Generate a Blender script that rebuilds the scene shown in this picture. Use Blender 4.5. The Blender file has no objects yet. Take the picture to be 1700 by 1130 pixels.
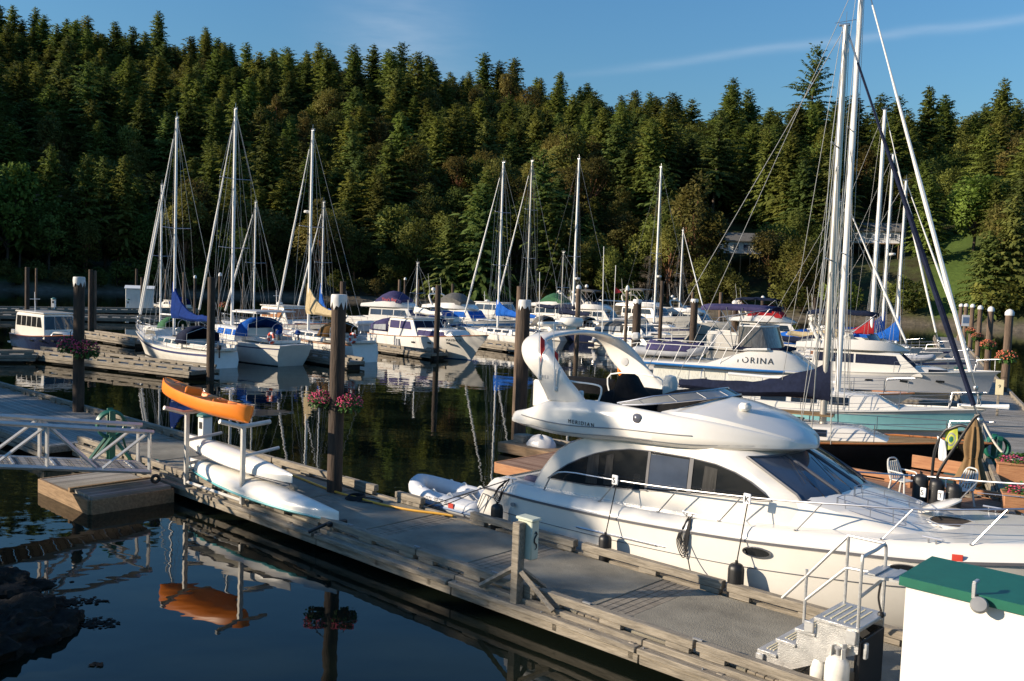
import bpy, math, random
from mathutils import Vector, Matrix
R = math.radians
scene = bpy.context.scene
COL = scene.collection

# ------------------------------------------------------------------ camera
F_PX, CX, CY, HOR, ROLL, CAM_Z = 1550.0, 850.0, 565.0, 464.0, 0.037, 6.0
_rr = math.atan(ROLL)
_pitch = math.atan((CY - HOR) / F_PX * math.cos(_rr))
FW = Vector((0, math.cos(_pitch), -math.sin(_pitch)))
_r0 = Vector((1, 0, 0)); _u0 = _r0.cross(FW)
RT = _r0 * math.cos(_rr) + _u0 * math.sin(_rr)
UP = -_r0 * math.sin(_rr) + _u0 * math.cos(_rr)
CAM = Vector((0, 0, CAM_Z))
cd = bpy.data.cameras.new('camera'); cam = bpy.data.objects.new('camera', cd); COL.objects.link(cam)
cd.sensor_fit = 'HORIZONTAL'; cd.sensor_width = 36.0; cd.lens = F_PX / 1700 * 36.0
cd.clip_start = 0.1; cd.clip_end = 5000
cam.matrix_world = Matrix((( RT.x, UP.x, -FW.x, CAM.x), (RT.y, UP.y, -FW.y, CAM.y), (RT.z, UP.z, -FW.z, CAM.z), (0, 0, 0, 1)))
scene.camera = cam

# ------------------------------------------------------------------ light
SUN_TRAVEL_AZ = 80.0     # degrees clockwise from +Y (the camera's heading)
SUN_EL = 19.0
SUN_STRENGTH = 4.8
SKY_STRENGTH = 0.103
EXPOSURE = 0.66
scene.view_settings.view_transform = 'Standard'; scene.view_settings.look = 'None'
scene.view_settings.gamma = 1.0; scene.view_settings.use_curve_mapping = False
scene.view_settings.exposure = EXPOSURE
_a, _e = R(SUN_TRAVEL_AZ), R(SUN_EL)
SUN_DIR = Vector((math.sin(_a) * math.cos(_e), math.cos(_a) * math.cos(_e), -math.sin(_e)))
sl = bpy.data.lights.new('sun', 'SUN'); sl.energy = SUN_STRENGTH; sl.angle = R(0.53); sl.color = (1.0, 0.845, 0.655)
so = bpy.data.objects.new('sun', sl); COL.objects.link(so)
so.rotation_mode = 'QUATERNION'; so.rotation_quaternion = SUN_DIR.to_track_quat('-Z', 'Y')

w = bpy.data.worlds.new('World'); scene.world = w; w.use_nodes = True
nt = w.node_tree; nt.nodes.clear()
wo = nt.nodes.new('ShaderNodeOutputWorld'); bg = nt.nodes.new('ShaderNodeBackground')
sky = nt.nodes.new('ShaderNodeTexSky'); sky.sky_type = 'NISHITA'; sky.sun_disc = False
sky.sun_elevation = _e; sky.sun_rotation = R(SUN_TRAVEL_AZ + 180.0)
sky.altitude = 0; sky.air_density = 1.8; sky.dust_density = 0.4; sky.ozone_density = 10.0
bg.inputs['Strength'].default_value = SKY_STRENGTH
# a thin streak of cirrus that climbs to the right, plus faint wisps: a band round a tilted great circle of the sky
tc = nt.nodes.new('ShaderNodeTexCoord')
def wmath(op, a, b=None, c=None):
    n = nt.nodes.new('ShaderNodeMath'); n.operation = op
    for i, x in enumerate((a, b, c)):
        if x is None: continue
        if isinstance(x, (int, float)): n.inputs[i].default_value = x
        else: nt.links.new(x, n.inputs[i])
    return n.outputs[0]
def pixdir(x, y):
    return (FW + RT * ((x - CX) / F_PX) - UP * ((y - CY) / F_PX)).normalized()
def wdot(v):
    n = nt.nodes.new('ShaderNodeVectorMath'); n.operation = 'DOT_PRODUCT'
    nt.links.new(tc.outputs['Generated'], n.inputs[0]); n.inputs[1].default_value = v
    return n.outputs['Value']
def wnoise(scale, sx, sy, sz, det=5):
    m = nt.nodes.new('ShaderNodeMapping'); m.inputs['Scale'].default_value = (sx, sy, sz)
    nt.links.new(tc.outputs['Generated'], m.inputs['Vector'])
    n = nt.nodes.new('ShaderNodeTexNoise'); n.inputs['Scale'].default_value = scale; n.inputs['Detail'].default_value = det
    nt.links.new(m.outputs[0], n.inputs['Vector']); return n.outputs['Fac']
pA, pB, pD = pixdir(960, 112), pixdir(1700, 18), pixdir(1300, 80)
nrm = pA.cross(pB).normalized()
dist = wdot(nrm)
nz = wnoise(9, 1, 1, 3)
dist = wmath('ADD', dist, wmath('MULTIPLY', wmath('SUBTRACT', nz, 0.5), 0.010))
dist = wmath('ADD', dist, -pD.dot(nrm))
band = wmath('POWER', 2.718, wmath('MULTIPLY', wmath('POWER', wmath('DIVIDE', dist, 0.0042), 2.0), -1.0))
fade = nt.nodes.new('ShaderNodeMapRange'); nt.links.new(wdot(pB), fade.inputs[0])
fade.inputs[1].default_value = 0.90; fade.inputs[2].default_value = 0.97
fib = wmath('ADD', 0.45, wmath('MULTIPLY', wnoise(60, 0.4, 0.4, 4), 0.9))
streak = wmath('MULTIPLY', wmath('MULTIPLY', band, fade.outputs[0]), wmath('MULTIPLY', fib, 0.115))
pC = pixdir(660, 82)
lobe = wmath('POWER', wmath('MAXIMUM', wdot(pC), 0.0), 500.0)
wisp = wmath('MULTIPLY', wmath('MULTIPLY', lobe, wnoise(20, 1, 1, 5)), 0.22)
cl = wmath('ADD', streak, wisp)
mx = nt.nodes.new('ShaderNodeMix'); mx.data_type = 'RGBA'
nt.links.new(cl, mx.inputs[0]); nt.links.new(sky.outputs[0], mx.inputs[6]); mx.inputs[7].default_value = (6.5, 6.6, 6.9, 1)
nt.links.new(mx.outputs[2], bg.inputs['Color']); nt.links.new(bg.outputs[0], wo.inputs['Surface'])
BANK_TREES = [(-44, 36, 'K0', .72), (-47, 30, 'K2', .70), (-44, 25, 'K0', .66), (-48, 24.5, 'K1', .62), (-44, 12.0, 'K5', .62), (-47, 8.2, 'K5', .52), (-43, 14.5, 'K3', .42), (-45, 5.5, 'K5', .44), (-72, 52, 'K0', .62), (-75, 60, 'K2', .66), (-66, 46, 'K2', .55), (-82, 72, 'K1', .62), (-90, 82, 'K0', .7), (-60, 40, 'K2', .60), (-52, 40, 'K0', .7)]
# ------------------------------------------------------------------ where things stand
def ray(x, y): return FW + RT * ((x - CX) / F_PX) - UP * ((y - CY) / F_PX)
def PZ(x, y, z=0.0):
    d = ray(x, y); return CAM + d * ((z - CAM_Z) / d.z)
def PY(x, y, Y):
    d = ray(x, y); return CAM + d * (Y / d.y)
DOCK_AZ = 132.5
SU, CU = math.sin(R(DOCK_AZ)), math.cos(R(DOCK_AZ))
def W(u, v, z=0.0): return Vector((u * SU - v * CU, u * CU + v * SU, z))
def UV(p): return p.x * SU + p.y * CU, -p.x * CU + p.y * SU
def rz_of(az): return R(90.0 - az)          # +x of a thing points along azimuth az
def hdg(az): return Vector((math.sin(R(az)), math.cos(R(az)), 0))

# ------------------------------------------------------------------ materials
def mat(name, col, rough=0.5, metal=0.0, var=0.0, vscale=4.0, stretch=(1, 1, 1), bump=0.0, bscale=30.0, coat=0.0,
        col2=None, spec=0.5, objvar=0.0, trans=0.0, rvar=0.0):
    m = bpy.data.materials.new(name); m.use_nodes = True
    t = m.node_tree; b = t.nodes['Principled BSDF']
    b.inputs['Base Color'].default_value = (*col, 1); b.inputs['Roughness'].default_value = rough
    b.inputs['Metallic'].default_value = metal; b.inputs['Specular IOR Level'].default_value = spec
    if coat: b.inputs['Coat Weight'].default_value = coat; b.inputs['Coat Roughness'].default_value = 0.05
    if trans: b.inputs['Transmission Weight'].default_value = trans
    if not (var or bump or col2 or objvar or rvar): return m
    tcn = t.nodes.new('ShaderNodeTexCoord'); mp = t.nodes.new('ShaderNodeMapping'); mp.inputs['Scale'].default_value = stretch
    t.links.new(tcn.outputs['Object'], mp.inputs['Vector'])
    nz = t.nodes.new('ShaderNodeTexNoise'); nz.inputs['Scale'].default_value = vscale; nz.inputs['Detail'].default_value = 6
    nz.inputs['Roughness'].default_value = 0.62
    t.links.new(mp.outputs[0], nz.inputs['Vector'])
    rp = t.nodes.new('ShaderNodeValToRGB'); rp.color_ramp.elements[0].position = 0.3; rp.color_ramp.elements[1].position = 0.7
    c2 = col2 or tuple(min(1, c * (1 + var)) for c in col); c1 = col if col2 else tuple(c * (1 - var) for c in col)
    rp.color_ramp.elements[0].color = (*c1, 1); rp.color_ramp.elements[1].color = (*c2, 1)
    t.links.new(nz.outputs['Fac'], rp.inputs[0]); out = rp.outputs[0]
    if objvar:
        oi = t.nodes.new('ShaderNodeObjectInfo'); hs = t.nodes.new('ShaderNodeHueSaturation')
        mr = t.nodes.new('ShaderNodeMapRange'); mr.inputs[3].default_value = 1 - objvar; mr.inputs[4].default_value = 1 + objvar
        t.links.new(oi.outputs['Random'], mr.inputs[0]); t.links.new(mr.outputs[0], hs.inputs['Value'])
        mh = t.nodes.new('ShaderNodeMath'); mh.operation = 'MULTIPLY_ADD'; mh.inputs[1].default_value = 7.31; mh.inputs[2].default_value = 0
        t.links.new(oi.outputs['Random'], mh.inputs[0])
        fr = t.nodes.new('ShaderNodeMath'); fr.operation = 'FRACT'; t.links.new(mh.outputs[0], fr.inputs[0])
        mr2 = t.nodes.new('ShaderNodeMapRange'); mr2.inputs[3].default_value = 0.5 - objvar * 0.09; mr2.inputs[4].default_value = 0.5 + objvar * 0.05
        t.links.new(fr.outputs[0], mr2.inputs[0]); t.links.new(mr2.outputs[0], hs.inputs['Hue'])
        t.links.new(out, hs.inputs['Color']); out = hs.outputs[0]
    t.links.new(out, b.inputs['Base Color'])
    if rvar:
        mr3 = t.nodes.new('ShaderNodeMapRange'); mr3.inputs[3].default_value = max(0.02, rough - rvar); mr3.inputs[4].default_value = min(1, rough + rvar)
        t.links.new(nz.outputs['Fac'], mr3.inputs[0]); t.links.new(mr3.outputs[0], b.inputs['Roughness'])
    if bump:
        n2 = t.nodes.new('ShaderNodeTexNoise'); n2.inputs['Scale'].default_value = bscale; n2.inputs['Detail'].default_value = 4
        t.links.new(mp.outputs[0], n2.inputs['Vector'])
        bp = t.nodes.new('ShaderNodeBump'); bp.inputs['Strength'].default_value = bump; bp.inputs['Distance'].default_value = 0.03
        t.links.new(n2.outputs['Fac'], bp.inputs['Height']); t.links.new(bp.outputs[0], b.inputs['Normal'])
    return m

def plank_mat(name, c1, c2, width=0.14, across='Y', rough=0.8, gap=0.07):
    """boards laid along local x (across='Y') or along local y (across='X'); each board its own tone, dark gaps, grain, knots"""
    m = bpy.data.materials.new(name); m.use_nodes = True; t = m.node_tree; b = t.nodes['Principled BSDF']
    tcn = t.nodes.new('ShaderNodeTexCoord'); sp = t.nodes.new('ShaderNodeSeparateXYZ'); t.links.new(tcn.outputs['Object'], sp.inputs[0])
    def mth(op, a, bb=None):
        n = t.nodes.new('ShaderNodeMath'); n.operation = op
        for i, x in enumerate((a, bb)):
            if x is None: continue
            if isinstance(x, (int, float)): n.inputs[i].default_value = x
            else: t.links.new(x, n.inputs[i])
        return n.outputs[0]
    s = mth('DIVIDE', sp.outputs[across], width); fl = mth('FLOOR', s); fr = mth('SUBTRACT', s, fl)
    wn = t.nodes.new('ShaderNodeTexWhiteNoise'); wn.noise_dimensions = '1D'; t.links.new(fl, wn.inputs['W'])
    mp = t.nodes.new('ShaderNodeMapping'); mp.inputs['Scale'].default_value = (1.2, 22, 22) if across == 'Y' else (22, 1.2, 22)
    t.links.new(tcn.outputs['Object'], mp.inputs['Vector'])
    nz = t.nodes.new('ShaderNodeTexNoise'); nz.inputs['Scale'].default_value = 1.6; nz.inputs['Detail'].default_value = 7
    t.links.new(mp.outputs[0], nz.inputs['Vector'])
    nb = t.nodes.new('ShaderNodeTexNoise'); nb.inputs['Scale'].default_value = 0.7; nb.inputs['Detail'].default_value = 5; t.links.new(tcn.outputs['Object'], nb.inputs['Vector'])
    f = mth('ADD', mth('MULTIPLY', wn.outputs['Value'], 0.45), mth('ADD', mth('MULTIPLY', nz.outputs['Fac'], 0.55), mth('MULTIPLY', mth('SUBTRACT', nb.outputs['Fac'], 0.5), 0.8)))
    rp = t.nodes.new('ShaderNodeValToRGB'); rp.color_ramp.elements[0].position = 0.2; rp.color_ramp.elements[1].position = 0.85
    rp.color_ramp.elements[0].color = (*c1, 1); rp.color_ramp.elements[1].color = (*c2, 1); t.links.new(f, rp.inputs[0])
    g = mth('LESS_THAN', fr, gap)
    mx = t.nodes.new('ShaderNodeMix'); mx.data_type = 'RGBA'; t.links.new(g, mx.inputs[0]); t.links.new(rp.outputs[0], mx.inputs[6])
    mx.inputs[7].default_value = (c1[0] * .18, c1[1] * .17, c1[2] * .16, 1)
    t.links.new(mx.outputs[2], b.inputs['Base Color']); b.inputs['Roughness'].default_value = rough; b.inputs['Specular IOR Level'].default_value = 0.3
    h = mth('SUBTRACT', mth('MULTIPLY', nz.outputs['Fac'], 0.3), g)
    bp = t.nodes.new('ShaderNodeBump'); bp.inputs['Strength'].default_value = 0.5; bp.inputs['Distance'].default_value = 0.01
    t.links.new(h, bp.inputs['Height']); t.links.new(bp.outputs[0], b.inputs['Normal'])
    return m

M = {}
M['gel'] = mat('gelcoat_white', (0.71, 0.68, 0.62), 0.22, coat=0.35, var=0.035, vscale=1.2, rvar=0.08)
M['gel2'] = mat('gelcoat_aged', (0.70, 0.675, 0.615), 0.38, var=0.07, vscale=2.0, rvar=0.1)
M['gelgrey'] = mat('gelcoat_grey', (0.50, 0.50, 0.50), 0.35, var=0.05, vscale=2.0)
M['nonskid'] = mat('deck_nonskid', (0.66, 0.64, 0.58), 0.7, var=0.07, vscale=3.0, bump=0.15, bscale=90)
M['line'] = mat('dark_moulding', (0.10, 0.10, 0.11), 0.4, var=0.1)
M['navy'] = mat('navy_gelcoat', (0.012, 0.018, 0.05), 0.2, coat=0.3, var=0.15)
M['blackhull'] = mat('black_gelcoat', (0.008, 0.008, 0.009), 0.14, coat=0.4, var=0.2)
M['aqua'] = mat('aqua_paint', (0.33, 0.68, 0.68), 0.3, var=0.06)
M['bluestripe'] = mat('blue_paint', (0.03, 0.16, 0.42), 0.35, var=0.1)
M['navystripe'] = mat('navy_paint', (0.02, 0.03, 0.12), 0.4, var=0.1)
M['bottom'] = mat('antifouling_dark', (0.03, 0.028, 0.03), 0.8, var=0.3)
M['bottomred'] = mat('antifouling_red', (0.16, 0.03, 0.02), 0.8, var=0.3)
M['bottomblue'] = mat('antifouling_blue', (0.02, 0.07, 0.2), 0.8, var=0.3)
M['glass'] = mat('tinted_glass', (0.012, 0.014, 0.016), 0.04, coat=0.5, var=0.2, vscale=0.8)
M['glassb'] = mat('blue_tinted_glass', (0.045, 0.06, 0.09), 0.06, coat=0.4, var=0.25, vscale=0.9)
M['glassclear'] = mat('clear_plastic', (0.30, 0.32, 0.34), 0.12, var=0.25, vscale=3)  # even pale grey for the clear plastic windows in the canvas
M['steel'] = mat('stainless_steel', (0.50, 0.50, 0.51), 0.34, metal=1.0)
M['alu'] = mat('brushed_aluminium', (0.50, 0.50, 0.49), 0.45, metal=0.6, var=0.12, vscale=6, stretch=(1, 1, 4), rvar=0.1)
M['aluplate'] = mat('tread_plate_aluminium', (0.58, 0.57, 0.55), 0.42, metal=0.75, var=0.16, vscale=5, bump=0.25, bscale=60, rvar=0.12)
M['mastwhite'] = mat('mast_white', (0.78, 0.77, 0.74), 0.3, var=0.05, vscale=2)
M['mastalu'] = mat('mast_anodised', (0.50, 0.48, 0.44), 0.35, metal=0.6, var=0.1, vscale=2)
M['wire'] = mat('rigging_wire', (0.42, 0.41, 0.38), 0.4, metal=0.5)
M['rope'] = mat('rope_pale', (0.55, 0.50, 0.42), 0.9, var=0.2, vscale=20)
M['ropeblack'] = mat('rope_black', (0.012, 0.012, 0.013), 0.8)
M['blackcloth'] = mat('canvas_black', (0.012, 0.012, 0.013), 0.9, var=0.3, vscale=6, bump=0.5, bscale=9)
M['navycloth'] = mat('canvas_navy', (0.014, 0.019, 0.042), 0.85, var=0.25, vscale=5, bump=0.6, bscale=7)
M['purplecloth'] = mat('canvas_purple_navy', (0.055, 0.05, 0.12), 0.85, var=0.2, vscale=5, bump=0.5, bscale=7)
M['bluecloth'] = mat('canvas_blue', (0.012, 0.10, 0.42), 0.8, var=0.2, vscale=5, bump=0.6, bscale=7)
M['royalcloth'] = mat('canvas_royal_blue', (0.004, 0.026, 0.15), 0.85, var=0.2, vscale=5, bump=0.6, bscale=7)
M['tancloth'] = mat('canvas_tan', (0.46, 0.37, 0.22), 0.9, var=0.15, vscale=5, bump=0.6, bscale=7)
M['browncloth'] = mat('canvas_brown', (0.13, 0.075, 0.03), 0.9, var=0.15, vscale=5, bump=0.5, bscale=7)
M['greencloth'] = mat('canvas_green', (0.045, 0.13, 0.065), 0.85, var=0.2, vscale=5, bump=0.5, bscale=7)
M['greycloth'] = mat('canvas_grey', (0.13, 0.125, 0.115), 0.9, var=0.25, vscale=3, bump=0.6, bscale=5)
M['whitecloth'] = mat('canvas_white', (0.68, 0.66, 0.6), 0.9, var=0.1, vscale=5, bump=0.6, bscale=6)
M['redcloth'] = mat('canvas_red', (0.32, 0.02, 0.025), 0.85, var=0.2, vscale=5, bump=0.6, bscale=7)
M['teak'] = plank_mat('teak_deck', (0.24, 0.145, 0.06), (0.38, 0.25, 0.12), width=0.08, across='Y', gap=0.12)
M['varnish'] = mat('varnished_wood', (0.33, 0.13, 0.04), 0.25, coat=0.4, var=0.2, vscale=6, stretch=(1, 8, 8))
M['orange'] = mat('orange_plastic', (0.92, 0.25, 0.025), 0.38, var=0.08, vscale=2)
M['lifering'] = mat('lifering_red', (0.55, 0.06, 0.03), 0.5, var=0.1)
M['rubber'] = mat('rubber_black', (0.012, 0.012, 0.013), 0.45, var=0.25, vscale=8)
M['hypalon'] = mat('hypalon_grey', (0.40, 0.41, 0.43), 0.55, var=0.06)
M['hypwhite'] = mat('hypalon_white', (0.62, 0.63, 0.65), 0.45, var=0.05)
M['hypblue'] = mat('hypalon_blue', (0.13, 0.20, 0.33), 0.5, var=0.08)
M['white'] = mat('white_paint', (0.78, 0.77, 0.73), 0.45, var=0.05, vscale=3)
M['shedwhite'] = mat('shed_white_paint', (0.76, 0.735, 0.67), 0.55, var=0.05, vscale=1.5, col2=None)
M['green'] = mat('green_painted_steel', (0.012, 0.12, 0.075), 0.42, var=0.12, vscale=6)
M['greencap'] = mat('green_cap_paint', (0.06, 0.17, 0.14), 0.5, var=0.12, vscale=6)
M['greenplastic'] = mat('green_plastic', (0.012, 0.12, 0.08), 0.45, var=0.15, vscale=6)
M['yellowhose'] = mat('yellow_cord', (0.75, 0.38, 0.03), 0.5, var=0.1)
M['sidepaint'] = mat('teal_stripe_paint', (0.10, 0.40, 0.42), 0.4, var=0.05)
M['kayakwhite'] = mat('fibreglass_white', (0.80, 0.77, 0.70), 0.3, coat=0.3, var=0.05, vscale=1.5)
M['concrete'] = mat('dock_concrete', (0.155, 0.142, 0.112), 0.9, var=0.35, vscale=1.3, bump=0.5, bscale=45, col2=(0.30, 0.275, 0.215))
M['deckwood'] = plank_mat('dock_planks', (0.19, 0.175, 0.15), (0.40, 0.37, 0.32), width=0.145, across='X')
M['deckwoodx'] = plank_mat('walkway_planks', (0.17, 0.165, 0.15), (0.36, 0.34, 0.30), width=0.145, across='Y')
M['patio'] = plank_mat('patio_planks', (0.20, 0.105, 0.062), (0.40, 0.25, 0.165), width=0.14, across='Y')
M['timber'] = mat('weathered_timber', (0.14, 0.12, 0.092), 0.9, stretch=(0.7, 6, 6), vscale=3.0, bump=0.6, bscale=10, col2=(0.34, 0.295, 0.23))
M['timberwarm'] = mat('fresh_timber', (0.15, 0.095, 0.05), 0.85, stretch=(0.7, 6, 6), vscale=3.0, bump=0.4, bscale=10, col2=(0.33, 0.22, 0.125))
M['timberred'] = mat('cedar_timber', (0.30, 0.13, 0.06), 0.8, stretch=(0.7, 6, 6), vscale=3.0, bump=0.4, bscale=10, col2=(0.45, 0.23, 0.11))
M['floats'] = mat('dock_float', (0.022, 0.02, 0.018), 0.9, var=0.4, vscale=3)
M['pile'] = mat('creosoted_pile', (0.016, 0.012, 0.009), 0.8, stretch=(3, 3, 0.35), vscale=3.2, bump=1.0, bscale=7, col2=(0.085, 0.052, 0.032))
M['pilegrey'] = mat('weathered_pile', (0.055, 0.038, 0.026), 0.85, stretch=(3, 3, 0.45), vscale=2.4, bump=0.8, bscale=6, col2=(0.19, 0.13, 0.09))
M['pilecap'] = mat('pile_cap_white', (0.66, 0.65, 0.62), 0.6, var=0.15, vscale=5)
M['rack'] = mat('rack_galvanised', (0.55, 0.53, 0.49), 0.5, metal=0.35, var=0.12, vscale=8)
M['ramp'] = mat('gangway_aluminium', (0.62, 0.60, 0.56), 0.45, metal=0.3, var=0.1, vscale=6)
M['propane'] = mat('propane_white', (0.72, 0.69, 0.62), 0.45, var=0.12, vscale=9)
M['darkbox'] = mat('black_panel', (0.010, 0.010, 0.011), 0.5, var=0.3)
M['palegreen'] = mat('service_box_green', (0.50, 0.54, 0.44), 0.55, var=0.06)
M['sign'] = mat('sign_cream', (0.75, 0.66, 0.42), 0.6, var=0.05)
M['flagred'] = mat('flag_red', (0.62, 0.03, 0.03), 0.7)
M['flagwhite'] = mat('flag_white', (0.80, 0.80, 0.80), 0.7)
M['flagyellow'] = mat('flag_yellow_green', (0.42, 0.46, 0.05), 0.7)
M['textblack'] = mat('lettering_black', (0.02, 0.02, 0.022), 0.5)
M['textred'] = mat('lettering_red', (0.55, 0.05, 0.03), 0.5)
M['cushion'] = mat('cushion_mauve', (0.12, 0.10, 0.15), 0.8, var=0.2)
M['tintcurtain'] = mat('curtain_behind_tinted_glass', (0.045, 0.044, 0.043), 0.06, coat=0.5, var=0.35, vscale=3, stretch=(9, 9, .2))
M['curtain'] = mat('curtain_pale', (0.62, 0.62, 0.56), 0.9, var=0.25, vscale=3, stretch=(9, 9, 0.2))
M['lens'] = mat('lamp_lens', (0.10, 0.10, 0.12), 0.12, coat=0.5)
M['lampgrey'] = mat('lamp_grey', (0.23, 0.235, 0.24), 0.45, var=0.1)
M['plasticchair'] = mat('patio_plastic', (0.60, 0.60, 0.57), 0.4, var=0.06)
M['flowerpink'] = mat('petals_pink', (0.55, 0.06, 0.16), 0.7, objvar=0.15, var=0.3, vscale=9)
M['flowerorange'] = mat('petals_coral', (0.62, 0.16, 0.09), 0.7, var=0.3, vscale=9)
M['basketleaf'] = mat('basket_leaves', (0.045, 0.12, 0.018), 0.6, var=0.4, vscale=9)
M['soil'] = mat('basket_liner', (0.06, 0.04, 0.025), 0.95, var=0.3)

for _k, _m in M.items():
    if _k.endswith('cloth'): _m.node_tree.nodes['Principled BSDF'].inputs['Specular IOR Level'].default_value = 0.12
# ------------------------------------------------------------------ mesh builder
class MB:
    def __init__(s): s.v = []; s.f = []; s.mi = []
    def add(s, vs, fs, mi=0):
        o = len(s.v); s.v.extend(tuple(x) for x in vs); s.f.extend(tuple(i + o for i in f) for f in fs); s.mi.extend([mi] * len(fs)); return s
    def box(s, c, d, rz=0.0, mi=0, ry=0.0, rx=0.0, top=1.0):
        hx, hy, hz = d[0] / 2, d[1] / 2, d[2] / 2
        m = Matrix.Translation(c) @ Matrix.Rotation(rz, 4, 'Z') @ Matrix.Rotation(ry, 4, 'Y') @ Matrix.Rotation(rx, 4, 'X')
        vs = [m @ Vector((x * hx * (top if z > 0 else 1), y * hy * (top if z > 0 else 1), z * hz)) for z in (-1, 1) for x, y in ((-1, -1), (1, -1), (1, 1), (-1, 1))]
        return s.add(vs, [(3, 2, 1, 0), (4, 5, 6, 7), (0, 1, 5, 4), (1, 2, 6, 5), (2, 3, 7, 6), (3, 0, 4, 7)], mi)
    def bbox(s, c, d, bev=0.02, rz=0.0, mi=0):
        """box with chamfered edges"""
        hx, hy, hz = d[0] / 2, d[1] / 2, d[2] / 2; b = min(bev, hx * .9, hy * .9, hz * .9)
        m = Matrix.Translation(c) @ Matrix.Rotation(rz, 4, 'Z')
        def rg(ix, iy, z):
            return [m @ Vector(p) for p in ((-hx + b, -iy, z), (hx - b, -iy, z), (ix, -hy + b, z), (ix, hy - b, z), (hx - b, iy, z), (-hx + b, iy, z), (-ix, hy - b, z), (-ix, -hy + b, z))]
        rs = [rg(hx - b, hy - b, -hz), rg(hx, hy, -hz + b), rg(hx, hy, hz - b), rg(hx - b, hy - b, hz)]
        return s.loft(rs, True, True, True, mi)
    def loft(s, rings, closed=True, cap0=False, cap1=False, mi=0, mis=None):
        n = len(rings[0]); o = len(s.v)
        for r in rings: s.v.extend(tuple(x) for x in r)
        for i in range(len(rings) - 1):
            for j in range(n if closed else n - 1):
                k = (j + 1) % n
                s.f.append((o + i * n + j, o + i * n + k, o + (i + 1) * n + k, o + (i + 1) * n + j)); s.mi.append(mis[j] if mis else mi)
        if cap0: s.f.append(tuple(o + j for j in reversed(range(n)))); s.mi.append(mi)
        if cap1: s.f.append(tuple(o + (len(rings) - 1) * n + j for j in range(n))); s.mi.append(mi)
        return s
    def tube(s, pts, r, n=8, mi=0, caps=True, sq=1.0):
        pts = [Vector(p) for p in pts]; rings = []; N = len(pts); prev = None
        for i, p in enumerate(pts):
            d = (pts[min(i + 1, N - 1)] - pts[max(i - 1, 0)])
            if d.length < 1e-9: d = Vector((0, 0, 1))
            d.normalize()
            ref = prev if prev is not None else (Vector((0, 0, 1)) if abs(d.z) < 0.95 else Vector((1, 0, 0)))
            a = d.cross(ref)
            if a.length < 1e-4: a = d.cross(Vector((0, 1, 0.1)))
            a.normalize(); b = a.cross(d).normalized(); prev = b
            rr = r[i] if isinstance(r, (list, tuple)) else r
            rings.append([p + a * (math.cos(2 * math.pi * k / n) * rr) + b * (math.sin(2 * math.pi * k / n) * rr * sq) for k in range(n)])
        return s.loft(rings, True, caps, caps, mi)
    def lathe(s, prof, n=16, c=(0, 0, 0), mi=0, cap0=True, cap1=True):
        rings = [[(c[0] + math.cos(2 * math.pi * k / n) * r, c[1] + math.sin(2 * math.pi * k / n) * r, c[2] + z) for k in range(n)] for r, z in prof]
        return s.loft(rings, True, cap0, cap1, mi)
    def ball(s, c, r, n=12, m=8, mi=0, sx=1, sy=1, sz=1):
        rings = [[(c[0] + math.cos(2 * math.pi * k / n) * r * math.sin(math.pi * i / m) * sx, c[1] + math.sin(2 * math.pi * k / n) * r * math.sin(math.pi * i / m) * sy, c[2] - math.cos(math.pi * i / m) * r * sz) for k in range(n)] for i in range(1, m)]
        return s.loft(rings, True, True, True, mi)
    def prism(s, poly, off, mi=0):
        """closed polygon (3-d points) extruded by the vector off"""
        n = len(poly); a = [Vector(p) for p in poly]; b = [p + Vector(off) for p in a]
        fs = [tuple(reversed(range(n))), tuple(range(n, 2 * n))] + [(i, (i + 1) % n, n + (i + 1) % n, n + i) for i in range(n)]
        return s.add(a + b, fs, mi)
    def torus(s, c, R1, r, n=24, m=8, axis='x', mi=0, mi2=None, bands=0):
        o = len(s.v)
        for i in range(n):
            a = 2 * math.pi * i / n
            for j in range(m):
                b = 2 * math.pi * j / m; q = R1 + r * math.cos(b); p = (q * math.cos(a), q * math.sin(a), r * math.sin(b))
                p = (p[2], p[0], p[1]) if axis == 'x' else ((p[0], p[2], p[1]) if axis == 'y' else p)
                s.v.append((c[0] + p[0], c[1] + p[1], c[2] + p[2]))
        for i in range(n):
            for j in range(m):
                s.f.append((o + i * m + j, o + ((i + 1) % n) * m + j, o + ((i + 1) % n) * m + (j + 1) % m, o + i * m + (j + 1) % m))
                s.mi.append(mi2 if (mi2 is not None and (i * 8 // n) % 2 == 0 and i % (n // 4) < 2) else mi)
        return s
    def mesh(s, name, mats, smooth=40):
        me = bpy.data.meshes.new(name); me.from_pydata([tuple(v) for v in s.v], [], s.f)
        for m in (mats if isinstance(mats, (list, tuple)) else [mats]): me.materials.append(m)
        me.polygons.foreach_set('material_index', s.mi)
        if smooth:
            me.polygons.foreach_set('use_smooth', [True] * len(s.f)); me.set_sharp_from_angle(angle=R(smooth))
        me.update(); return me
    def build(s, name, mats, parent=None, loc=None, rz=None, smooth=40, fix=False):
        me = s.mesh(name, mats, smooth)
        if fix: fixnormals(me)
        o = bpy.data.objects.new(name, me); COL.objects.link(o)
        if parent is not None: o.parent = parent
        if loc is not None: o.location = loc
        if rz is not None: o.rotation_euler = (0, 0, rz)
        return o
import bmesh
def fixnormals(me):
    bm = bmesh.new(); bm.from_mesh(me); bmesh.ops.recalc_face_normals(bm, faces=bm.faces); bm.to_mesh(me); bm.free()
def tag(o, label=None, cat=None, group=None, kind=None):
    if label: o['label'] = label
    if cat: o['category'] = cat
    if group: o['group'] = group
    if kind: o['kind'] = kind
    return o
def thing(name, label, cat, loc=(0, 0, 0), rz=0.0, group=None):
    o = bpy.data.objects.new(name, None); COL.objects.link(o); o.empty_display_size = 0.2
    o.location = loc; o.rotation_euler = (0, 0, rz); return tag(o, label, cat, group)
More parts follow.
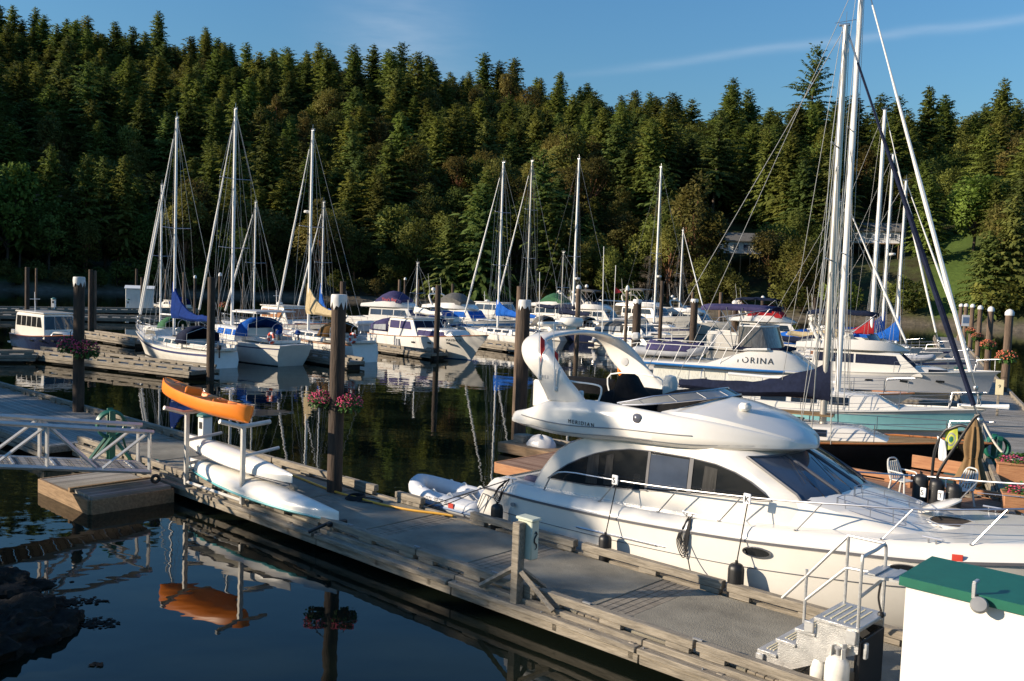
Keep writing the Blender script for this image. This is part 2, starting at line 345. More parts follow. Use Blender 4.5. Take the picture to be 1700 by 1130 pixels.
def kids(o): return KIDS.get(o.name, [])
def dup(root, loc, rz, label=None, group=None, scale=None):
    r = root.copy(); COL.objects.link(r); r.location = loc; r.rotation_euler = (0, 0, rz)
    if label: r['label'] = label
    if group: r['group'] = group
    if scale: r.scale = (scale, scale, scale) if isinstance(scale, (int, float)) else scale
    for ch in list(root.children):
        c = ch.copy(); COL.objects.link(c); c.parent = r
        for g in ch.children:
            d = g.copy(); COL.objects.link(d); d.parent = c
    return r
def text(name, body, size, origin, xdir, updir, m, parent=None, depth=0.004, align='LEFT', shear=0.0, spacing=1.0):
    """flat lettering as its own thin mesh: origin, reading direction and up direction in the parent's space"""
    cu = bpy.data.curves.new(name, 'FONT'); cu.body = body; cu.size = size; cu.extrude = depth; cu.align_x = align
    cu.shear = shear; cu.space_character = spacing; cu.resolution_u = 3
    to = bpy.data.objects.new(name + '_src', cu); COL.objects.link(to)
    bpy.context.view_layer.update()
    me = bpy.data.meshes.new_from_object(to.evaluated_get(bpy.context.evaluated_depsgraph_get()))
    bpy.data.objects.remove(to); bpy.data.curves.remove(cu)
    me.name = name; me.materials.clear(); me.materials.append(m)
    x = Vector(xdir).normalized(); u = Vector(updir); u = (u - x * u.dot(x)).normalized(); z = x.cross(u)
    me.transform(Matrix(((x.x, u.x, z.x, origin[0]), (x.y, u.y, z.y, origin[1]), (x.z, u.z, z.z, origin[2]), (0, 0, 0, 1))))
    o = bpy.data.objects.new(name, me); COL.objects.link(o)
    if parent is not None: o.parent = parent
    return o
from mathutils.bvhtree import BVHTree
def wrap(txt, target, d, off=.006):
    """lay thin lettering onto the surface of target, both in the same parent space; d points into the surface"""
    bm = bmesh.new(); bm.from_mesh(txt.data); zs_ = [v.co.z for v in bm.verts]; xs_ = [v.co.x for v in bm.verts]
    for k in range(1, 8): bmesh.ops.bisect_plane(bm, geom=bm.verts[:] + bm.edges[:] + bm.faces[:], plane_co=(0, 0, lerp(min(zs_), max(zs_), k / 8)), plane_no=(0, 0, 1))
    bm.to_mesh(txt.data); bm.free()
    me = target.data; mw = target.matrix_basis; tree_ = BVHTree.FromPolygons([mw @ v.co for v in me.vertices], [tuple(p.vertices) for p in me.polygons]); d = Vector(d).normalized()
    for v in txt.data.vertices:
        h, n, i, q = tree_.ray_cast(v.co - d * 1.2, d, 3.0)
        if h is not None: v.co = h - d * (off + .010)
    txt.data.update()
def lerp(a, b, t): return a + (b - a) * t
def interp(tab, x):
    if x <= tab[0][0]: return tab[0][1]
    for (a, va), (b, vb) in zip(tab, tab[1:]):
        if x <= b: return va + (vb - va) * (x - a) / (b - a)
    return tab[-1][1]
def smooth_interp(tab, x):
    """Catmull-Rom through the table"""
    if x <= tab[0][0]: return tab[0][1]
    if x >= tab[-1][0]: return tab[-1][1]
    for i in range(len(tab) - 1):
        if x <= tab[i + 1][0]:
            x0, y0 = tab[i]; x1, y1 = tab[i + 1]; h = x1 - x0; t = (x - x0) / h
            m0 = (y1 - tab[i - 1][1]) / (x1 - tab[i - 1][0]) if i > 0 else (y1 - y0) / h
            m1 = (tab[i + 2][1] - y0) / (tab[i + 2][0] - x0) if i + 2 < len(tab) else (y1 - y0) / h
            return (2*t**3-3*t**2+1)*y0 + (t**3-2*t**2+t)*h*m0 + (-2*t**3+3*t**2)*y1 + (t**3-t**2)*h*m1
def spline(pts, n=6):
    out = []; P = [Vector(p) for p in pts]
    for i in range(len(P) - 1):
        p0, p1, p2, p3 = P[max(i - 1, 0)], P[i], P[i + 1], P[min(i + 2, len(P) - 1)]
        for k in range(n):
            t = k / n
            out.append(0.5 * ((2 * p1) + (p2 - p0) * t + (2 * p0 - 5 * p1 + 4 * p2 - p3) * t * t + (3 * p1 - p0 - 3 * p2 + p3) * t ** 3))
    out.append(P[-1]); return out
def sag(a, b, d, n=8):
    a, b = Vector(a), Vector(b)
    return [a.lerp(b, i / n) - Vector((0, 0, d * 4 * (i / n) * (1 - i / n))) for i in range(n + 1)]
# ------------------------------------------------------------------ water
def water_mat():
    m = bpy.data.materials.new('harbour_water'); m.use_nodes = True; t = m.node_tree; b = t.nodes['Principled BSDF']
    b.inputs['Base Color'].default_value = (0.006, 0.009, 0.006, 1); b.inputs['Roughness'].default_value = 0.0
    b.inputs['IOR'].default_value = 1.33; b.inputs['Specular IOR Level'].default_value = 0.5
    tcn = t.nodes.new('ShaderNodeTexCoord')
    def noise(sc, st, det):
        mp = t.nodes.new('ShaderNodeMapping'); mp.inputs['Scale'].default_value = st; mp.inputs['Rotation'].default_value = (0, 0, R(18))
        t.links.new(tcn.outputs['Object'], mp.inputs['Vector'])
        n = t.nodes.new('ShaderNodeTexNoise'); n.inputs['Scale'].default_value = sc; n.inputs['Detail'].default_value = det; n.inputs['Roughness'].default_value = 0.4
        t.links.new(mp.outputs[0], n.inputs['Vector']); return n.outputs['Fac']
    a = noise(0.9, (0.55, 1.0, 1), 1.0); c = noise(3.2, (0.7, 1.0, 1), 1.0); big = noise(0.05, (1, 1, 1), 2.0)
    s = t.nodes.new('ShaderNodeMath'); s.operation = 'MULTIPLY_ADD'; t.links.new(c, s.inputs[0]); s.inputs[1].default_value = 0.28; t.links.new(a, s.inputs[2])
    mr = t.nodes.new('ShaderNodeMapRange'); t.links.new(big, mr.inputs[0]); mr.inputs[1].default_value = 0.35; mr.inputs[2].default_value = 0.7
    mr.inputs[3].default_value = 0.25; mr.inputs[4].default_value = 1.0
    bp = t.nodes.new('ShaderNodeBump'); bp.inputs['Distance'].default_value = 0.0125; t.links.new(mr.outputs[0], bp.inputs['Strength'])
    t.links.new(s.outputs[0], bp.inputs['Height']); t.links.new(bp.outputs[0], b.inputs['Normal'])
    return m
M['water'] = water_mat()
wp = MB(); wp.add([(-420, -60, 0), (420, -60, 0), (420, 620, 0), (-420, 620, 0)], [(0, 1, 2, 3)])
tag(wp.build('water', M['water'], smooth=0), kind='structure')

# ------------------------------------------------------------------ terrain round the bay
SHORE = [(-17, -60), (-15, -2), (-9.6, 6), (-7.2, 10.0), (-7.4, 12.2), (-9.2, 13.6), (-14, 14.5), (-26, 18), (-45, 32), (-62, 55), (-80, 85), (-100, 125), (-114, 165)]
SHORE += [tuple(PZ(x, y)[:2]) for x, y in ((0, 481), (60, 483), (200, 486), (400, 492), (560, 498), (800, 506), (1000, 514), (1150, 521), (1400, 533), (1560, 541), (1690, 550))]
SHORE += [(128, 165), (150, 120), (158, 40), (165, -60)]
SHP = [Vector((p[0], p[1])) for p in SHORE]
POLY = SHORE            # water lies inside this outline (closed along Y = -60)
def inside_water(x, y):
    c = False; n = len(POLY); j = n - 1
    for i in range(n):
        xi, yi = POLY[i]; xj, yj = POLY[j]
        if (yi > y) != (yj > y) and x < (xj - xi) * (y - yi) / (yj - yi) + xi: c = not c
        j = i
    return c
SEG = [(a[0], a[1], b[0] - a[0], b[1] - a[1]) for a, b in zip(SHORE, SHORE[1:])]
def shore_dist(x, y):
    best = 1e9
    for ax, ay, dx, dy in SEG:
        t = ((x - ax) * dx + (y - ay) * dy) / (dx * dx + dy * dy); t = 0 if t < 0 else (1 if t > 1 else t)
        q = (x - ax - dx * t) ** 2 + (y - ay - dy * t) ** 2
        if q < best: best = q
    return math.sqrt(best)
RIDGE = [(-700, 46), (-300, 76), (0, 86), (300, 84), (520, 80), (640, 73), (780, 74), (950, 65), (1050, 59), (1130, 48), (1300, 46), (1400, 47), (1500, 45), (1600, 51), (1700, 53), (2000, 50), (2600, 46)]
LEFTCAP = [(-60, 2.0), (20, 2.2), (45, 3.5), (80, 7), (120, 14), (150, 22), (175, 36), (200, 86)]
def hsh(x, y): return math.sin(x * .021 + y * .027) * 3.0 + math.sin(x * 0.093 + 1.7) * math.cos(y * 0.081) * 2.2 + math.sin(x * 0.031 - y * 0.043) * 3.2
def terrain_z(x, y):
    d = shore_dist(x, y)
    if inside_water(x, y): return -min(3.0, 0.25 + d * 0.35)
    yy = max(y, 25.0); px = CX + F_PX * x / yy
    cap = min(interp(RIDGE, px), interp(LEFTCAP, y)) if x < 0 else interp(RIDGE, px)
    if x > 100 and y < 150: cap = min(cap, 12 + max(0, y - 60) * .3)
    bank = 1.3 * min(1, d / 4.0)
    sl = max(0.0, d - 6.0) * 0.385 + hsh(x, y) * min(1, d / 40)
    z = bank + max(0, sl)
    if z > cap: z = cap + (z - cap) * 0.10
    return z
LAWNS = []     # (pixel x range, inland distance range)
def lawn_mask(x, y, d):
    if y < 100: return 0.0
    px = CX + F_PX * x / y
    v = 0.0
    if 1528 < px < 1620 and 4 < d < 62: v = max(v, min(1, (px - 1528) / 12, (1620 - px) / 12))
    if -80 < px < 235 and d < 16: v = max(v, 0.5)
    return v
def land_mat():
    m = bpy.data.materials.new('hillside_ground'); m.use_nodes = True; t = m.node_tree; b = t.nodes['Principled BSDF']
    b.inputs['Roughness'].default_value = 0.95; b.inputs['Specular IOR Level'].default_value = 0.2
    g = t.nodes.new('ShaderNodeTexCoord'); n = t.nodes.new('ShaderNodeTexNoise'); n.inputs['Scale'].default_value = 0.22; n.inputs['Detail'].default_value = 8
    t.links.new(g.outputs['Object'], n.inputs['Vector'])
    rp = t.nodes.new('ShaderNodeValToRGB'); rp.color_ramp.elements[0].position = 0.35; rp.color_ramp.elements[1].position = 0.7
    rp.color_ramp.elements[0].color = (0.035, 0.03, 0.014, 1); rp.color_ramp.elements[1].color = (0.06, 0.075, 0.022, 1); t.links.new(n.outputs['Fac'], rp.inputs[0])
    rg = t.nodes.new('ShaderNodeValToRGB'); rg.color_ramp.elements[0].color = (0.04, 0.07, 0.012, 1); rg.color_ramp.elements[1].color = (0.09, 0.135, 0.026, 1)
    t.links.new(n.outputs['Fac'], rg.inputs[0])
    at = t.nodes.new('ShaderNodeAttribute'); at.attribute_name = 'ground_kind'; se = t.nodes.new('ShaderNodeSeparateColor'); t.links.new(at.outputs['Color'], se.inputs[0])
    m1 = t.nodes.new('ShaderNodeMix'); m1.data_type = 'RGBA'; t.links.new(se.outputs[0], m1.inputs[0]); t.links.new(rp.outputs[0], m1.inputs[6]); t.links.new(rg.outputs[0], m1.inputs[7])
    rr = t.nodes.new('ShaderNodeValToRGB'); rr.color_ramp.elements[0].color = (0.05, 0.042, 0.032, 1); rr.color_ramp.elements[1].color = (0.20, 0.17, 0.13, 1)
    n3 = t.nodes.new('ShaderNodeTexNoise'); n3.inputs['Scale'].default_value = 0.9; n3.inputs['Detail'].default_value = 8; t.links.new(g.outputs['Object'], n3.inputs['Vector']); t.links.new(n3.outputs['Fac'], rr.inputs[0])
    m2 = t.nodes.new('ShaderNodeMix'); m2.data_type = 'RGBA'; t.links.new(se.outputs[1], m2.inputs[0]); t.links.new(m1.outputs[2], m2.inputs[6]); t.links.new(rr.outputs[0], m2.inputs[7])
    t.links.new(m2.outputs[2], b.inputs['Base Color'])
    bp = t.nodes.new('ShaderNodeBump'); bp.inputs['Strength'].default_value = 0.8; bp.inputs['Distance'].default_value = 0.4; t.links.new(n3.outputs['Fac'], bp.inputs['Height']); t.links.new(bp.outputs[0], b.inputs['Normal'])
    return m
random.seed(4)
X0, X1, Y0, Y1, ST = -330, 330, -60, 560, 4.0
nx, ny = int((X1 - X0) / ST) + 1, int((Y1 - Y0) / ST) + 1
tv = []; tk = []
for j in range(ny):
    for i in range(nx):
        x, y = X0 + i * ST, Y0 + j * ST
        z = terrain_z(x, y); tv.append((x, y, z))
        d = shore_dist(x, y)
        tk.append((lawn_mask(x, y, d) if z > 0 else 0, 1.0 if z < 1.1 else (0.6 if z < 1.8 else 0.0)))
tf = [(j * nx + i, j * nx + i + 1, (j + 1) * nx + i + 1, (j + 1) * nx + i) for j in range(ny - 1) for i in range(nx - 1)]
tm = MB().add(tv, tf); tob = tm.build('hills', land_mat(), smooth=80); tag(tob, kind='structure')
ca = tob.data.color_attributes.new('ground_kind', 'FLOAT_COLOR', 'POINT')
for i, (a, c) in enumerate(tk): ca.data[i].color = (a, c, 0, 1)

# ------------------------------------------------------------------ trees
def leaf_mat(name, c1, c2, ov=0.36, sc=0.35):
    m = mat(name, c1, 0.75, vscale=sc, col2=c2, objvar=ov, spec=0.2); t = m.node_tree; b = t.nodes['Principled BSDF']
    tr = t.nodes.new('ShaderNodeBsdfTranslucent'); mx = t.nodes.new('ShaderNodeMixShader'); mx.inputs[0].default_value = 0.36
    t.links.new(b.inputs['Base Color'].links[0].from_socket, tr.inputs['Color']); t.links.new(b.outputs[0], mx.inputs[1]); t.links.new(tr.outputs[0], mx.inputs[2])
    t.links.new(mx.outputs[0], t.nodes['Material Output'].inputs['Surface']); return m
M['fir'] = leaf_mat('fir_needles', (0.072, 0.100, 0.018), (0.158, 0.188, 0.036))
M['firblue'] = leaf_mat('fir_needles_blue', (0.066, 0.096, 0.022), (0.140, 0.178, 0.042))
M['arbutus'] = leaf_mat('arbutus_leaves', (0.105, 0.112, 0.024), (0.205, 0.180, 0.048))
M['oak'] = leaf_mat('oak_leaves', (0.085, 0.115, 0.022), (0.185, 0.21, 0.046))
M['maple'] = leaf_mat('maple_leaves', (0.10, 0.17, 0.025), (0.22, 0.30, 0.06), 0.1)
M['dead'] = leaf_mat('bare_twigs', (0.10, 0.085, 0.065), (0.18, 0.15, 0.11), 0.1)
M['bark'] = mat('conifer_bark', (0.075, 0.055, 0.04), 0.9, var=0.4, vscale=1.5, stretch=(1, 1, .2))
M['barkred'] = mat('arbutus_bark', (0.22, 0.10, 0.05), 0.8, var=0.4, vscale=1.5, stretch=(1, 1, .2))
def clump(mb, p, d, L, wd, rnd):
    """one needle spray: a bent pointed leaf of two quads"""
    d = Vector(d).normalized(); s = d.cross(Vector((rnd.uniform(-.5, .5), rnd.uniform(-.5, .5), 1))).normalized()
    n = s.cross(d); a = p + d * L * 0.45 + n * L * rnd.uniform(-.05, .12); e = p + d * L - n * L * rnd.uniform(0, .18)
    mb.add([p - s * wd * .25, p + s * wd * .25, a + s * wd * .5, a - s * wd * .5, e], [(0, 1, 2, 3), (3, 2, 4)])
def conifer(seed, H=28.0, Rc=3.6, base=0.18, dens=1.0, open_=0.0, flat=0.0):
    r = random.Random(seed); mb = MB(); z = H * base; k = 0; ph1, ph2 = r.random() * 6, r.random() * 6
    while z < H * 0.985:
        t = (z / H - base) / (1 - base)
        prof = (1 - t) ** 0.74 * (1 if t > .12 else .62 + t * 3.1)
        rad = Rc * (prof + 0.035)
        nb = max(5, int((6 + 6 * (1 - t)) * dens)); a0 = r.random() * 6.28
        for i in range(nb):
            if r.random() < open_: continue
            a = a0 + i * 6.283 / nb + r.uniform(-.35, .35); L = rad * r.choice((.45, .7, .85, 1.0, 1.15)) * r.uniform(.85, 1.1) * (1 + .22 * math.sin(a * 2 + ph1 + t * 7) + .14 * math.sin(a * 3 + ph2 - t * 13))
            up = lerp(-0.10, 0.55, t) + r.uniform(-.12, .12) + flat
            out = Vector((math.cos(a), math.sin(a), 0)); p0 = Vector((0, 0, z + r.uniform(-.3, .3)))
            m = max(2, int(L / 0.46))
            for q in range(m):
                f = (q + .6) / m; droop = -0.30 * f * f * L * (1 - t * .8)
                p = p0 + out * L * f * .92 + Vector((0, 0, up * L * f + droop))
                wd = lerp(1.02, .58, f) * min(1.0, .30 + rad / 3.2)
                for sgn in (-1, 1):
                    da = a + sgn * r.uniform(.45, 1.15)
                    clump(mb, p, (math.cos(da), math.sin(da), up * .3 - .75 + r.uniform(-.35, .35)), wd * r.uniform(.8, 1.45), wd * r.uniform(.5, .9), r)
            clump(mb, p0 + out * L * .8 + Vector((0, 0, up * L * .85 - .2 * L * (1 - t))), out + Vector((0, 0, up - .6)), min(L * .3 + .45, rad * .8), min(.8, rad * .5), r)
        z += lerp(0.86, 0.5, t) * r.uniform(.7, 1.3) / max(.75, dens) ; k += 1
    clump(mb, Vector((0, 0, H * .965)), (0.05, 0, 1), H * .035, .22, r); clump(mb, Vector((0, 0, H * .96)), (0, .1, 1), H * .03, .25, r)
    tr = MB(); tr.tube([(0, 0, -1.5), (0.05, 0, H * .3), (-.04, .05, H * .65), (0, 0, H * .97)], [H * .0135, H * .0105, H * .005, .02], 7)
    for i in range(10):      # bare dead limbs under the crown
        a = r.random() * 6.28; zz = H * r.uniform(.08, base + .1)
        tr.tube([(0, 0, zz), (math.cos(a) * .9, math.sin(a) * .9, zz - .1), (math.cos(a) * 1.7, math.sin(a) * 1.7, zz - .4)], [.05, .035, .015], 4)
    return mb, tr
def broadleaf(seed, H=14.0, Rc=5.0, ncl=13, per=120, leaf=0.55):
    r = random.Random(seed); mb = MB(); tr = MB(); cs = []
    for i in range(ncl):
        a = r.random() * 6.28; rr = Rc * math.sqrt(r.random()) * .72; z = H * r.uniform(.36, .88); rr *= 1.15 - .55 * max(0, (z / H - .5) * 2) ** 2
        cs.append((Vector((math.cos(a) * rr, math.sin(a) * rr, z)), Rc * r.uniform(.26, .44)))
    cs.append((Vector((0, 0, H * .88)), Rc * .34))
    tr.tube([(0, 0, -1), (.15, .1, H * .22), (.0, .2, H * .45), (.1, 0, H * .7)], [H * .022, H * .018, H * .012, .05], 7)
    for c, cr in cs:
        tr.tube([(.05, .1, H * r.uniform(.18, .4)), tuple(c * .55 + Vector((0, 0, H * .13))), tuple(c)], [H * .009, H * .006, .03], 5)
        for k in range(per):
            u = r.uniform(-1, 1); th = r.random() * 6.283; q = math.sqrt(1 - u * u)
            dirv = Vector((q * math.cos(th), q * math.sin(th), u)); p = c + dirv * cr * (r.uniform(.62, 1.08)) * (Vector((1, 1, .78)).length / 1.62)
            dd = (dirv + Vector((r.uniform(-.8, .8), r.uniform(-.8, .8), r.uniform(-.7, .5)))).normalized()
            clump(mb, p, dd, leaf * r.uniform(.7, 1.4), leaf * r.uniform(.6, 1.1), r)
    return mb, tr
def bare_tree(seed, H=12, Rc=3.5):
    r = random.Random(seed); mb = MB(); tr = MB()
    tr.tube([(0, 0, -1), (.1, 0, H * .4), (0, .1, H * .95)], [.22, .15, .03], 6)
    for i in range(46):
        z = H * r.uniform(.2, .95); a = r.random() * 6.28; L = Rc * (1.1 - z / H) + .6
        e = Vector((math.cos(a) * L, math.sin(a) * L, z + L * r.uniform(-.1, .5)))
        mb.tube([(0, 0, z), tuple(e * .5 + Vector((0, 0, z * .5 + .2))), tuple(e)], [.06, .04, .012], 4)
        for j in range(16):
            p = Vector((0, 0, z)).lerp(e, r.uniform(.35, 1)); clump(mb, p, (r.uniform(-1, 1), r.uniform(-1, 1), r.uniform(-1, .3)), r.uniform(.5, 1.1), .12, r)
    return mb, tr
PROTO = {}
def proto(key, mbtr, leaf, bark, crown_name='crown'):
    mb = mbtr[0]; H = max(v[2] for v in mb.v); con = leaf in ('fir', 'firblue'); nf = []; vn = [Vector((0, 0, 1))] * len(mb.v)
    for f in mb.f:
        P_ = [Vector(mb.v[i]) for i in f]; c = sum(P_, Vector()) / len(f); n = (P_[1] - P_[0]).cross(P_[2] - P_[0])
        o = Vector((c.x, c.y, 0.35 * math.hypot(c.x, c.y) + .25)) if con else Vector((c.x, c.y, (c.z - H * .55) * 1.1 + .6))
        o.normalize()
        if n.dot(o) < 0: f = tuple(reversed(f)); n = -n
        if n.length > 0: n.normalize()
        q = (o * .62 + n * .5).normalized()
        for i in f: vn[i] = q
        nf.append(f)
    mb.f = nf; me = mb.mesh(crown_name, M[leaf], 0)
    me.polygons.foreach_set('use_smooth', [True] * len(me.polygons)); me.normals_split_custom_set_from_vertices([tuple(v) for v in vn])
    PROTO[key] = (me, mbtr[1].mesh('trunk', M[bark], 60))
proto('fir0', conifer(1, 27, 7.0, .10), 'fir', 'bark')
proto('fir1', conifer(2, 30, 6.2, .16, 1.05, .06), 'fir', 'bark')
proto('fir2', conifer(3, 24, 7.4, .06, 1.05), 'firblue', 'bark')
proto('fir3', conifer(4, 28, 6.4, .22, 1.0, .12), 'fir', 'bark')
proto('fir4', conifer(5, 22, 6.8, .08, 1.1, .03), 'firblue', 'bark')
proto('fir5', conifer(6, 31, 7.2, .28, .95, .22, .06), 'firblue', 'bark')
proto('arb0', broadleaf(11, 14, 5.2, 17, 240, .42), 'arbutus', 'barkred')
proto('arb1', broadleaf(12, 17, 5.0, 19, 240, .45), 'arbutus', 'barkred')
proto('oak0', broadleaf(13, 12, 5.4, 16, 250, .45), 'oak', 'bark')
proto('maple', broadleaf(14, 15, 6.2, 22, 190, .6), 'maple', 'bark')
proto('shrub', broadleaf(15, 4.2, 2.6, 12, 110, .33), 'oak', 'bark')
proto('gorse', broadleaf(16, 3.2, 2.4, 12, 110, .28), 'arbutus', 'bark')
proto('bare', bare_tree(17), 'dead', 'bark')
proto('pine', conifer(21, 36, 8.6, .34, .8, .30, .30), 'firblue', 'bark')
def tree(name, key, loc, rz, s, label, group, d_lean=0.035):
    e = thing(name, label, 'tree' if key not in ('shrub', 'gorse') else 'shrub', loc, rz, group); e.scale = (s[0], s[0], s[1])
    if d_lean: e.rotation_euler = (d_lean * math.sin(rz * 7), d_lean * math.cos(rz * 5), rz)
    for nm, me in zip(('crown', 'trunk'), PROTO[key]):
        o = bpy.data.objects.new(nm, me); COL.objects.link(o); o.parent = e
    return e
def clear_of(px, d, x, y):
    if 1528 < px < 1618 and d < 66: return False            # the lawn on the right
    if -60 < px < 240 and d < 12: return False
    if 1176 < px < 1262 and 2 < d < 60: return False
    if 1120 < px <= 1176 and 18 < d < 58: return False        # the houses
    if 1385 < px < 1512 and 5 < d < 70: return False
    if -60 < px < 250 and 26 < d < 58: return False
    return True
rng = random.Random(7)
spots = []
for gx in range(-43, 39):
    for gy in range(14, 60):
        x = gx * 8.6 + rng.uniform(-4.2, 4.2) + (gy % 2) * 4.3; y = gy * 8.2 + rng.uniform(-4, 4)
        if y < 120: continue
        px = CX + F_PX * x / y
        if px < -620 or px > 1780: continue
        if inside_water(x, y): continue
        d = shore_dist(x, y)
        if d < 3.0 or d > 275: continue
        z = terrain_z(x, y)
        if not clear_of(px, d, x, y): continue
        spots.append((y, x, z, d, px))
spots.sort()
firs, leafy = [], []
stuff_pts = []
for y, x, z, d, px in spots:
    if px < -60: stuff_pts.append((x, y, z - .4, rng.choice((0, 1, 2, 4, 6)), rng.uniform(.85, 1.05), rng.uniform(.85, 1.05), rng.random() * 6.28)); continue
    nz = math.sin(x * .05 + 2) * math.cos(y * .06) + rng.uniform(-.7, .7)
    pl = 0.34 if px < 520 else (0.45 if px < 1180 else 0.38)
    if d < 20: pl += .30
    if d > 190: pl = .24
    if nz * .35 + .5 < pl: leafy.append((y, x, z, d, px))
    else: firs.append((y, x, z, d, px))
FK = ('fir0', 'fir1', 'fir2', 'fir3', 'fir4', 'fir5')
FLAB = {'fir0': 'dark green conical fir in the dense forest on the hillside', 'fir1': 'tall slender dark fir rising from the hillside forest',
        'fir2': 'broad bluish green fir with low skirts in the hillside forest', 'fir3': 'narrow fir with a bare lower trunk in the hillside forest',
        'fir4': 'short bushy bluish fir in the hillside forest', 'fir5': 'gaunt open crowned fir with a long bare trunk in the hillside forest'}
for i, (y, x, z, d, px) in enumerate(firs):
    k = FK[rng.choices(range(6), (3, 3, 3, 2, 2, 1))[0]]
    if d < 16 and k in ('fir3', 'fir5', 'fir1'): k = 'fir2'
    s = rng.uniform(.62, 1.12) * (1.0 if d < 200 else rng.uniform(.75, 1.05)); s2 = s * rng.uniform(.80, 1.04)
    if px > 1580: s *= .92; s2 *= .92
    if i < 300: tree('fir_tree', k, (x, y, z - .4), rng.random() * 6.28, (s * 1.16, s2), FLAB[k], 'firs of the hillside forest, ' + FLAB[k].split(' fir')[0])
    else: stuff_pts.append((x, y, z - .4, FK.index(k), s * 1.16, s2, rng.random() * 6.28))
LK = ('arb0', 'arb1', 'oak0')
LLAB = {'arb0': 'rounded olive and rust coloured arbutus among the firs', 'arb1': 'tall rust tinged arbutus with a ragged crown among the firs', 'oak0': 'mid green round crowned broadleaf tree among the firs'}
for i, (y, x, z, d, px) in enumerate(leafy):
    k = LK[rng.choices(range(3), (3, 3, 6))[0]]; s = rng.uniform(.78, 1.3)
    if i < 150: tree('arbutus_tree' if k != 'oak0' else 'broadleaf_tree', k, (x, y, z - .3), rng.random() * 6.28, (s, s * rng.uniform(.95, 1.2)), LLAB[k], 'broadleaf trees of the hillside, ' + LLAB[k].split(' among')[0])
    else: stuff_pts.append((x, y, z - .3, 6 + LK.index(k), s, s * 1.1, rng.random() * 6.28))
# trees outside the picture on the left bank, whose shadows fall across the docks
def bank(x, y, k, s): stuff_pts.append((x, y, max(.3, terrain_z(x, y)) - .3, int(k[1:]), s, s, rng.random() * 6.28))
for x, y, k, s in BANK_TREES: bank(x, y, k, s)
def forest_stuff():
    me = bpy.data.meshes.new('forest'); me.from_pydata([p[:3] for p in stuff_pts], [], [])
    for nm, ty in (('kind_no', 'INT'), ('turn', 'FLOAT')):
        me.attributes.new(nm, ty, 'POINT')
    me.attributes.new('size', 'FLOAT_VECTOR', 'POINT')
    for i, p in enumerate(stuff_pts):
        me.attributes['kind_no'].data[i].value = p[3]; me.attributes['turn'].data[i].value = p[6]; me.attributes['size'].data[i].vector = (p[4], p[4], p[5])
    fo = bpy.data.objects.new('forest', me); COL.objects.link(fo); tag(fo, kind='stuff', label='dense mixed forest filling the hillside between and behind the nearer trees', cat='forest')
    ng = bpy.data.node_groups.new('forest_nodes', 'GeometryNodeTree')
    ng.interface.new_socket('Geometry', in_out='INPUT', socket_type='NodeSocketGeometry'); ng.interface.new_socket('Geometry', in_out='OUTPUT', socket_type='NodeSocketGeometry')
    N = ng.nodes; L = ng.links; gi = N.new('NodeGroupInput'); go = N.new('NodeGroupOutput'); jn = N.new('GeometryNodeJoinGeometry')
    def attr(nm, ty):
        a = N.new('GeometryNodeInputNamedAttribute'); a.data_type = ty; a.inputs['Name'].default_value = nm; return a.outputs['Attribute']
    kn = attr('kind_no', 'INT'); tn = attr('turn', 'FLOAT'); sz = attr('size', 'FLOAT_VECTOR')
    cx = N.new('ShaderNodeCombineXYZ'); L.new(tn, cx.inputs['Z'])
    first = {}
    for o in COL.objects:
        if o.type == 'MESH' and o.parent and o.name.split('.')[0] in ('crown', 'trunk'): first.setdefault(o.data.name, o)
    for i, k in enumerate(FK + LK):
        cmp_ = N.new('FunctionNodeCompare'); cmp_.data_type = 'INT'; cmp_.operation = 'EQUAL'; L.new(kn, cmp_.inputs[2]); cmp_.inputs[3].default_value = i
        for me_ in PROTO[k]:
            src = first.get(me_.name)
            if src is None: continue
            oi = N.new('GeometryNodeObjectInfo'); oi.transform_space = 'ORIGINAL'; oi.inputs['Object'].default_value = src; oi.inputs['As Instance'].default_value = True
            ip = N.new('GeometryNodeInstanceOnPoints'); L.new(gi.outputs[0], ip.inputs['Points']); L.new(cmp_.outputs[0], ip.inputs['Selection'])
            L.new(oi.outputs['Geometry'], ip.inputs['Instance']); L.new(cx.outputs[0], ip.inputs['Rotation']); L.new(sz, ip.inputs['Scale']); L.new(ip.outputs[0], jn.inputs[0])
    L.new(jn.outputs[0], go.inputs[0])
    md = fo.modifiers.new('scatter', 'NODES'); md.node_group = ng
    return fo
forest_stuff()
# trees one can tell apart
def at_shore(px, d):
    """point a given distance inland on the bearing of a pixel column"""
    lo, hi = 20.0, 420.0; dirx = (px - CX) / F_PX
    prev = None; y = 60.0
    while y < 420:
        x = dirx * y
        if not inside_water(x, y) and shore_dist(x, y) >= d: break
        y += 1.5
    return x, y, terrain_z(x, y)
def solo(name, key, px, d, s, label, rz=0.0, sz=None, group=None):
    x, y, z = at_shore(px, d); return tree(name, key, (x, y, z - .3), rz, (s, sz or s), label, group)
solo('pine_tree', 'pine', 1322, 140, 1.25, 'tall lone open crowned pine standing above the skyline behind the mast tops')
solo('maple_tree', 'maple', 1605, 34, 1.15, 'bright yellow green maple beside the lawn on the right')
solo('maple_tree', 'maple', 8, 12, 1.1, 'pale green leafy tree at the far left in front of the house', sz=1.5)
solo('shrub', 'gorse', 1213, 3, 1.9, 'golden olive bush on the shore below the small white house', sz=2.2)
solo('shrub', 'shrub', 1300, 3.5, 1.6, 'green bush on the shore right of the golden bush')
solo('shrub', 'shrub', 1165, 3.5, 1.5, 'green bush on the shore left of the golden bush')
solo('shrub', 'shrub', 1385, 4, 1.7, 'green shore bush behind the tallest white mast')
solo('shrub', 'shrub', 1492, 4, 1.8, 'green shore bush just left of the lawn')
solo('shrub', 'shrub', 1640, 4, 1.8, 'wide green bush on the shore right of the lawn')
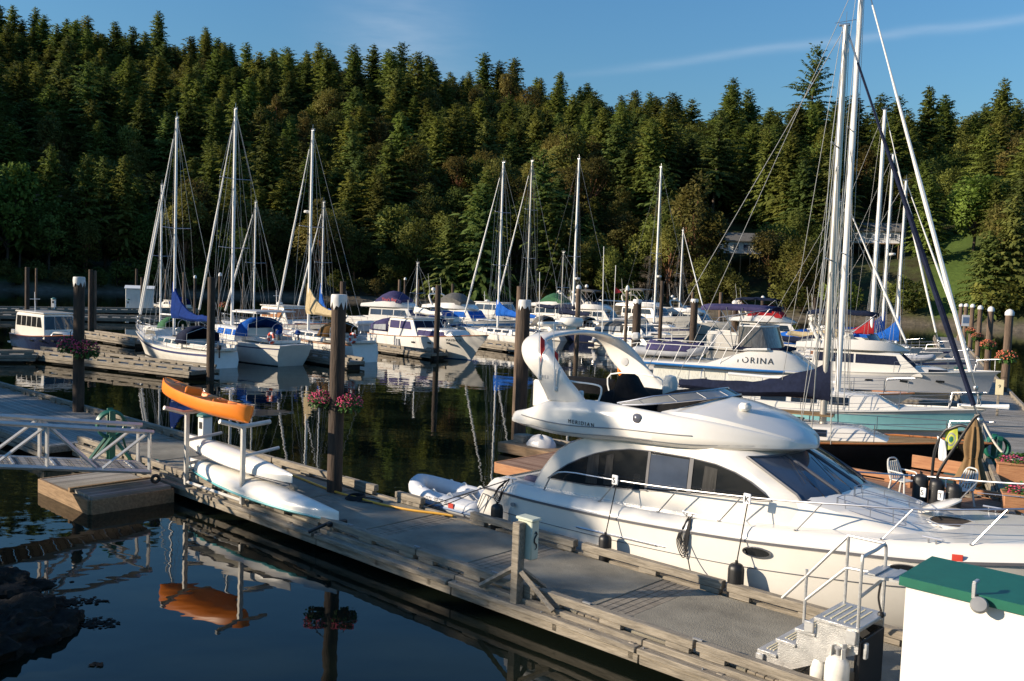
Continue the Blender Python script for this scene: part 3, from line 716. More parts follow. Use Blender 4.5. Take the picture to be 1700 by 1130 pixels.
solo('shrub', 'gorse', 5, 6, 1.1, 'yellow flowering broom bush at the far left shore')
solo('shrub', 'gorse', 462, 3, 1.7, 'yellowish shore bush behind the white pilothouse boat', sz=2.0)
solo('shrub', 'gorse', 620, 3, 1.2, 'olive shore bush behind the boat with the purple canopy')
solo('shrub', 'shrub', 240, 4, 1.7, 'dark green shore bush right of the left lawn')
solo('bare_tree', 'bare', 1072, 3.5, 1.0, 'grey bare branched tree on the shore behind the white motor yacht')
solo('bare_tree', 'bare', 1125, 6, 1.05, 'grey brown bare tree right of the other bare tree on the shore')
solo('fir_tree', 'fir2', 1665, 8, .95, 'broad fir at the right edge standing close to the shore')
solo('arbutus_tree', 'arb1', 1142, 12, 1.35, 'large rust coloured arbutus left of the small white house', sz=1.75)
rs = random.Random(31)
for px in (18, 62, 104, 150, 196, 268, 300, 342, 388, 420, 505, 548, 590, 655, 700, 745, 800, 850, 905, 955, 1005, 1045):
    s = rs.uniform(.7, 1.35); solo('shrub', rs.choice(('shrub', 'shrub', 'gorse')), px + rs.uniform(-9, 9), rs.uniform(1.8, 4.5), s, 'low green bush along the far shore behind the moored boats', rs.random() * 6, group='low bushes along the far shore')
for px, d, s, k, lb in ((30, 13, .8, 'fir3', 'slender fir with a bare trunk leftmost before the left house'), (76, 16, .9, 'fir1', 'tall fir standing before the middle of the left house'), (112, 12, .55, 'fir4', 'short bushy fir in front of the left house deck'),
        (136, 15, .95, 'fir3', 'tall fir with a pale bare trunk right of the short bushy fir'), (172, 18, .85, 'fir5', 'open crowned fir before the second shaded house'), (206, 16, .9, 'fir1', 'slim fir at the right end of the second shaded house'), (228, 20, .8, 'fir0', 'dark fir right of the second shaded house')):
    solo('fir_tree', k, px, d, s, lb, px * .1)
# ------------------------------------------------------------------ docks
def bullrail(L, y, z0, seg=3.05, gap=0.0, w=0.15, h=0.14, blk=0.09, x0=0.0, rnd=random.Random(3)):
    """timber rail carried on short blocks; one mesh"""
    m = MB(); x = x0
    while x < L - 0.3:
        e = min(L, x + seg - rnd.uniform(.0, .05))
        m.bbox(((x + e) / 2, y + rnd.uniform(-.012, .012), z0 + blk + h / 2), (e - x - .012, w, h), .012)
        for bx in (x + .28, (x + e) / 2, e - .28):
            m.bbox((bx, y, z0 + blk / 2 + .001), (.42, w * .94, blk - .004), .008)
        x = x + seg + gap
    return m
def dock(name, label, a, b, width, deck='deckwood', z=0.5, rails=(True, True), group=None, cat='dock', fl=True, timber='timber', wal=True):
    """floating dock whose front edge runs a->b; it extends to the left of that direction"""
    a, b = Vector((a[0], a[1], 0)), Vector((b[0], b[1], 0)); L = (b - a).length; d = (b - a).normalized()
    t = thing(name, label, cat, (a.x, a.y, 0), math.atan2(d.y, d.x), group)
    m = MB(); m.box((L / 2, width / 2, z - .03), (L, width - .08, .06)); m.build('deck', M[deck], t, smooth=0)
    if rails[0]: bullrail(L, .09, z).build('bull_rail', M[timber], t)
    if rails[1]: bullrail(L, width - .09, z).build('bull_rail', M[timber], t)
    if wal:
        m = MB()
        for y in (-.03, width + .03): m.bbox((L / 2, y, z - .12), (L, .09, .2), .012); m.bbox((L / 2, y - .03 * (1 if y < 0 else -1), z - .31), (L - .05, .07, .13), .012)
        for x in (-.03, L + .03): m.bbox((x, width / 2, z - .12), (.06, width - .02, .2), .012)
        m.build('waler', M[timber], t)
    if fl:
        m = MB(); x = .3
        while x < L - .4:
            e = min(L - .2, x + 2.2); m.bbox(((x + e) / 2, width / 2, z - .5), (e - x, width - .25, .62), .05); x += 3.05
        m.build('float', M['floats'], t)
    return t
V0, V1 = 11.98, 14.9
def main_dock():
    u0, u1 = -28.95, 3.0
    t = thing('main_dock', 'long concrete panelled dock with timber rails running beside the big white motor yacht', 'dock', W(u0, V0), rz_of(DOCK_AZ))
    wd = V1 - V0; L = u1 - u0; r = random.Random(5)
    js = [-15.67 + 3.13 * k for k in range(-5, 7)]
    prev = u0
    for k, j in enumerate(js):
        if j - prev > .3:
            m = MB(); m.bbox(((prev + j) / 2 - u0, wd / 2, .44), (j - prev - .02, wd - .3, .11), .008); m.build('concrete_panel', M['concrete'], t)
        s0, s1 = j, j + .72
        m = MB(); n = 5; w_ = (s1 - s0) / n
        for q in range(n): m.bbox((s0 + w_ * (q + .5) - u0, wd / 2 + r.uniform(-.01, .01), .452 + r.uniform(-.004, .004)), (w_ - .012, wd - .32, .06), .005)
        m.build('plank_strip', M['timber'], t); prev = s1
    if u1 - prev > .3:
        m = MB(); m.bbox(((prev + u1) / 2 - u0, wd / 2, .44), (u1 - prev - .02, wd - .3, .11), .008); m.build('concrete_panel', M['concrete'], t)
    bullrail(L, .07, .5, 3.13, blk=.085).build('bull_rail', M['timber'], t)
    # the far rail is broken by the pile and by mooring gaps
    m1 = bullrail(-18.0 - u0, wd - .08, .5, 3.2, h=.15); m1.build('bull_rail', M['timber'], t)
    for a, b in ((-17.2, -16.25), (-14.6, -11.6), (-11.4, -8.2), (-8.1, -5.0), (-4.9, -1.8)):
        m = MB(); m.bbox(((a + b) / 2 - u0, wd - .08, .5 + .17), (b - a, .16, .15), .012)
        for bx in (a + .25, (a + b) / 2, b - .25): m.bbox((bx - u0, wd - .08, .545), (.4, .15, .09), .008)
        m.build('bull_rail', M['timber'], t)
    m = MB(); x = 0.0
    while x < L:
        e = min(L, x + 4.2)
        m.bbox(((x + e) / 2, .0, .425), (e - x - .015, .13, .145), .012); m.bbox(((x + e) / 2, -.16, .375), (e - x - .03 + r.uniform(-.1, 0), .17, .09), .012)
        m.bbox(((x + e) / 2, -.10, .22), (e - x - .02, .09, .16), .012); x = e
    m.bbox((L / 2, wd + .02, .42), (L, .12, .16), .012); m.bbox((L / 2, wd + .03, .24), (L, .08, .14), .012)
    for k in range(int(L / 1.55)):
        m.bbox((k * 1.55 + .7, -.075, .30), (.11, .14, .26), .01)
    m.build('waler', M['timber'], t)
    m = MB(); x = .4
    while x < L - .5: m.bbox((x + 1.1, wd / 2, .02), (2.2, wd - .5, .62), .05); x += 3.13
    m.build('float', M['floats'], t)
    m = MB()
    for k in range(int(L / 1.04)):
        m.lathe([(.018, 0), (.018, .02)], 6, (k * 1.04 + .3, -.16, .42)); m.box((k * 2.1 + .9, .07, .74), (.16, .05, .02)) if k * 2.1 < L - 2 else None
    m.build('bolt', M['lampgrey'], t)
    return t
main_dock()
p = W(-62, 11.1); q = W(-28.95, 11.1)
wk = dock('walkway_dock', 'wide grey plank dock in the shade at the far left beyond the gangway', p, q, 3.8, 'deckwoodx', rails=(False, True))
A0 = PZ(20, 583, .5); A1 = PZ(316, 616, .5)
dA = (A1 - A0).normalized()
dock('finger_dock', 'sunlit finger dock in front of the sailboat with the navy stripe', A0, A1, 2.0, 'deckwoodx', group=None)
# walkway at the back left and finger docks between the boats
def pxdock(name, label, pa, pb, width, **k): return dock(name, label, PZ(*pa, .5), PZ(*pb, .5), width, **k)
pxdock('back_dock', 'long pale dock behind the left hand sailboats', (-60, 521), (640, 538), 2.2, deck='deckwoodx')
pxdock('back_dock', 'far thin dock nearest the left shore, with two white pedestals on it', (-60, 512), (330, 515), 2.0, deck='deckwoodx')
pxdock('finger_dock', 'short finger dock between the small far left sailboat and the striped sailboat', (135, 553), (225, 566), 1.2, deck='deckwoodx')
pxdock('finger_dock', 'finger dock between the blue canvas sailboat and the tan covered sailboat', (470, 583), (578, 600), 1.2, deck='deckwoodx')
pxdock('finger_dock', 'sunlit finger dock in front of the classic white wooden cruiser', (590, 569), (716, 586), 1.5, deck='deckwoodx')
pxdock('finger_dock', 'shaded finger dock right of the wooden cruiser bow', (770, 565), (868, 578), 1.3, deck='deckwoodx')
pxdock('finger_dock', 'short dock end beside the white motor yacht in the middle distance', (985, 540), (1098, 553), 1.6, deck='deckwoodx')
pxdock('finger_dock', 'far finger dock behind the dark hulled sailboat', (880, 545), (1000, 556), 1.2, deck='deckwoodx')
pxdock('back_dock', 'distant dock behind the middle boats loaded with gear', (640, 535), (1250, 545), 2.0, deck='deckwoodx')
pxdock('finger_dock', 'dark dock at the left edge beside the little white cabin boat', (-40, 588), (60, 589), 1.0, deck='deckwoodx')
# right hand dock
RD = Vector((math.sin(R(23.3)), math.cos(R(23.3)), 0)); RN = Vector((-RD.y, RD.x, 0))
RB = Vector((29.3, 54.64, 0))
def rd(s, n=0.0): return RB + RD * s + RN * n        # s along the dock away from the camera, n to its left
p = rd(-40); q = rd(75)
dock('right_dock', 'long grey dock at the right lined with white capped piles and flower baskets', p, q, 2.9, 'deckwood')
for k, (s, L) in enumerate(((-16.2, 9), (-8.5, 9), (-.2, 10), (8.8, 9), (18, 9), (29, 9))):
    a = rd(s, 2.95); b = rd(s, 2.95 + L)
    dock('finger_dock', ('narrow finger dock between the black hulled and aqua hulled sailboats', 'narrow finger dock behind the white flybridge yacht with the blue line', 'narrow finger dock beyond the grey sided motor yacht',
         'narrow finger dock beside the grey inflatable', 'far narrow finger dock by the red covered sailboat', 'farthest narrow finger dock of the right hand dock')[k], b, a, 1.0, 'deckwoodx', rails=(False, False))
# the cedar patio float beyond the yacht
t = thing('patio_float', 'reddish plank patio float with timber kerb beyond the big white yacht', 'dock', W(-16, 20.2), rz_of(DOCK_AZ))
m = MB(); m.box((6.5, 3.7, .47), (19, 7.3, .06)); m.build('deck', M['patio'], t, smooth=0)
bullrail(16, 7.3, .5, 3.2, w=.16, h=.14).build('bull_rail', M['timberred'], t)
m = MB(); m.bbox((6.5, 7.42, .36), (19, .1, .3), .01); m.bbox((6.5, .0, .36), (19, .1, .3), .01); m.bbox((-3.05, 3.7, .36), (.1, 7.3, .3), .01); m.build('waler', M['timberred'], t)
m = MB(); m.bbox((6.5, 3.7, .1), (18.6, 7.0, .5), .05); m.build('float', M['floats'], t)
# ramp float
t = thing('ramp_float', 'low brown timber float under the foot of the gangway', 'float', W(-25.3, 9.55, -.11), rz_of(DOCK_AZ))
m = MB(); m.box((1.5, 1.05, .42), (3.0, 2.05, .05)); m.build('deck', M['deckwood'], t, smooth=0)
m = MB(); m.bbox((1.5, -.02, .25), (3.04, .09, .42), .012); m.bbox((-.03, 1.05, .25), (.09, 2.1, .42), .012); m.bbox((3.06, 1.05, .25), (.09, 2.1, .42), .012)
m.bbox((1.9, 1.0, .50), (.12, 2.1, .12), .012); m.build('frame', M['timberwarm'], t)
m = MB(); m.box((2.5, 1.05, .485), (1.06, 2.0, .08)); m.build('step_deck', M['deckwood'], t, smooth=0)
m = MB(); m.bbox((1.5, 1.05, .0), (2.8, 1.9, .3), .04); m.build('float', M['floats'], t)
# floats beside the middle pile
c = PZ(893, 742, .3)
t = thing('work_float', 'small timber work float with a tarpaulin beside the tall pile astern of the yacht', 'float', (c.x, c.y, 0), rz_of(DOCK_AZ))
m = MB(); m.bbox((0, 0, .22), (2.4, 1.5, .34), .02); m.build('deck', M['timberwarm'], t)
m = MB(); m.bbox((.2, .5, .50), (2.0, .14, .16), .02); m.bbox((-.7, 0, .5), (.5, .5, .3), .03); m.build('timbers', M['timber'], t)
m = MB(); rr = random.Random(2)
m.loft([[(.25 + .75 * math.cos(a) * k, -.1 + .5 * math.sin(a) * k * (1 + .1 * math.sin(5 * a)), z + .05 * math.sin(3 * a)) for a in [i * 6.283 / 18 for i in range(18)]] for k, z in ((1.0, .36), (.96, .6), (.7, .82), (.3, .9), (.05, .92))], True, False, True)
o_ = m.build('tarpaulin', M['gelgrey'], t); o_.scale = (.8, .8, .8)

# ------------------------------------------------------------------ piles
def pile(label, top, base, wpx, m='pile', cap=None, zb=0.5, group=None, lean=0.0):
    b = PZ(base[0], base[1], zb); tp = PY(top[0], top[1], b.y)
    r = wpx / F_PX * b.y / 2; h = tp.z
    t = thing('mooring_pile', label, 'pile', (b.x, b.y, 0), random.Random(int(top[0])).random() * 6, group)
    k = MB(); rn = random.Random(int(top[0] * 7)); n = 14; rings = []
    for z in [-3 + (h + 3) * i / 14 for i in range(15)]:
        q = r * (1.06 - .10 * (z + 3) / (h + 3)) * (1 + rn.uniform(-.02, .02)); rings.append([(math.cos(6.2832 * j / n) * q * (1 + .025 * math.sin(3 * j)) , math.sin(6.2832 * j / n) * q, z) for j in range(n)])
    k.loft(rings, True, True, True).build('shaft', M[m], t)
    if cap == 'cone':
        c = MB(); c.lathe([(r * 1.12, h - .12), (r * 1.14, h + .05), (r * .75, h + .19), (r * .08, h + .26)], 14); c.build('cap', M['pilecap'], t)
    elif cap == 'torn':
        c = MB(); rings = []
        for zi, (zz, q) in enumerate(((h + .06, .2), (h + .055, .98), (h + .01, 1.05), (h - .05, 1.07))):
            rings.append([(math.cos(6.2832 * j / 20) * r * q, math.sin(6.2832 * j / 20) * r * q, zz) for j in range(20)])
        rings.append([(math.cos(6.2832 * j / 20) * r * 1.09, math.sin(6.2832 * j / 20) * r * 1.09, h - .10 - .24 * abs(math.sin(j * 1.37 + top[0])) ** 2) for j in range(20)])
        c.loft(rings, True, True, False).build('cap', M['pilecap'], t)
    return t, b, h, r
bigpile = pile('thick dark torn capped pile on the main dock, carrying two pink flower baskets', (560, 492), (555, 815), 25, 'pile', 'torn')
pile('slim dark pile standing just behind the thick pile with the pink baskets', (569, 467), (566, 618), 10, 'pile', zb=0)
leftpile = pile('dark pile with a torn white cap on the shaded walkway at left', (134, 462), (130, 683), 18, 'pile', 'torn')
pile('brown pile at the end of the sunlit finger dock by the striped sailboat', (351, 460), (349, 622), 13, 'pile', zb=.3)
pile('slender pile in front of the wooden cruiser at its dock end', (729, 473), (724, 590), 9.5, 'pile', zb=.3)
pile('stout dark torn capped pile astern of the yacht by the work float', (870, 500), (862, 748), 20, 'pile', 'torn', zb=0)
pile('taller brown pile close behind the stout white capped pile', (862, 475), (856, 690), 12, 'pilegrey', zb=0)
pile('grey brown pile with a small white cap beside the dark hulled sailboat', (962, 477), (957, 573), 8, 'pilegrey', 'cone', zb=0)
pile('thin reddish pile with a white cap left of the motor yachts', (973, 475), (971, 545), 5, 'pile', 'cone', zb=0)
pile('dark pile with a torn white cap in the water left of the yacht TORINA', (1059, 498), (1053, 618), 14, 'pile', 'torn', zb=0)
pile('thin grey pile left of the dark torn capped pile', (1041, 479), (1036, 610), 5.5, 'pilegrey', 'cone', zb=0)
pile('slim dark pile before the bow of the white motor yacht', (1099, 466), (1094, 588), 6.5, 'pile', zb=0)
pile('brown pile with a torn white cap near the outboard motor', (1155, 497), (1149, 585), 12, 'pile', 'torn', zb=0)
pile('pale thin pile touching the brown torn capped pile', (1149, 484), (1146, 570), 4.5, 'pilegrey', zb=0)
pile('grey pile near the far shore with gear boxes at its foot', (1197, 485), (1195, 528), 6, 'pilegrey', zb=0)
pile('reddish pile under the purple navy bimini', (1222, 502), (1217, 580), 10, 'pile', 'cone', zb=0)
pile('brown pile with a white cap behind the bimini', (1266, 494), (1263, 560), 6, 'pile', 'cone', zb=0)
pile('reddish pile right of the radar domes', (1353, 494), (1350, 560), 5, 'pile', zb=0)
RP = []
for (tp, bs, wd_), lb in zip([((1677, 520), (1667, 650), 13), ((1645, 514), (1638, 618), 10), ((1627, 511), (1622, 594), 8), ((1614, 508), (1610, 579), 7), ((1604, 507), (1600, 570), 6.5), ((1595, 507), (1592, 565), 6.5)],
        ('nearest white capped pile on the right dock, with a coral flower basket', 'second white capped pile on the right dock from the near end', 'third white capped pile on the right dock from the near end',
         'fourth white capped pile on the right dock from the near end', 'fifth white capped pile on the right dock with a small sign on it', 'farthest white capped pile on the right dock')):
    RP.append(pile(lb, tp, bs, wd_, 'pilegrey', 'cone', group='white capped piles along the right dock'))
for lb, tp, bs, wd_, mm, cp in (
        ('dark pile behind the white cabin boat at the left', (42, 443), (45, 528), 7, 'pile', None), ('thin pile at the left shore', (62, 445), (60, 512), 3.5, 'pilegrey', None),
        ('black pile just right of the torn capped pile at the left', (149, 447), (150, 545), 7, 'pile', None), ('grey streaked pile next to the black pile at the left', (157, 449), (157, 545), 5.5, 'pilegrey', None),
        ('thin reddish pile by the white shed on the far left dock', (228, 446), (226, 515), 4, 'pile', None), ('dark pile right beside the white shed on the far dock', (236, 460), (235, 525), 4.5, 'pile', None),
        ('thin pale pile behind the small blue covered runabout', (276, 447), (275, 515), 3.5, 'pilegrey', None), ('brown pile right of the mast with the royal blue sail cover', (307, 452), (305, 530), 6, 'pile', None),
        ('dark pile with a white lamp behind the twin forestays', (324, 460), (323, 525), 4.5, 'pile', 'cone'), ('thin dark pile hung with an orange flower basket', (363, 456), (364, 545), 5, 'pile', 'cone'),
        ('thin pile left of the tall ketch masts', (403, 454), (403, 515), 3, 'pilegrey', None), ('pale pile behind the boat with the purple canopy', (664, 464), (662, 520), 5, 'pilegrey', None),
        ('dark pile with a lamp arm behind the wooden cruiser', (673, 463), (671, 525), 4, 'pile', 'cone'), ('thin pile left of the grey canopied cruiser', (695, 463), (694, 520), 3.5, 'pile', None),
        ('thin pile in front of the blue canvas cruiser', (752, 471), (750, 530), 5, 'pile', None)):
    pile(lb, tp, bs, wd_, mm, cp, zb=0)

# ------------------------------------------------------------------ flower baskets
def basket_mesh(seed, r, petals):
    rn = random.Random(seed); lf = MB(); fl = MB(); pt = MB()
    for i in range(420):
        u = rn.uniform(-.75, 1); th = rn.random() * 6.283; q = math.sqrt(max(0, 1 - u * u)); k = rn.uniform(.75, 1.12)
        p = Vector((q * math.cos(th) * r * k, q * math.sin(th) * r * k, u * r * .72 * k)); d = p.normalized() + Vector((rn.uniform(-.7, .7), rn.uniform(-.7, .7), rn.uniform(-.8, .3)))
        clump(lf, p, d, r * rn.uniform(.22, .42), r * rn.uniform(.12, .24), rn)
    for i in range(150):
        u = rn.uniform(-.15, 1); th = rn.random() * 6.283; q = math.sqrt(max(0, 1 - u * u)); k = rn.uniform(.95, 1.32)
        c = Vector((q * math.cos(th) * r * k, q * math.sin(th) * r * k, u * r * .78 * k)); s = r * rn.uniform(.04, .10)
        fl.ball(c, s, 6, 4)
    pt.lathe([(r * .2, -r * .75), (r * .55, -r * .55), (r * .72, -r * .05), (r * .74, 0)], 14)
    return lf.mesh('foliage', M['basketleaf'], 0), fl.mesh('blossom', M[petals], 60), pt.mesh('pot', M['soil'], 60)
BK = {'pink': basket_mesh(1, .40, 'flowerpink'), 'coral': basket_mesh(2, .45, 'flowerorange')}
def basket(kind, loc, label, toward, s=1.0, group=None):
    e = thing('flower_basket', label, 'flower basket', loc, random.random() * 6, group); e.scale = (s, s, s)
    for nm, me in zip(('foliage', 'blossom', 'pot'), BK[kind]):
        o = bpy.data.objects.new(nm, me); COL.objects.link(o); o.parent = e
    m = MB(); q = e.matrix_basis.inverted() @ Vector(toward) if False else (Matrix.Rotation(-e.rotation_euler.z, 4, 'Z') @ (Vector(toward) - Vector(loc))) / s
    m.tube([tuple(q), tuple(q * .5 + Vector((0, 0, .55))), (0, 0, .55), (0, 0, .1)], .018, 5); m.build('bracket', M['darkbox'], e)
    return e
_, b, h, r = bigpile
def onpix(x, y, Y): return PY(x, y, Y)
basket('pink', onpix(533, 664, b.y + .05), 'pink flower basket on the left side of the thick front pile', (b.x, b.y, onpix(545, 640, b.y).z), .66)
basket('pink', onpix(580, 671, b.y - .1), 'pink flower basket on the right side of the thick front pile', (b.x, b.y, onpix(565, 655, b.y).z), .68)
_, b, h, r = leftpile
basket('pink', onpix(117, 574, b.y), 'shaded flower basket on the left side of the walkway pile', (b.x, b.y, onpix(130, 560, b.y).z), .95)
basket('pink', onpix(142, 582, b.y - .2), 'flower basket on the right side of the walkway pile', (b.x, b.y, onpix(134, 570, b.y).z), 1.0)
for k, (px, py, s) in enumerate(((1670.5, 593, 1.05), (1641, 573, 1.0), (1623, 559, .95), (1611, 549, .9), (1594, 541, .9))):
    _, b, h, r = RP[k if k < 4 else 5]; c = onpix(px, py, b.y - .05)
    basket('coral', c, ('coral flower basket on the nearest right dock pile', 'coral flower basket on the second right dock pile', 'coral pink flower basket on the third right dock pile',
           'small coral flower basket on the fourth right dock pile', 'tiny orange flower basket on the farthest right dock pile')[k], (b.x, b.y, c.z + .4), s, 'coral baskets on the right dock piles')
c = PZ(364, 545, 0); c = onpix(372, 508, c.y)
basket('coral', c, 'orange flower basket behind the royal blue sail cover', (c.x - .5, c.y, c.z + .5), 1.0)
# ------------------------------------------------------------------ the big white motor yacht
def tab(*p): return list(p)
Y_B = tab((0, 1.86), (.12, 2.03), (.5, 2.10), (.63, 2.04), (.74, 1.83), (.85, 1.38), (.94, .72), (1, .02))          # half beam at the rub rail by fraction
Y_RZ = tab((0, 1.16), (.18, 1.20), (.32, 1.26), (.49, 1.41), (.65, 1.61), (.74, 1.71), (.86, 1.92), (1, 2.12))
def yrub(x):
    """rub rail half beam and height at x"""
    s = (x - .22) / (13.35 - .22); s = max(0, min(1, s)); return smooth_interp(Y_B, s), smooth_interp(Y_RZ, s)
def yacht():
    t = thing('motor_yacht', 'large white flybridge motor yacht with a swept radar arch lying along the main dock', 'yacht', W(-15.0, 17.25), rz_of(DOCK_AZ))
    # hull shell
    n = 44; half = []
    for i in range(n + 1):
        s = i / n; s = s ** .92 if s > 0 else 0
        b = smooth_interp(Y_B, s); rz = smooth_interp(Y_RZ, s)
        def X(a, e): return a + (e - a) * s
        ch = b * (lerp(.95, .55, max(0, (s - .45) / .55) ** 1.4)) if s < .999 else .012
        czr = lerp(.02, .95, max(0, (s - .45) / .55) ** 2.0)
        half.append([(X(-.50, 11.4), .0, lerp(-.75, .35, max(0, (s - .72) / .28) ** 2.2)),
                     (X(-.48, 12.0), ch * .55, lerp(-.45, .55, max(0, (s - .6) / .4) ** 2)),
                     (X(-.42, 12.35), ch, czr), (X(-.38, 12.42), ch * 1.015 + .01, czr + .09),
                     (X(-.12, 12.95), lerp(ch, b, .62), lerp(czr, rz, .5)),
                     (X(.12, 13.25), lerp(ch, b, .95), rz - .13),
                     (X(.22, 13.35), b, rz - .02), (X(.24, 13.40), b + .03, rz + .0), (X(.25, 13.40), b + .03, rz + .05),
                     (X(.28, 13.36), b * .995, rz + .07), (X(.34, 13.30), max(.01, b - .05), rz + .17), (X(.40, 13.22), max(.01, b - .13), rz + .255), (X(.44, 13.15), max(.008, b - .20), rz + .275)])
    rings = [[(x, -y, z) for x, y, z in reversed(h[1:])] + [(h[0][0], 0, h[0][2])] + [(x, y, z) for x, y, z in h[1:]] for h in half]
    K = len(half[0]); mis = []
    for j in range(len(rings[0]) - 1):
        lev = min(abs(j - (K - 1)), abs(j + 1 - (K - 1)))     # 0 next to the keel
        mis.append({0: 2, 1: 2, 2: 3, 7: 1}.get(lev, 0))
    m = MB(); m.loft(rings, False, mis=mis); m.f.append(tuple(range(len(rings[0])))); m.mi.append(0)
    m.build('hull', [M['gel'], M['line'], M['bottom'], M['gel']], t, smooth=38, fix=True)
    # thin style lines along the topsides
    m = MB()
    for sg in (-1, 1):
        P_ = []
        for i in range(2, 41):
            a, b_ = half[i][4], half[i][5]; P_.append((a[0] * .55 + b_[0] * .45, sg * (a[1] * .55 + b_[1] * .45 + .008), a[2] * .62 + b_[2] * .38))
        m.tube(P_, .008, 5)
    for pts in ([(-.14, .38), (.20, 1.00), (.24, 1.06), (.62, 1.0)], [(.42, 1.02), (.12, .42)]):
        P_ = []
        for x, z in pts: P_.append((x, -(lerp(1.80, 1.93, (z - .3) / .8) + .012), z))
        m.tube(P_, .011, 5)
    m.build('style_line', M['line'], t)
    m = MB()
    for sg in (-1,):
        m.tube([(2.9, sg * 2.03, .88), (3.3, sg * 2.05, .90), (5.3, sg * 2.085, .955)], [.01, .035, .012], 6, sq=.7)
    m.build('side_vent', M['steel'], t)
    m = MB(); m.tube([(3.1, -2.065, .885), (5.1, -2.10, .945)], .012, 6); m.build('vent_slot', M['line'], t)
    # decks
    m = MB(); L_ = []
    for i in range(n + 1):
        h = half[i][-1]; L_.append(h)
    idx = [i for i in range(n + 1) if L_[i][0] >= 1.45]
    m.loft([[(L_[i][0], -L_[i][1] + .02, L_[i][2] - .012), (L_[i][0], 0, L_[i][2] + .02), (L_[i][0], L_[i][1] - .02, L_[i][2] - .012)] for i in idx], False)
    m.build('deck', M['gel'], t, fix=True)
    m = MB()
    for sg in (-1, 1):      # cockpit coamings, sole and aft seat
        q = [i for i in range(n + 1) if L_[i][0] < 1.7]
        rg = []
        for i in q: x, y, z = L_[i]; rg.append([(x, sg * y, z - .01), (x, sg * (y - .32), z), (x, sg * (y - .34), .7)])
        m.loft(rg, False)
    m.box((.85, 0, .66), (1.7, 3.2, .08)); m.bbox((.52, 0, 1.12), (.36, 3.3, .56), .08)
    m.build('cockpit', M['gel'], t, fix=True)
    m = MB(); m.bbox((1.05, 1.2, 1.25), (.6, .7, .22), .06); m.bbox((1.2, -1.25, 1.4), (.5, .28, .26), .06); m.build('cockpit_cushion', M['cushion'], t)
    m = MB(); pts = [(-1.35, 1.2), (-1.2, 1.55), (-.3, 1.8), (-.3, -1.8), (-1.2, -1.55), (-1.35, -1.2)]
    m.prism([(x, y, .24) for x, y in pts], (0, 0, .13)); m.build('swim_platform', M['gel'], t, fix=True)
    m = MB(); m.bbox((-.32, 0, .62), (.08, 1.0, .5), .02); m.build('transom_door', M['gel2'], t)
    # saloon: plan outline by height
    zl = [1.40, 1.55, 1.8, 2.05, 2.3, 2.5, 2.68, 2.80, 2.90]
    xa = tab((1.40, 1.40), (1.55, 1.46), (1.9, 1.66), (2.35, 2.06), (2.55, 2.38), (2.70, 2.75), (2.9, 3.4))
    xf = tab((1.4, 8.35), (2.05, 8.25), (2.3, 7.98), (2.83, 6.88), (2.95, 6.6))
    ws = tab((1.4, 1.62), (1.8, 1.60), (2.3, 1.555), (2.7, 1.50), (2.95, 1.44))
    def fx(z, y): return interp(xf, z) - .34 * (abs(y) / 1.4) ** 2.4
    def plan(z):
        a, w_ = interp(xa, z), interp(ws, z); P_ = []
        nf = 17
        for k in range(nf):
            y = -w_ + 2 * w_ * k / (nf - 1); e = max(0, (abs(y) / w_ - .86) / .14)
            P_.append((fx(z, y) - .28 * e ** 2, y * (1 - .012 * e), z))
        for k in range(1, 9): P_.append((lerp(P_[nf - 1][0], a + .12, k / 8), w_, z))
        P_ += [(a, w_ - .12, z), (a - .02, 0, z), (a, -w_ + .12, z)]
        for k in range(0, 8): P_.append((lerp(a + .12, P_[0][0], k / 8), -w_, z))
        return P_
    m = MB(); m.loft([plan(z) for z in zl], True, False, True); m.build('cabin', M['gel'], t, smooth=35, fix=True)
    # side windows, one arched sheet each side with a lighter sliding pane
    def sidepoly(nm, pts, mt, off, par=None, sides=(-1, 1), th=.012):
        out = None
        for sg in sides:
            m = MB(); fine = []
            for (x0, z0), (x1, z1) in zip(pts, pts[1:] + pts[:1]):
                for k in range(4): fine.append((lerp(x0, x1, k / 4), lerp(z0, z1, k / 4)))
            # triangulated as a strip keeps it on the curved side
            m.prism([(x, sg * (interp(ws, z) + off), z) for x, z in fine], (0, sg * th, 0)); out = m.build(nm, M[mt], par or t, smooth=30, fix=True)
        return out
    win = [(1.90, 1.665), (2.12, 1.84), (2.42, 2.05), (2.79, 2.245), (3.15, 2.40), (3.53, 2.52), (4.0, 2.61), (4.49, 2.645), (5.4, 2.655), (6.0, 2.62), (6.4, 2.54), (6.75, 2.42), (7.03, 2.28), (7.20, 2.15), (6.9, 2.10), (6.19, 2.05), (5.12, 1.94), (4.06, 1.80), (3.3, 1.735), (3.0, 1.70)]
    wins = sidepoly('window', win, 'glass', .006)
    for a_, b_, c_, d_ in ((2.95, 2.32, 3.25, 2.40), (3.42, 2.40, 3.62, 2.47), (5.75, 2.56, 6.05, 2.54)): sidepoly('curtain', [(a_, interp(((1.9, 1.66), (3.0, 1.70), (4.06, 1.80), (5.12, 1.94), (6.19, 2.05), (7.2, 2.13)), a_) + .05), (a_ + .02, b_), (c_, d_), (c_, interp(((1.9, 1.66), (3.0, 1.70), (4.06, 1.80), (5.12, 1.94), (6.19, 2.05), (7.2, 2.13)), c_) + .05)], 'tintcurtain', .0185, th=.003)
    sidepoly('window_frame', [(4.46, 1.84), (4.46, 2.64), (4.52, 2.64), (4.52, 1.845)], 'line', .019)
    sidepoly('sliding_pane', [(4.53, 1.90), (4.53, 2.60), (5.42, 2.62), (5.42, 2.02)], 'glassb', .020)
    sidepoly('window_frame', [(5.43, 1.97), (5.43, 2.65), (5.52, 2.65), (5.52, 1.98)], 'line', .019)
    m = MB()
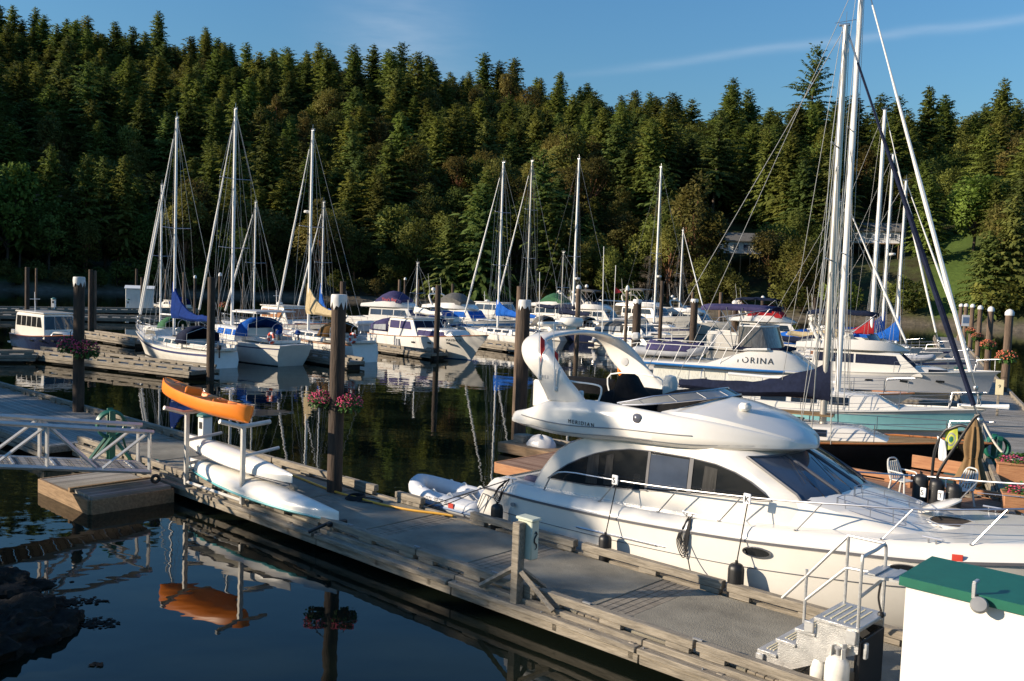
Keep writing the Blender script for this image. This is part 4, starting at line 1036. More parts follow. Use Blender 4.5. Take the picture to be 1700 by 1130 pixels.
    for sg in (-1, 1): m.tube([(x, sg * (interp(ws, z) + .012), z) for x, z in win + win[:1]], .014, 5)
    m.build('window_trim', M['line'], t)
    # windscreen: three panes on the raked front
    def wsp(y, k, off=.0):
        z = lerp(2.20, 2.82, k); y2 = y * lerp(1.0, .95, k); return Vector((fx(z, y2) - .28 * max(0, (abs(y2) / interp(ws, z) - .86) / .14) ** 2, y2, z)) + Vector((.44, 0, .9)).normalized() * off
    for a, b_ in ((-1.42, -.50), (-.46, .46), (.50, 1.42)):
        m = MB(); g = []
        for i in range(9): g.append([wsp(lerp(a, b_, i / 8), k / 6, .012) for k in range(7)])
        m.loft(g, False); f = m.build('windscreen', M['glassb'], t, smooth=60, fix=True)
        m = MB(); loop = [wsp(lerp(a, b_, i / 8), 0, .014) for i in range(9)] + [wsp(b_, k / 6, .014) for k in range(1, 7)] + [wsp(lerp(b_, a, i / 8), 1, .014) for i in range(1, 9)] + [wsp(a, 1 - k / 6, .014) for k in range(1, 7)]
        m.tube(loop, .028, 5); m.build('windscreen_frame', M['line'], f)
        m = MB(); mid = (a + b_) / 2; m.tube([wsp(mid, .02, .04), wsp(mid + .18, .62, .04)], .006, 5); m.tube([wsp(mid - .1, .35, .045), wsp(mid + .3, .86, .045)], .007, 4); m.build('wiper', M['rubber'], f)
    # trunk cabin on the foredeck
    tw = tab((7.4, 1.45), (8.3, 1.36), (9.0, 1.22), (9.8, .98), (10.35, .66), (10.62, .30), (10.7, .08))
    tz = tab((7.4, 2.32), (7.9, 2.24), (8.6, 2.13), (9.4, 1.98), (10.0, 1.90), (10.4, 1.85), (10.62, 1.81), (10.7, 1.78))
    rg = []
    for i in range(24):
        x = lerp(7.4, 10.7, (i / 23) ** .85); w_ = smooth_interp(tw, x); z = smooth_interp(tz, x); dz = yrub(x)[1] + .24
        rg.append([(x, -w_ - .16, dz - .02), (x, -w_ - .08, lerp(dz, z, .45)), (x, -w_, lerp(dz, z, .88)), (x, -w_ * .86, z + .01), (x, -w_ * .45, z + .045), (x, 0, z + .06), (x, w_ * .45, z + .045), (x, w_ * .86, z + .01), (x, w_, lerp(dz, z, .88)), (x, w_ + .08, lerp(dz, z, .45)), (x, w_ + .16, dz - .02)])
    m = MB(); m.loft(rg, False, True, True); m.build('trunk_cabin', M['gel'], t, smooth=45, fix=True)
    m = MB(); m.lathe([(.40, 0), (.44, .01), (.44, .045), (.38, .05)], 28, (9.85, .05, 1.985), cap0=False, cap1=False); hr = m.build('deck_hatch', M['gel2'], t)
    m = MB(); m.lathe([(.385, .02), (.385, .03)], 24, (9.85, .05, 1.995)); m.build('hatch_dark_disc', M['soil'], hr)  # shade inside the open hatch, put in as a dark disc
    m = MB(); m.lathe([(.30, 0), (.38, .015), (.385, .04), (.30, .07), (.02, .085)], 24); lid = m.build('hatch_lid', M['gel'], hr, loc=(9.55, .28, 2.20)); lid.rotation_euler = (0, R(-24), R(15)); lid.scale = (1, .8, 1)
    m = MB()      # welded wire racks lying on the foredeck
    for y0, z0 in ((-1.05, 2.16), (-.30, 2.25)):
        lp = spline([(8.2, y0, z0), (8.35, y0 + .2, z0 + .04), (9.0, y0 + .25, z0 - .03), (9.35, y0 + .12, z0 - .08), (9.4, y0 - .05, z0 - .09), (9.0, y0 - .12, z0 - .06), (8.4, y0 - .1, z0), (8.2, y0, z0)], 4); m.tube(lp, .008, 4)
        m.tube([p + Vector((0, 0, .16)) for p in lp], .008, 4)
        for q in range(0, len(lp) - 1, 3): m.tube([lp[q], lp[q] + Vector((0, 0, .16))], .007, 4)
    m.build('wire_rack', M['steel'], t)
    m = MB(); m.bbox((11.15, .12, 2.14), (.34, .16, .10), .03); m.lathe([(.07, 0), (.07, .14), (.045, .18)], 10, (11.2, -.15, 2.12)); m.tube([(11.3, .1, 2.2), (12.6, .04, 2.32)], .015, 5); m.build('windlass', M['steel'], t)
    m = MB(); m.tube([(12.3, 0, 2.32), (13.9, 0, 2.42)], .05, 6); m.bbox((13.7, 0, 2.36), (.5, .3, .1), .03); m.build('bow_roller', M['steel'], t)
    m = MB()
    for x, y in ((1.0, -1.84), (5.75, -1.98), (10.05, -1.62), (1.0, 1.84), (5.75, 1.98), (10.05, 1.62)):
        z = yrub(x)[1] + .30; m.tube([(x - .16, y, z + .06), (x + .16, y, z + .06)], .02, 6); m.tube([(x - .06, y, z - .03), (x - .06, y, z + .06)], .015, 5); m.tube([(x + .06, y, z - .03), (x + .06, y, z + .06)], .015, 5)
    m.build('cleat', M['steel'], t)
    # portholes
    for x, z in ((7.24, 1.31), (9.71, 1.53)):
        for sg in (-1, 1):
            s = (x - .2) / 13; i = min(n, int(round(((x + .2) / 13.2) ** (1 / .92) * n))); a, b_ = half[i][4], half[i][5]; k = (z - a[2]) / max(.05, b_[2] - a[2]); y = lerp(a[1], b_[1], k)
            m = MB(); ring = [(math.cos(q) * .25, 0, math.sin(q) * .085) for q in [6.2832 * j / 24 for j in range(24)]]
            m.prism(ring, (0, sg * .02, 0)); o = m.build('porthole', M['glass'], t, loc=(x, sg * (y + .045), z), fix=True)
            sl_ = math.atan2(half[min(n, i + 1)][4][1] - half[i - 1][4][1], half[min(n, i + 1)][4][0] - half[i - 1][4][0]); o.rotation_euler = (sg * R(-13), R(-4), sg * sl_)
            m = MB(); m.tube([(p[0] * 1.04, sg * .018, p[2] * 1.1) for p in ring] + [(ring[0][0] * 1.04, sg * .018, ring[0][2] * 1.1)], .014, 5); m.build('porthole_rim', M['steel'], o)
    m = MB(); m.prism([(math.cos(q) * .07 + 1.30, -2.062, math.sin(q) * .045 + 1.02) for q in [6.2832 * j / 14 for j in range(14)]], (0, -.02, 0)); m.build('exhaust_port', M['lampgrey'], t, fix=True)
    # flybridge moulding
    ft = tab((.62, 2.93), (.70, 3.00), (1.1, 3.10), (1.45, 3.24), (1.85, 3.40), (2.4, 3.48), (2.9, 3.51), (3.7, 3.50), (4.4, 3.47), (5.2, 3.44), (5.8, 3.40), (6.3, 3.33), (6.8, 3.22), (7.1, 3.12), (7.3, 3.02))
    fb = tab((.62, 2.78), (.72, 2.71), (1.2, 2.66), (2.0, 2.615), (2.8, 2.64), (3.9, 2.73), (5.3, 2.79), (6.3, 2.86), (6.9, 2.90), (7.3, 2.96))
    fw_ = tab((.62, 1.42), (.70, 1.56), (.95, 1.65), (1.5, 1.70), (3.0, 1.74), (4.6, 1.74), (5.4, 1.66), (6.0, 1.47), (6.5, 1.18), (6.9, .82), (7.15, .48), (7.3, .06))
    dome = tab((4.6, 0.0), (5.0, .22), (5.35, .33), (5.8, .30), (6.3, .22), (6.8, .12), (7.3, .02))
    rg = []; xs = [.62, .66, .72, .82, .95, 1.1, 1.25, 1.45, 1.65, 1.85, 1.95, 1.97] + [2.2 + .25 * i for i in range(10)] + [4.62, 4.66] + [4.8 + .2 * i for i in range(10)] + [6.75, 6.9, 7.02, 7.12, 7.2, 7.26, 7.3]
    for x in xs:
        b_, tp, w_ = smooth_interp(fb, x), smooth_interp(ft, x), smooth_interp(fw_, x); H = tp - b_
        if 1.96 < x < 4.64: cen = 2.98; inn = 3.0; wk = .80
        elif x <= 1.96: cen = max(tp - .18 if x > 1.4 else tp + .0, b_ + .02); inn = tp - .04; wk = .80
        else: cen = tp + interp(dome, x); inn = tp + interp(dome, x) * .45; wk = .62
        hf = [(0, b_), (w_ * .70, b_), (w_ * .93, b_ + .05 * min(1, H * 4)), (w_ * .995, b_ + .16 * min(1, H * 1.6)), (w_ * 1.0, b_ + .30 * min(1, H * 1.4)), (w_ * .995, b_ + .34 * min(1, H * 1.4)), (w_ * .975, b_ + lerp(.34 * min(1, H * 1.4), H, .45)), (w_ * .945, tp - .07 * min(1, H)), (w_ * .915, tp - .012), (w_ * .885, tp), (w_ * .85, tp - .01), (w_ * .825, lerp(tp, inn, .5) if x > 4.64 else inn), (w_ * wk * .6, (inn * .4 + cen * .6)), (0, cen)]
        rg.append([(x, -y, z) for y, z in hf] + [(x, y, z) for y, z in reversed(hf[1:-1])])
    m = MB(); m.loft(rg, True, True, True); fly = m.build('flybridge', M['gel'], t, smooth=42, fix=True)
    m = MB()
    for sg in (-1, 1): m.tube([(x, sg * (smooth_interp(fw_, x) + .003), smooth_interp(fb, x) + .31) for x in [1.1 + .2 * i for i in range(23)]], .013, 5)
    for sg in (-1, 1): m.tube([(x, sg * (smooth_interp(fw_, x) * .99 + .004), smooth_interp(fb, x) + .14) for x in [.75 + .2 * i for i in range(31)]], .006, 4)
    m.build('accent_line', M['lampgrey'], fly)
    text('lettering', 'MERIDIAN', .115, (2.50, -1.742, 2.985), (1, 0, -.006), (0, .03, 1), M['textblack'], fly, .003, spacing=1.45)
    m = MB()
    for sg in (-1, 1): m.lathe([(.085, 0), (.075, .05), (.05, .06)], 16)
    m = MB()
    for sg in (-1, 1):
        o = MB(); o.lathe([(.10, 0), (.095, .03), (.05, .055), (.01, .06)], 18); nl = o.build('docking_light', M['lens'], fly, loc=(4.25, sg * 1.70, 3.30)); nl.rotation_euler = (sg * R(-80), 0, 0)
    # venturi windscreen round the helm
    base = []; N = 28
    for i in range(N + 1):
        a = -math.pi / 2 + math.pi * i / N; x = 3.75 + 1.62 * max(0, math.cos(a)) ** .75; y = 1.52 * math.sin(a)
        k = (x - 3.75) / 1.62; base.append((x, y, 3.49 + .26 * k ** 1.2))
    lo_ = [Vector(p) for p in base]; hi_ = [Vector((p[0] - .16 - .10 * (p[0] - 3.75), p[1] * .97, p[2] + .02 + .10 * min(1, (p[0] - 3.70) / .9))) for p in base]
    m = MB(); m.loft([lo_, hi_], False); sc = m.build('venturi_screen', mat('venturi_acrylic', (.20, .20, .19), .12, coat=.4, var=.1), fly, smooth=60, fix=True)
    m = MB(); m.tube(hi_, .022, 6); m.tube([p + Vector((0, 0, .01)) for p in lo_], .018, 6)
    for i in (2, 6, 10, 14, 18, 22, 26): m.tube([lo_[i], hi_[i]], .013, 5)
    m.build('screen_frame', M['steel'], sc)
    # covered helm seats and console
    def blob(nm, prof, mt, yw, yc=0):
        m = MB(); rgs = []
        for x, z0, z1, w_ in prof:
            rgs.append([(x, yc - w_, z0), (x, yc - w_ * .98, lerp(z0, z1, .6)), (x, yc - w_ * .8, lerp(z0, z1, .93)), (x, yc - w_ * .35, z1), (x, yc + w_ * .35, z1 - .01), (x, yc + w_ * .8, lerp(z0, z1, .93)), (x, yc + w_ * .98, lerp(z0, z1, .6)), (x, yc + w_, z0)])
        m.loft(rgs, True, True, True); return m.build(nm, M[mt], fly, smooth=60, fix=True)
    blob('seat_cover', [(2.35, 2.98, 3.50, .9), (2.5, 2.98, 3.62, 1.0), (3.1, 2.98, 3.62, 1.0), (3.3, 2.98, 3.55, .95)], 'blackcloth', 1, .35)
    blob('seat_cover', [(2.85, 2.98, 3.75, .30), (2.95, 2.98, 4.02, .34), (3.12, 2.98, 4.03, .34), (3.35, 2.98, 3.70, .34), (3.75, 2.98, 3.56, .34), (3.85, 2.98, 3.45, .3)], 'blackcloth', 1, -.35)
    blob('console_cover', [(3.9, 2.98, 3.62, .8), (4.1, 2.98, 3.76, 1.0), (4.5, 2.98, 3.82, 1.05), (4.95, 2.98, 3.80, .9), (5.2, 3.2, 3.70, .7)], 'blackcloth', 1, .3)
    m = MB(); m.lathe([(.02, 0), (.16, .02), (.17, .3), (.12, .42), (.02, .45)], 14, (3.55, .55, 3.55)); m.build('bundle', M['whitecloth'], fly)
    m = MB(); m.bbox((6.02, -.55, 3.66), (.22, .22, .16), .05); m.build('searchlight', M['gel2'], fly)
    m = MB(); m.tube(spline([(2.15, -1.5, 3.5), (2.2, -1.48, 3.82), (2.5, -1.46, 3.84), (3.05, -1.46, 3.83), (3.15, -1.46, 3.72), (3.1, -1.48, 3.5)], 4), .02, 6); m.tube(spline([(1.2, 1.5, 3.2), (1.2, 1.5, 3.75), (2.6, 1.5, 3.8), (2.7, 1.5, 3.5)], 4), .018, 6); m.bbox((2.55, -1.38, 3.58), (.12, .06, .16), .02); m.build('grab_rail', M['white'], fly)
    m = MB(); m.bbox((.88, -.62, 3.34), (.74, .10, .66), .045, rz=0); ap = m.build('raft_case', M['gel'], fly)
    # radar arch: one swept hoop from side to side
    path = [(2.32, -1.56, 3.42), (2.05, -1.57, 3.72), (1.65, -1.57, 4.10), (1.32, -1.52, 4.40), (1.15, -1.38, 4.60), (1.10, -1.1, 4.72), (1.10, -.6, 4.79), (1.10, 0, 4.82), (1.10, .6, 4.79), (1.10, 1.1, 4.72), (1.15, 1.38, 4.60), (1.32, 1.52, 4.40), (1.65, 1.57, 4.10), (2.05, 1.57, 3.72), (2.32, 1.56, 3.42)]
    path = spline(path, 5); m = MB(); rg = []; Np = len(path)
    for i, p in enumerate(path):
        f = abs(2 * i / (Np - 1) - 1); d = (path[min(i + 1, Np - 1)] - path[max(i - 1, 0)]).normalized()
        ch = lerp(.30, .56, max(0, (f - .35) / .65) ** 1.5)         # chord fore and aft
        fwd = Vector((1, 0, 0)); fwd = (fwd - d * fwd.dot(d)); fwd = fwd.normalized() if fwd.length > .05 else Vector((1, 0, 0)); out = d.cross(fwd).normalized(); th = lerp(.065, .085, f)
        if f > .8: fwd = Vector((1, 0, .02)).normalized(); out = Vector((0, 1, 0)) if p.y > 0 else Vector((0, 1, 0))
        fwd2 = Vector((1, 0, 0)) * 1.0 if f > .55 else fwd
        k = max(0, min(1, (f - .5) / .3)); fv = fwd.lerp(Vector((1, 0, .06)), k).normalized()
        ov = d.cross(fv); ov.normalize()
        rg.append([p + fv * (math.cos(a) * ch) * (1 if abs(math.cos(a)) < .9 else 1) + ov * (math.copysign(abs(math.sin(a)) ** .7, math.sin(a)) * th) for a in [6.2832 * j / 18 for j in range(18)]])
    m.loft(rg, True, True, True); arch = m.build('radar_arch', M['gel'], fly, smooth=50, fix=True)
    text('lettering', '4 1 1', .11, (1.62, -1.665, 3.86), (1, 0, 0), (-.5, 0, 1), M['hypalon'], arch, .003)
    m = MB(); m.lathe([(.10, 0), (.10, .02), (.02, .03)], 18); sp = m.build('speaker', M['gelgrey'], arch, loc=(1.62, 1.48, 4.10)); sp.rotation_euler = (R(90), 0, R(10))
    m = MB(); m.lathe([(.14, 0), (.13, .06), (.25, .10), (.29, .16), (.29, .24), (.25, .29), (.06, .31)], 22, (.98, .12, 4.86)); m.build('radar_dome', M['gel'], arch)
    m = MB(); m.bbox((.85, -.42, 5.0), (.22, .95, .10), .045); m.lathe([(.12, 0), (.08, .14)], 12, (.85, -.42, 4.84)); m.build('radar_scanner', M['gel'], arch)
    for x, y, z, L in ((1.58, -1.68, 3.84, 2.35), (2.06, -1.70, 3.64, 1.45)):
        m = MB(); m.tube([(x, y, z), (x - .08, y - .02, z + L)], [.014, .007], 6); m.tube([(x, y, z), (x, y, z + .45)], .022, 6); m.bbox((x, y + .05, z + .02), (.08, .10, .10), .02); m.build('antenna', M['white'], arch)
    m = MB(); m.tube([(1.1, 1.2, 4.7), (1.02, 1.22, 6.9)], [.014, .007], 6); m.build('antenna', M['white'], arch)
    # guard rails
    def deckz(x): return yrub(x)[1] + .27
    def railp(x):
        b_ = yrub(x)[0]; return max(.12, b_ - .16), deckz(x) + interp(((2.0, 0), (2.35, .43), (2.7, .50), (8, .52), (13, .62)), x)
    for sg in (-1, 1):
        m = MB(); P_ = [(2.02, sg * (yrub(2.0)[0] - .16), deckz(2.0))] + [(2.2, sg * railp(2.2)[0], deckz(2.2) + .33)] + [(x, sg * railp(x)[0], railp(x)[1]) for x in [2.4, 2.6, 2.9] + [3.4 + .5 * i for i in range(20)]] + [(13.35, sg * .12, 2.92)]
        m.tube(P_, .017, 7); m.build('guard_rail', M['steel'], t)
        for x in (3.55, 5.0, 6.35, 7.85, 9.3, 10.6, 11.7, 12.6):
            b_ = yrub(x)[0]; xt = x + .45; m = MB(); m.tube([(x, sg * (b_ - .17), deckz(x) - .01), (xt, sg * railp(xt)[0], railp(xt)[1])], .013, 6); m.lathe([(.03, 0), (.03, .02)], 8, (x, sg * (b_ - .17), deckz(x))); m.build('stanchion', M['steel'], t)
    m = MB(); m.tube([(13.35, -.12, 2.92), (13.55, 0, 2.95), (13.35, .12, 2.92)], .017, 7)
    for sg in (-1, 1): m.tube([(x, sg * (railp(x)[0] + .0), deckz(x) + .33) for x in [9.75 + .5 * i for i in range(8)]], .008, 5)
    m.build('pulpit', M['steel'], t)
    m = MB(); m.prism([(10.4, -1.72, 1.80), (10.55, -1.68, 1.81), (10.55, -1.685, 1.93), (10.4, -1.72, 1.92)], (0, -.03, .01)); m.build('sticker', M['textred'], t)
    m = MB(); m.bbox((10.03, 1.0, 1.5), (.1, .1, .1), .02)
    return t
yt = yacht()
YM = Matrix.Translation(W(-15.0, 17.25)) @ Matrix.Rotation(rz_of(DOCK_AZ), 4, 'Z')
def Yp(x, y, z): return YM @ Vector((x, y, z))
def fender(x, y, ztop, zbot, r, label, hang, rib=True):
    o = Yp(x, y, zbot); t = thing('fender', label, 'fender', o, rz_of(DOCK_AZ)); H = ztop - zbot; m = MB(); n = 32
    prof = [(.25, 0), (.6, .02 * H), (.88, .07 * H), (1, .15 * H), (1, .5 * H), (1, .82 * H), (.93, .90 * H), (.72, .96 * H), (.4, .99 * H), (.12, H)]
    m.loft([[(math.cos(6.2832 * k / n) * r * q * (1 - (.035 if rib and k % 4 == 0 else 0)), math.sin(6.2832 * k / n) * r * q * (1 - (.035 if rib and k % 4 == 0 else 0)), z) for k in range(n)] for q, z in prof], True, True, True)
    m.build('body', M['rubber'], t)
    m = MB(); h = Vector((hang[0] - x, hang[1] - y, hang[2] - zbot)); m.tube([(0, 0, H - .01), tuple(h)], .012, 6); m.lathe([(.028, -.02), (.028, .03)], 8, (0, 0, H + .01)); m.build('line', M['ropeblack'], t)
    return t
fender(1.02, -2.28, 1.02, .38, .14, 'black fender hanging near the stern quarter of the big yacht', (.95, -1.98, 1.50))
fender(4.08, -2.36, 1.0, .40, .13, 'black fender hanging amidships from the big yacht', (4.02, -1.95, 2.04))
fender(6.98, -2.34, 1.10, .42, .145, 'black fender hanging by the boarding stairs from the big yacht', (6.93, -1.93, 2.20))
# coiled dark lines on the side
m = MB()
for k in range(5): m.tube(spline([Yp(5.74, -1.97, 1.64), Yp(5.69 - .025 * k, -2.13, 1.35 - .04 * k), Yp(5.73 + .01 * k, -2.14, 1.15 - .07 * k), Yp(5.79 + .015 * k, -2.13, 1.4), Yp(5.78, -1.97, 1.64)], 5), .011, 5)
m.tube(spline([Yp(5.76, -2.0, 1.6), Yp(5.84, -2.17, 1.1), Yp(6.0, -2.3, .78), Yp(6.12, -2.42, .70)], 5), .012, 5); tag(m.build('coiled_line', M['ropeblack']), 'coiled black line hanging from the yacht midship cleat', 'rope')
m = MB()
for k in range(4): m.tube(spline([Yp(1.0, -1.9, 1.52), Yp(.84 - .03 * k, -2.1, 1.3 - .05 * k), Yp(.92, -2.12, 1.12 - .04 * k), Yp(1.05, -2.1, 1.35), Yp(1.02, -1.9, 1.52)], 5), .011, 5)
m.tube([Yp(1.0, -1.95, 1.5), Yp(-.95, -2.65, .62)], .013, 5); m.tube(sag(Yp(-.2, -1.95, .95), Yp(-.75, -2.6, .62), .03), .012, 5); tag(m.build('stern_line', M['ropeblack']), 'black stern line running from the yacht quarter to the dock rail', 'rope')
for (x, y, z), lb in (((3.98, -1.96, 2.05), 'round white rail tag hanging above the midship fender'), ((6.92, -1.94, 2.21), 'white square rail tag above the fender near the stairs')):
    t = thing('rail_tag', lb, 'tag', Yp(x, y, z), rz_of(DOCK_AZ)); m = MB(); m.bbox((0, -.02, -.02), (.15, .03, .20), .012); m.build('plate', M['flagwhite'], t)
    text('mark', 'S' if 'round' in lb else 'K', .15, (-.05, -.04, -.075), (1, 0, 0), (0, 0, 1), M['textblack'], t)
# three black fenders racked on the far bow rail
for k, (x, y) in enumerate(((8.67, 1.55), (8.98, 1.55), (9.30, 1.55))):
    z0 = 1.74 - .04 * k; t = fender(x, y + .26, z0 + .72, z0, .145, ('left hand black ribbed fender standing at the far bow rail', 'middle black ribbed fender standing at the far bow rail', 'right hand black ribbed fender standing at the far bow rail')[k], (x, y + .22, z0 + .78))
for k, (x, s) in enumerate(((8.80, 'S'), (9.13, 'T'))):
    t = thing('rail_tag', 'small white tag with a dark letter between the ' + ('left and middle' if k == 0 else 'middle and right') + ' black fenders', 'tag', Yp(x, 1.60, 2.14), rz_of(DOCK_AZ)); m = MB(); m.bbox((0, 0, 0), (.11, .03, .19), .01); m.build('plate', M['flagwhite'], t); text('mark', s, .13, (-.045, -.018, -.045), (1, 0, 0), (0, 0, 1), M['textblack'], t)
# bent dark flag poles with a white and a yellow flag
t = thing('flag_pole', 'pair of bent black poles rising from behind the black fenders', 'pole', Yp(8.75, 2.2, 1.7), rz_of(DOCK_AZ))
m = MB(); m.tube(spline([(0, 0, .1), (.0, 0, .68), (.03, 0, 1.23), (.18, 0, 1.60), (.30, 0, 1.68), (.47, 0, 1.76), (.62, 0, 1.74)], 6), .03, 8); m.tube(spline([(.06, 0, .1), (.10, 0, .69), (.44, 0, 1.41), (.71, 0, 1.93), (.81, 0, 2.02)], 6), .03, 8); m.build('pole', M['rubber'], t)
def flag(nm, corner, ex, ey, nx_, ny_, mats, pat, label, wav=.05):
    m = MB(); corner = Vector(corner); ex = Vector(ex); ey = Vector(ey); nrm_ = ex.cross(ey).normalized(); vs = []; fs = []; mi = []
    for j in range(ny_ + 1):
        for i in range(nx_ + 1): vs.append(corner + ex * (i / nx_) + ey * (j / ny_) + nrm_ * math.sin(i / nx_ * 7 + j / ny_ * 3) * wav)
    for j in range(ny_):
        for i in range(nx_): fs.append((j * (nx_ + 1) + i, j * (nx_ + 1) + i + 1, (j + 1) * (nx_ + 1) + i + 1, (j + 1) * (nx_ + 1) + i)); mi.append(pat((i + .5) / nx_, (j + .5) / ny_))
    m.v = [tuple(v) for v in vs]; m.f = fs; m.mi = mi; o = m.build(nm, mats, smooth=80); md = o.modifiers.new('cloth', 'SOLIDIFY'); md.thickness = .006; return tag(o, label, 'flag')
flag('flag', Yp(8.80, 2.19, 3.20), Yp(8.97, 2.17, 3.12) - Yp(8.80, 2.19, 3.20), (.06, 0, -.46), 8, 12, [M['flagwhite']], lambda a, b: 0, 'limp white flag on the bent black pole', .02)
def crest(a, b):
    q = math.hypot((a - .5) * 1.0, (b - .5) * 1.1); return 1 if .26 < q < .36 else (2 if q < .17 else 0)
flag('flag', Yp(8.93, 2.23, 3.32), Yp(9.17, 2.21, 3.41) - Yp(8.93, 2.23, 3.32), (.03, 0, -.40), 24, 24, [M['flagyellow'], M['lampgrey'], M['green']], crest, 'yellow green flag with a dark ring and green centre on the bent pole', .012)
def maple(a, b):
    if a < .25 or a > .75: return 1
    x, y = (a - .5) / .25, (b - .5) / .45; q = math.hypot(x, y); th = math.atan2(y, x); return 1 if q < .62 + .22 * math.cos(5 * th + math.pi / 2) else 0
flag('flag', Yp(1.56, -1.66, 4.80), (.42, .10, -.42), (.03, .0, -.60), 20, 14, [M['flagwhite'], M['flagred']], maple, 'red and white maple leaf flag on the antenna of the big yacht', .03)
# inflatable tender behind the transom
TUBE = []
def inflatable(loc, rz, L, label, stripe=True, name='inflatable_dinghy', txt=None, m1='hypwhite', B=1.55):
    t = thing(name, label, 'dinghy', loc, rz); r = .21; pts = []
    for sg in (-1, 1):
        seq = [(-L / 2, sg * (B / 2 - r), .26), (-L / 4, sg * (B / 2 - r), .26), (L * .12, sg * (B / 2 - r), .28), (L * .33, sg * (B / 2 - r) * .78, .34), (L * .46, sg * (B / 2 - r) * .35, .42), (L * .5 - .02, 0, .46)]
        pts.append(spline(seq, 6))
    p = pts[0] + list(reversed(pts[1]))[1:]; N = len(p); m = MB(); rad = [r * (.15 if i in (0, N - 1) else (.75 if i in (1, N - 2) else 1)) for i in range(N)]; m.tube(p, rad, 14); TUBE.append(m.build('tube', M[m1], t))
    m = MB(); m.loft([[(x, -.4 * f, .16 + .1 * (1 - f)), (x, 0, -.02 + .22 * (1 - f)), (x, .4 * f, .16 + .1 * (1 - f))] for x, f in ((-L / 2 + .15, 1.2), (0, 1.2), (L * .3, .85), (L * .46, .2))], False); m.build('floor', M['hypalon'], t, fix=True)
    m = MB(); m.bbox((-.2, 0, .42), (.25, B - .5, .05), .02); m.bbox((-L / 2 + .25, 0, .3), (.06, B - .55, .36), .02); m.build('thwart', M['gelgrey'], t)
    if stripe:
        m = MB()
        for k, sg in enumerate((-1, 1)): m.tube([(q.x, q.y + sg * (r - .012) * 1.0 if abs(q.y) > .1 else q.y + 0, q.z - .05) if i < len(pts[k]) - 4 else (q.x + .12 * (i - len(pts[k]) + 5) / 4, q.y + sg * (r - .03) * (1 - (i - len(pts[k]) + 5) / 6), q.z - .05) for i, q in enumerate(pts[k])], .035, 6)
        m.build('rubbing_strip', M['hypblue'], t)
    m = MB()
    for x in (-.3, .25, .7):
        for sg in (-1, 1): m.tube(spline([(x - .1, sg * (B / 2 - r) * .98, .46), (x, sg * (B / 2 - r) * .98, .53), (x + .1, sg * (B / 2 - r) * .98, .46)], 4), .02, 6)
    m.build('handle', M['gel2'], t)
    return t
ti = inflatable(Yp(-1.28, -1.30, .30), rz_of(DOCK_AZ) + R(180 + 3), 2.6, 'grey white inflatable tender with blue rubbing strips behind the yacht transom', B=1.55)
wrap(text('lettering', 'WN 9820 RL', .15, (.36, .806, .30), (-1, 0, 0), (0, 0, 1), M['textblack'], ti, 0), TUBE[-1], (0, -1, 0), .012)
m = MB(); m.box((-.55, .79, .31), (.16, .012, .12)); m.build('sticker', M['textred'], ti)
# ------------------------------------------------------------------ power pedestals and other dock furniture
def pedestal(loc, label, s=1.0, rz=0.0):
    t = thing('power_pedestal', label, 'power pedestal', loc, rz)
    m = MB(); m.bbox((0, 0, .45 * s), (.30 * s, .30 * s, .9 * s), .02); m.bbox((0, 0, .04), (.36 * s, .36 * s, .08), .01); m.build('body', M['white'], t)
    m = MB(); m.lathe([(.20 * s, .90 * s), (.25 * s, .92 * s), (.235 * s, .97 * s), (.08 * s, 1.06 * s)], 8); m.build('cap', M['greencap'], t)
    m = MB(); m.bbox((.02, -.153 * s, .66 * s), (.16 * s, .02, .2 * s), .004); m.build('socket_panel', M['darkbox'], t); return t
q = PZ(340, 742, .5); pedestal(q, 'white power pedestal with a green cap behind the kayak rack', 1.05, rz_of(DOCK_AZ))
for px, py, lb, s in ((89, 513, 'small white pedestal with a green roof alone on the far left dock', 1.3), (213, 513, 'small white pedestal with a green roof beside the white shed on the far dock', 1.3)):
    pedestal(PZ(px, py, .5), lb, s)
pedestal(rd(-10.0, 2.3), 'white power pedestal near the bow of the aqua hulled sailboat', 1.25, .4)
pedestal(rd(-1.6, 2.2), 'white power pedestal in front of the big right dock pile', 1.25, .4)
pedestal(rd(6.5, 2.3), 'white power pedestal below the pink bundle on the right dock', 1.25, .4)
# white shed on the far dock
q = PZ(232, 513, .5); t = thing('dock_hut', 'small white hut on the far left dock behind the sailboats', 'hut', q, .3)
m = MB(); m.bbox((0, 0, 1.3), (3.2, 2.0, 2.6), .03); m.build('wall', M['shedwhite'], t)
m = MB(); m.prism([(-1.75, -1.15, 2.6), (1.75, -1.15, 2.6), (1.75, 0, 2.95), (-1.75, 0, 2.95)], (0, 0, .06)); m.prism([(-1.75, 1.15, 2.6), (-1.75, 0, 2.95), (1.75, 0, 2.95), (1.75, 1.15, 2.6)], (0, 0, .055)); m.build('roof', M['white'], t)
m = MB(); m.bbox((-.6, -1.01, 1.0), (.85, .03, 1.9), .01); m.build('door', M['gel2'], t)
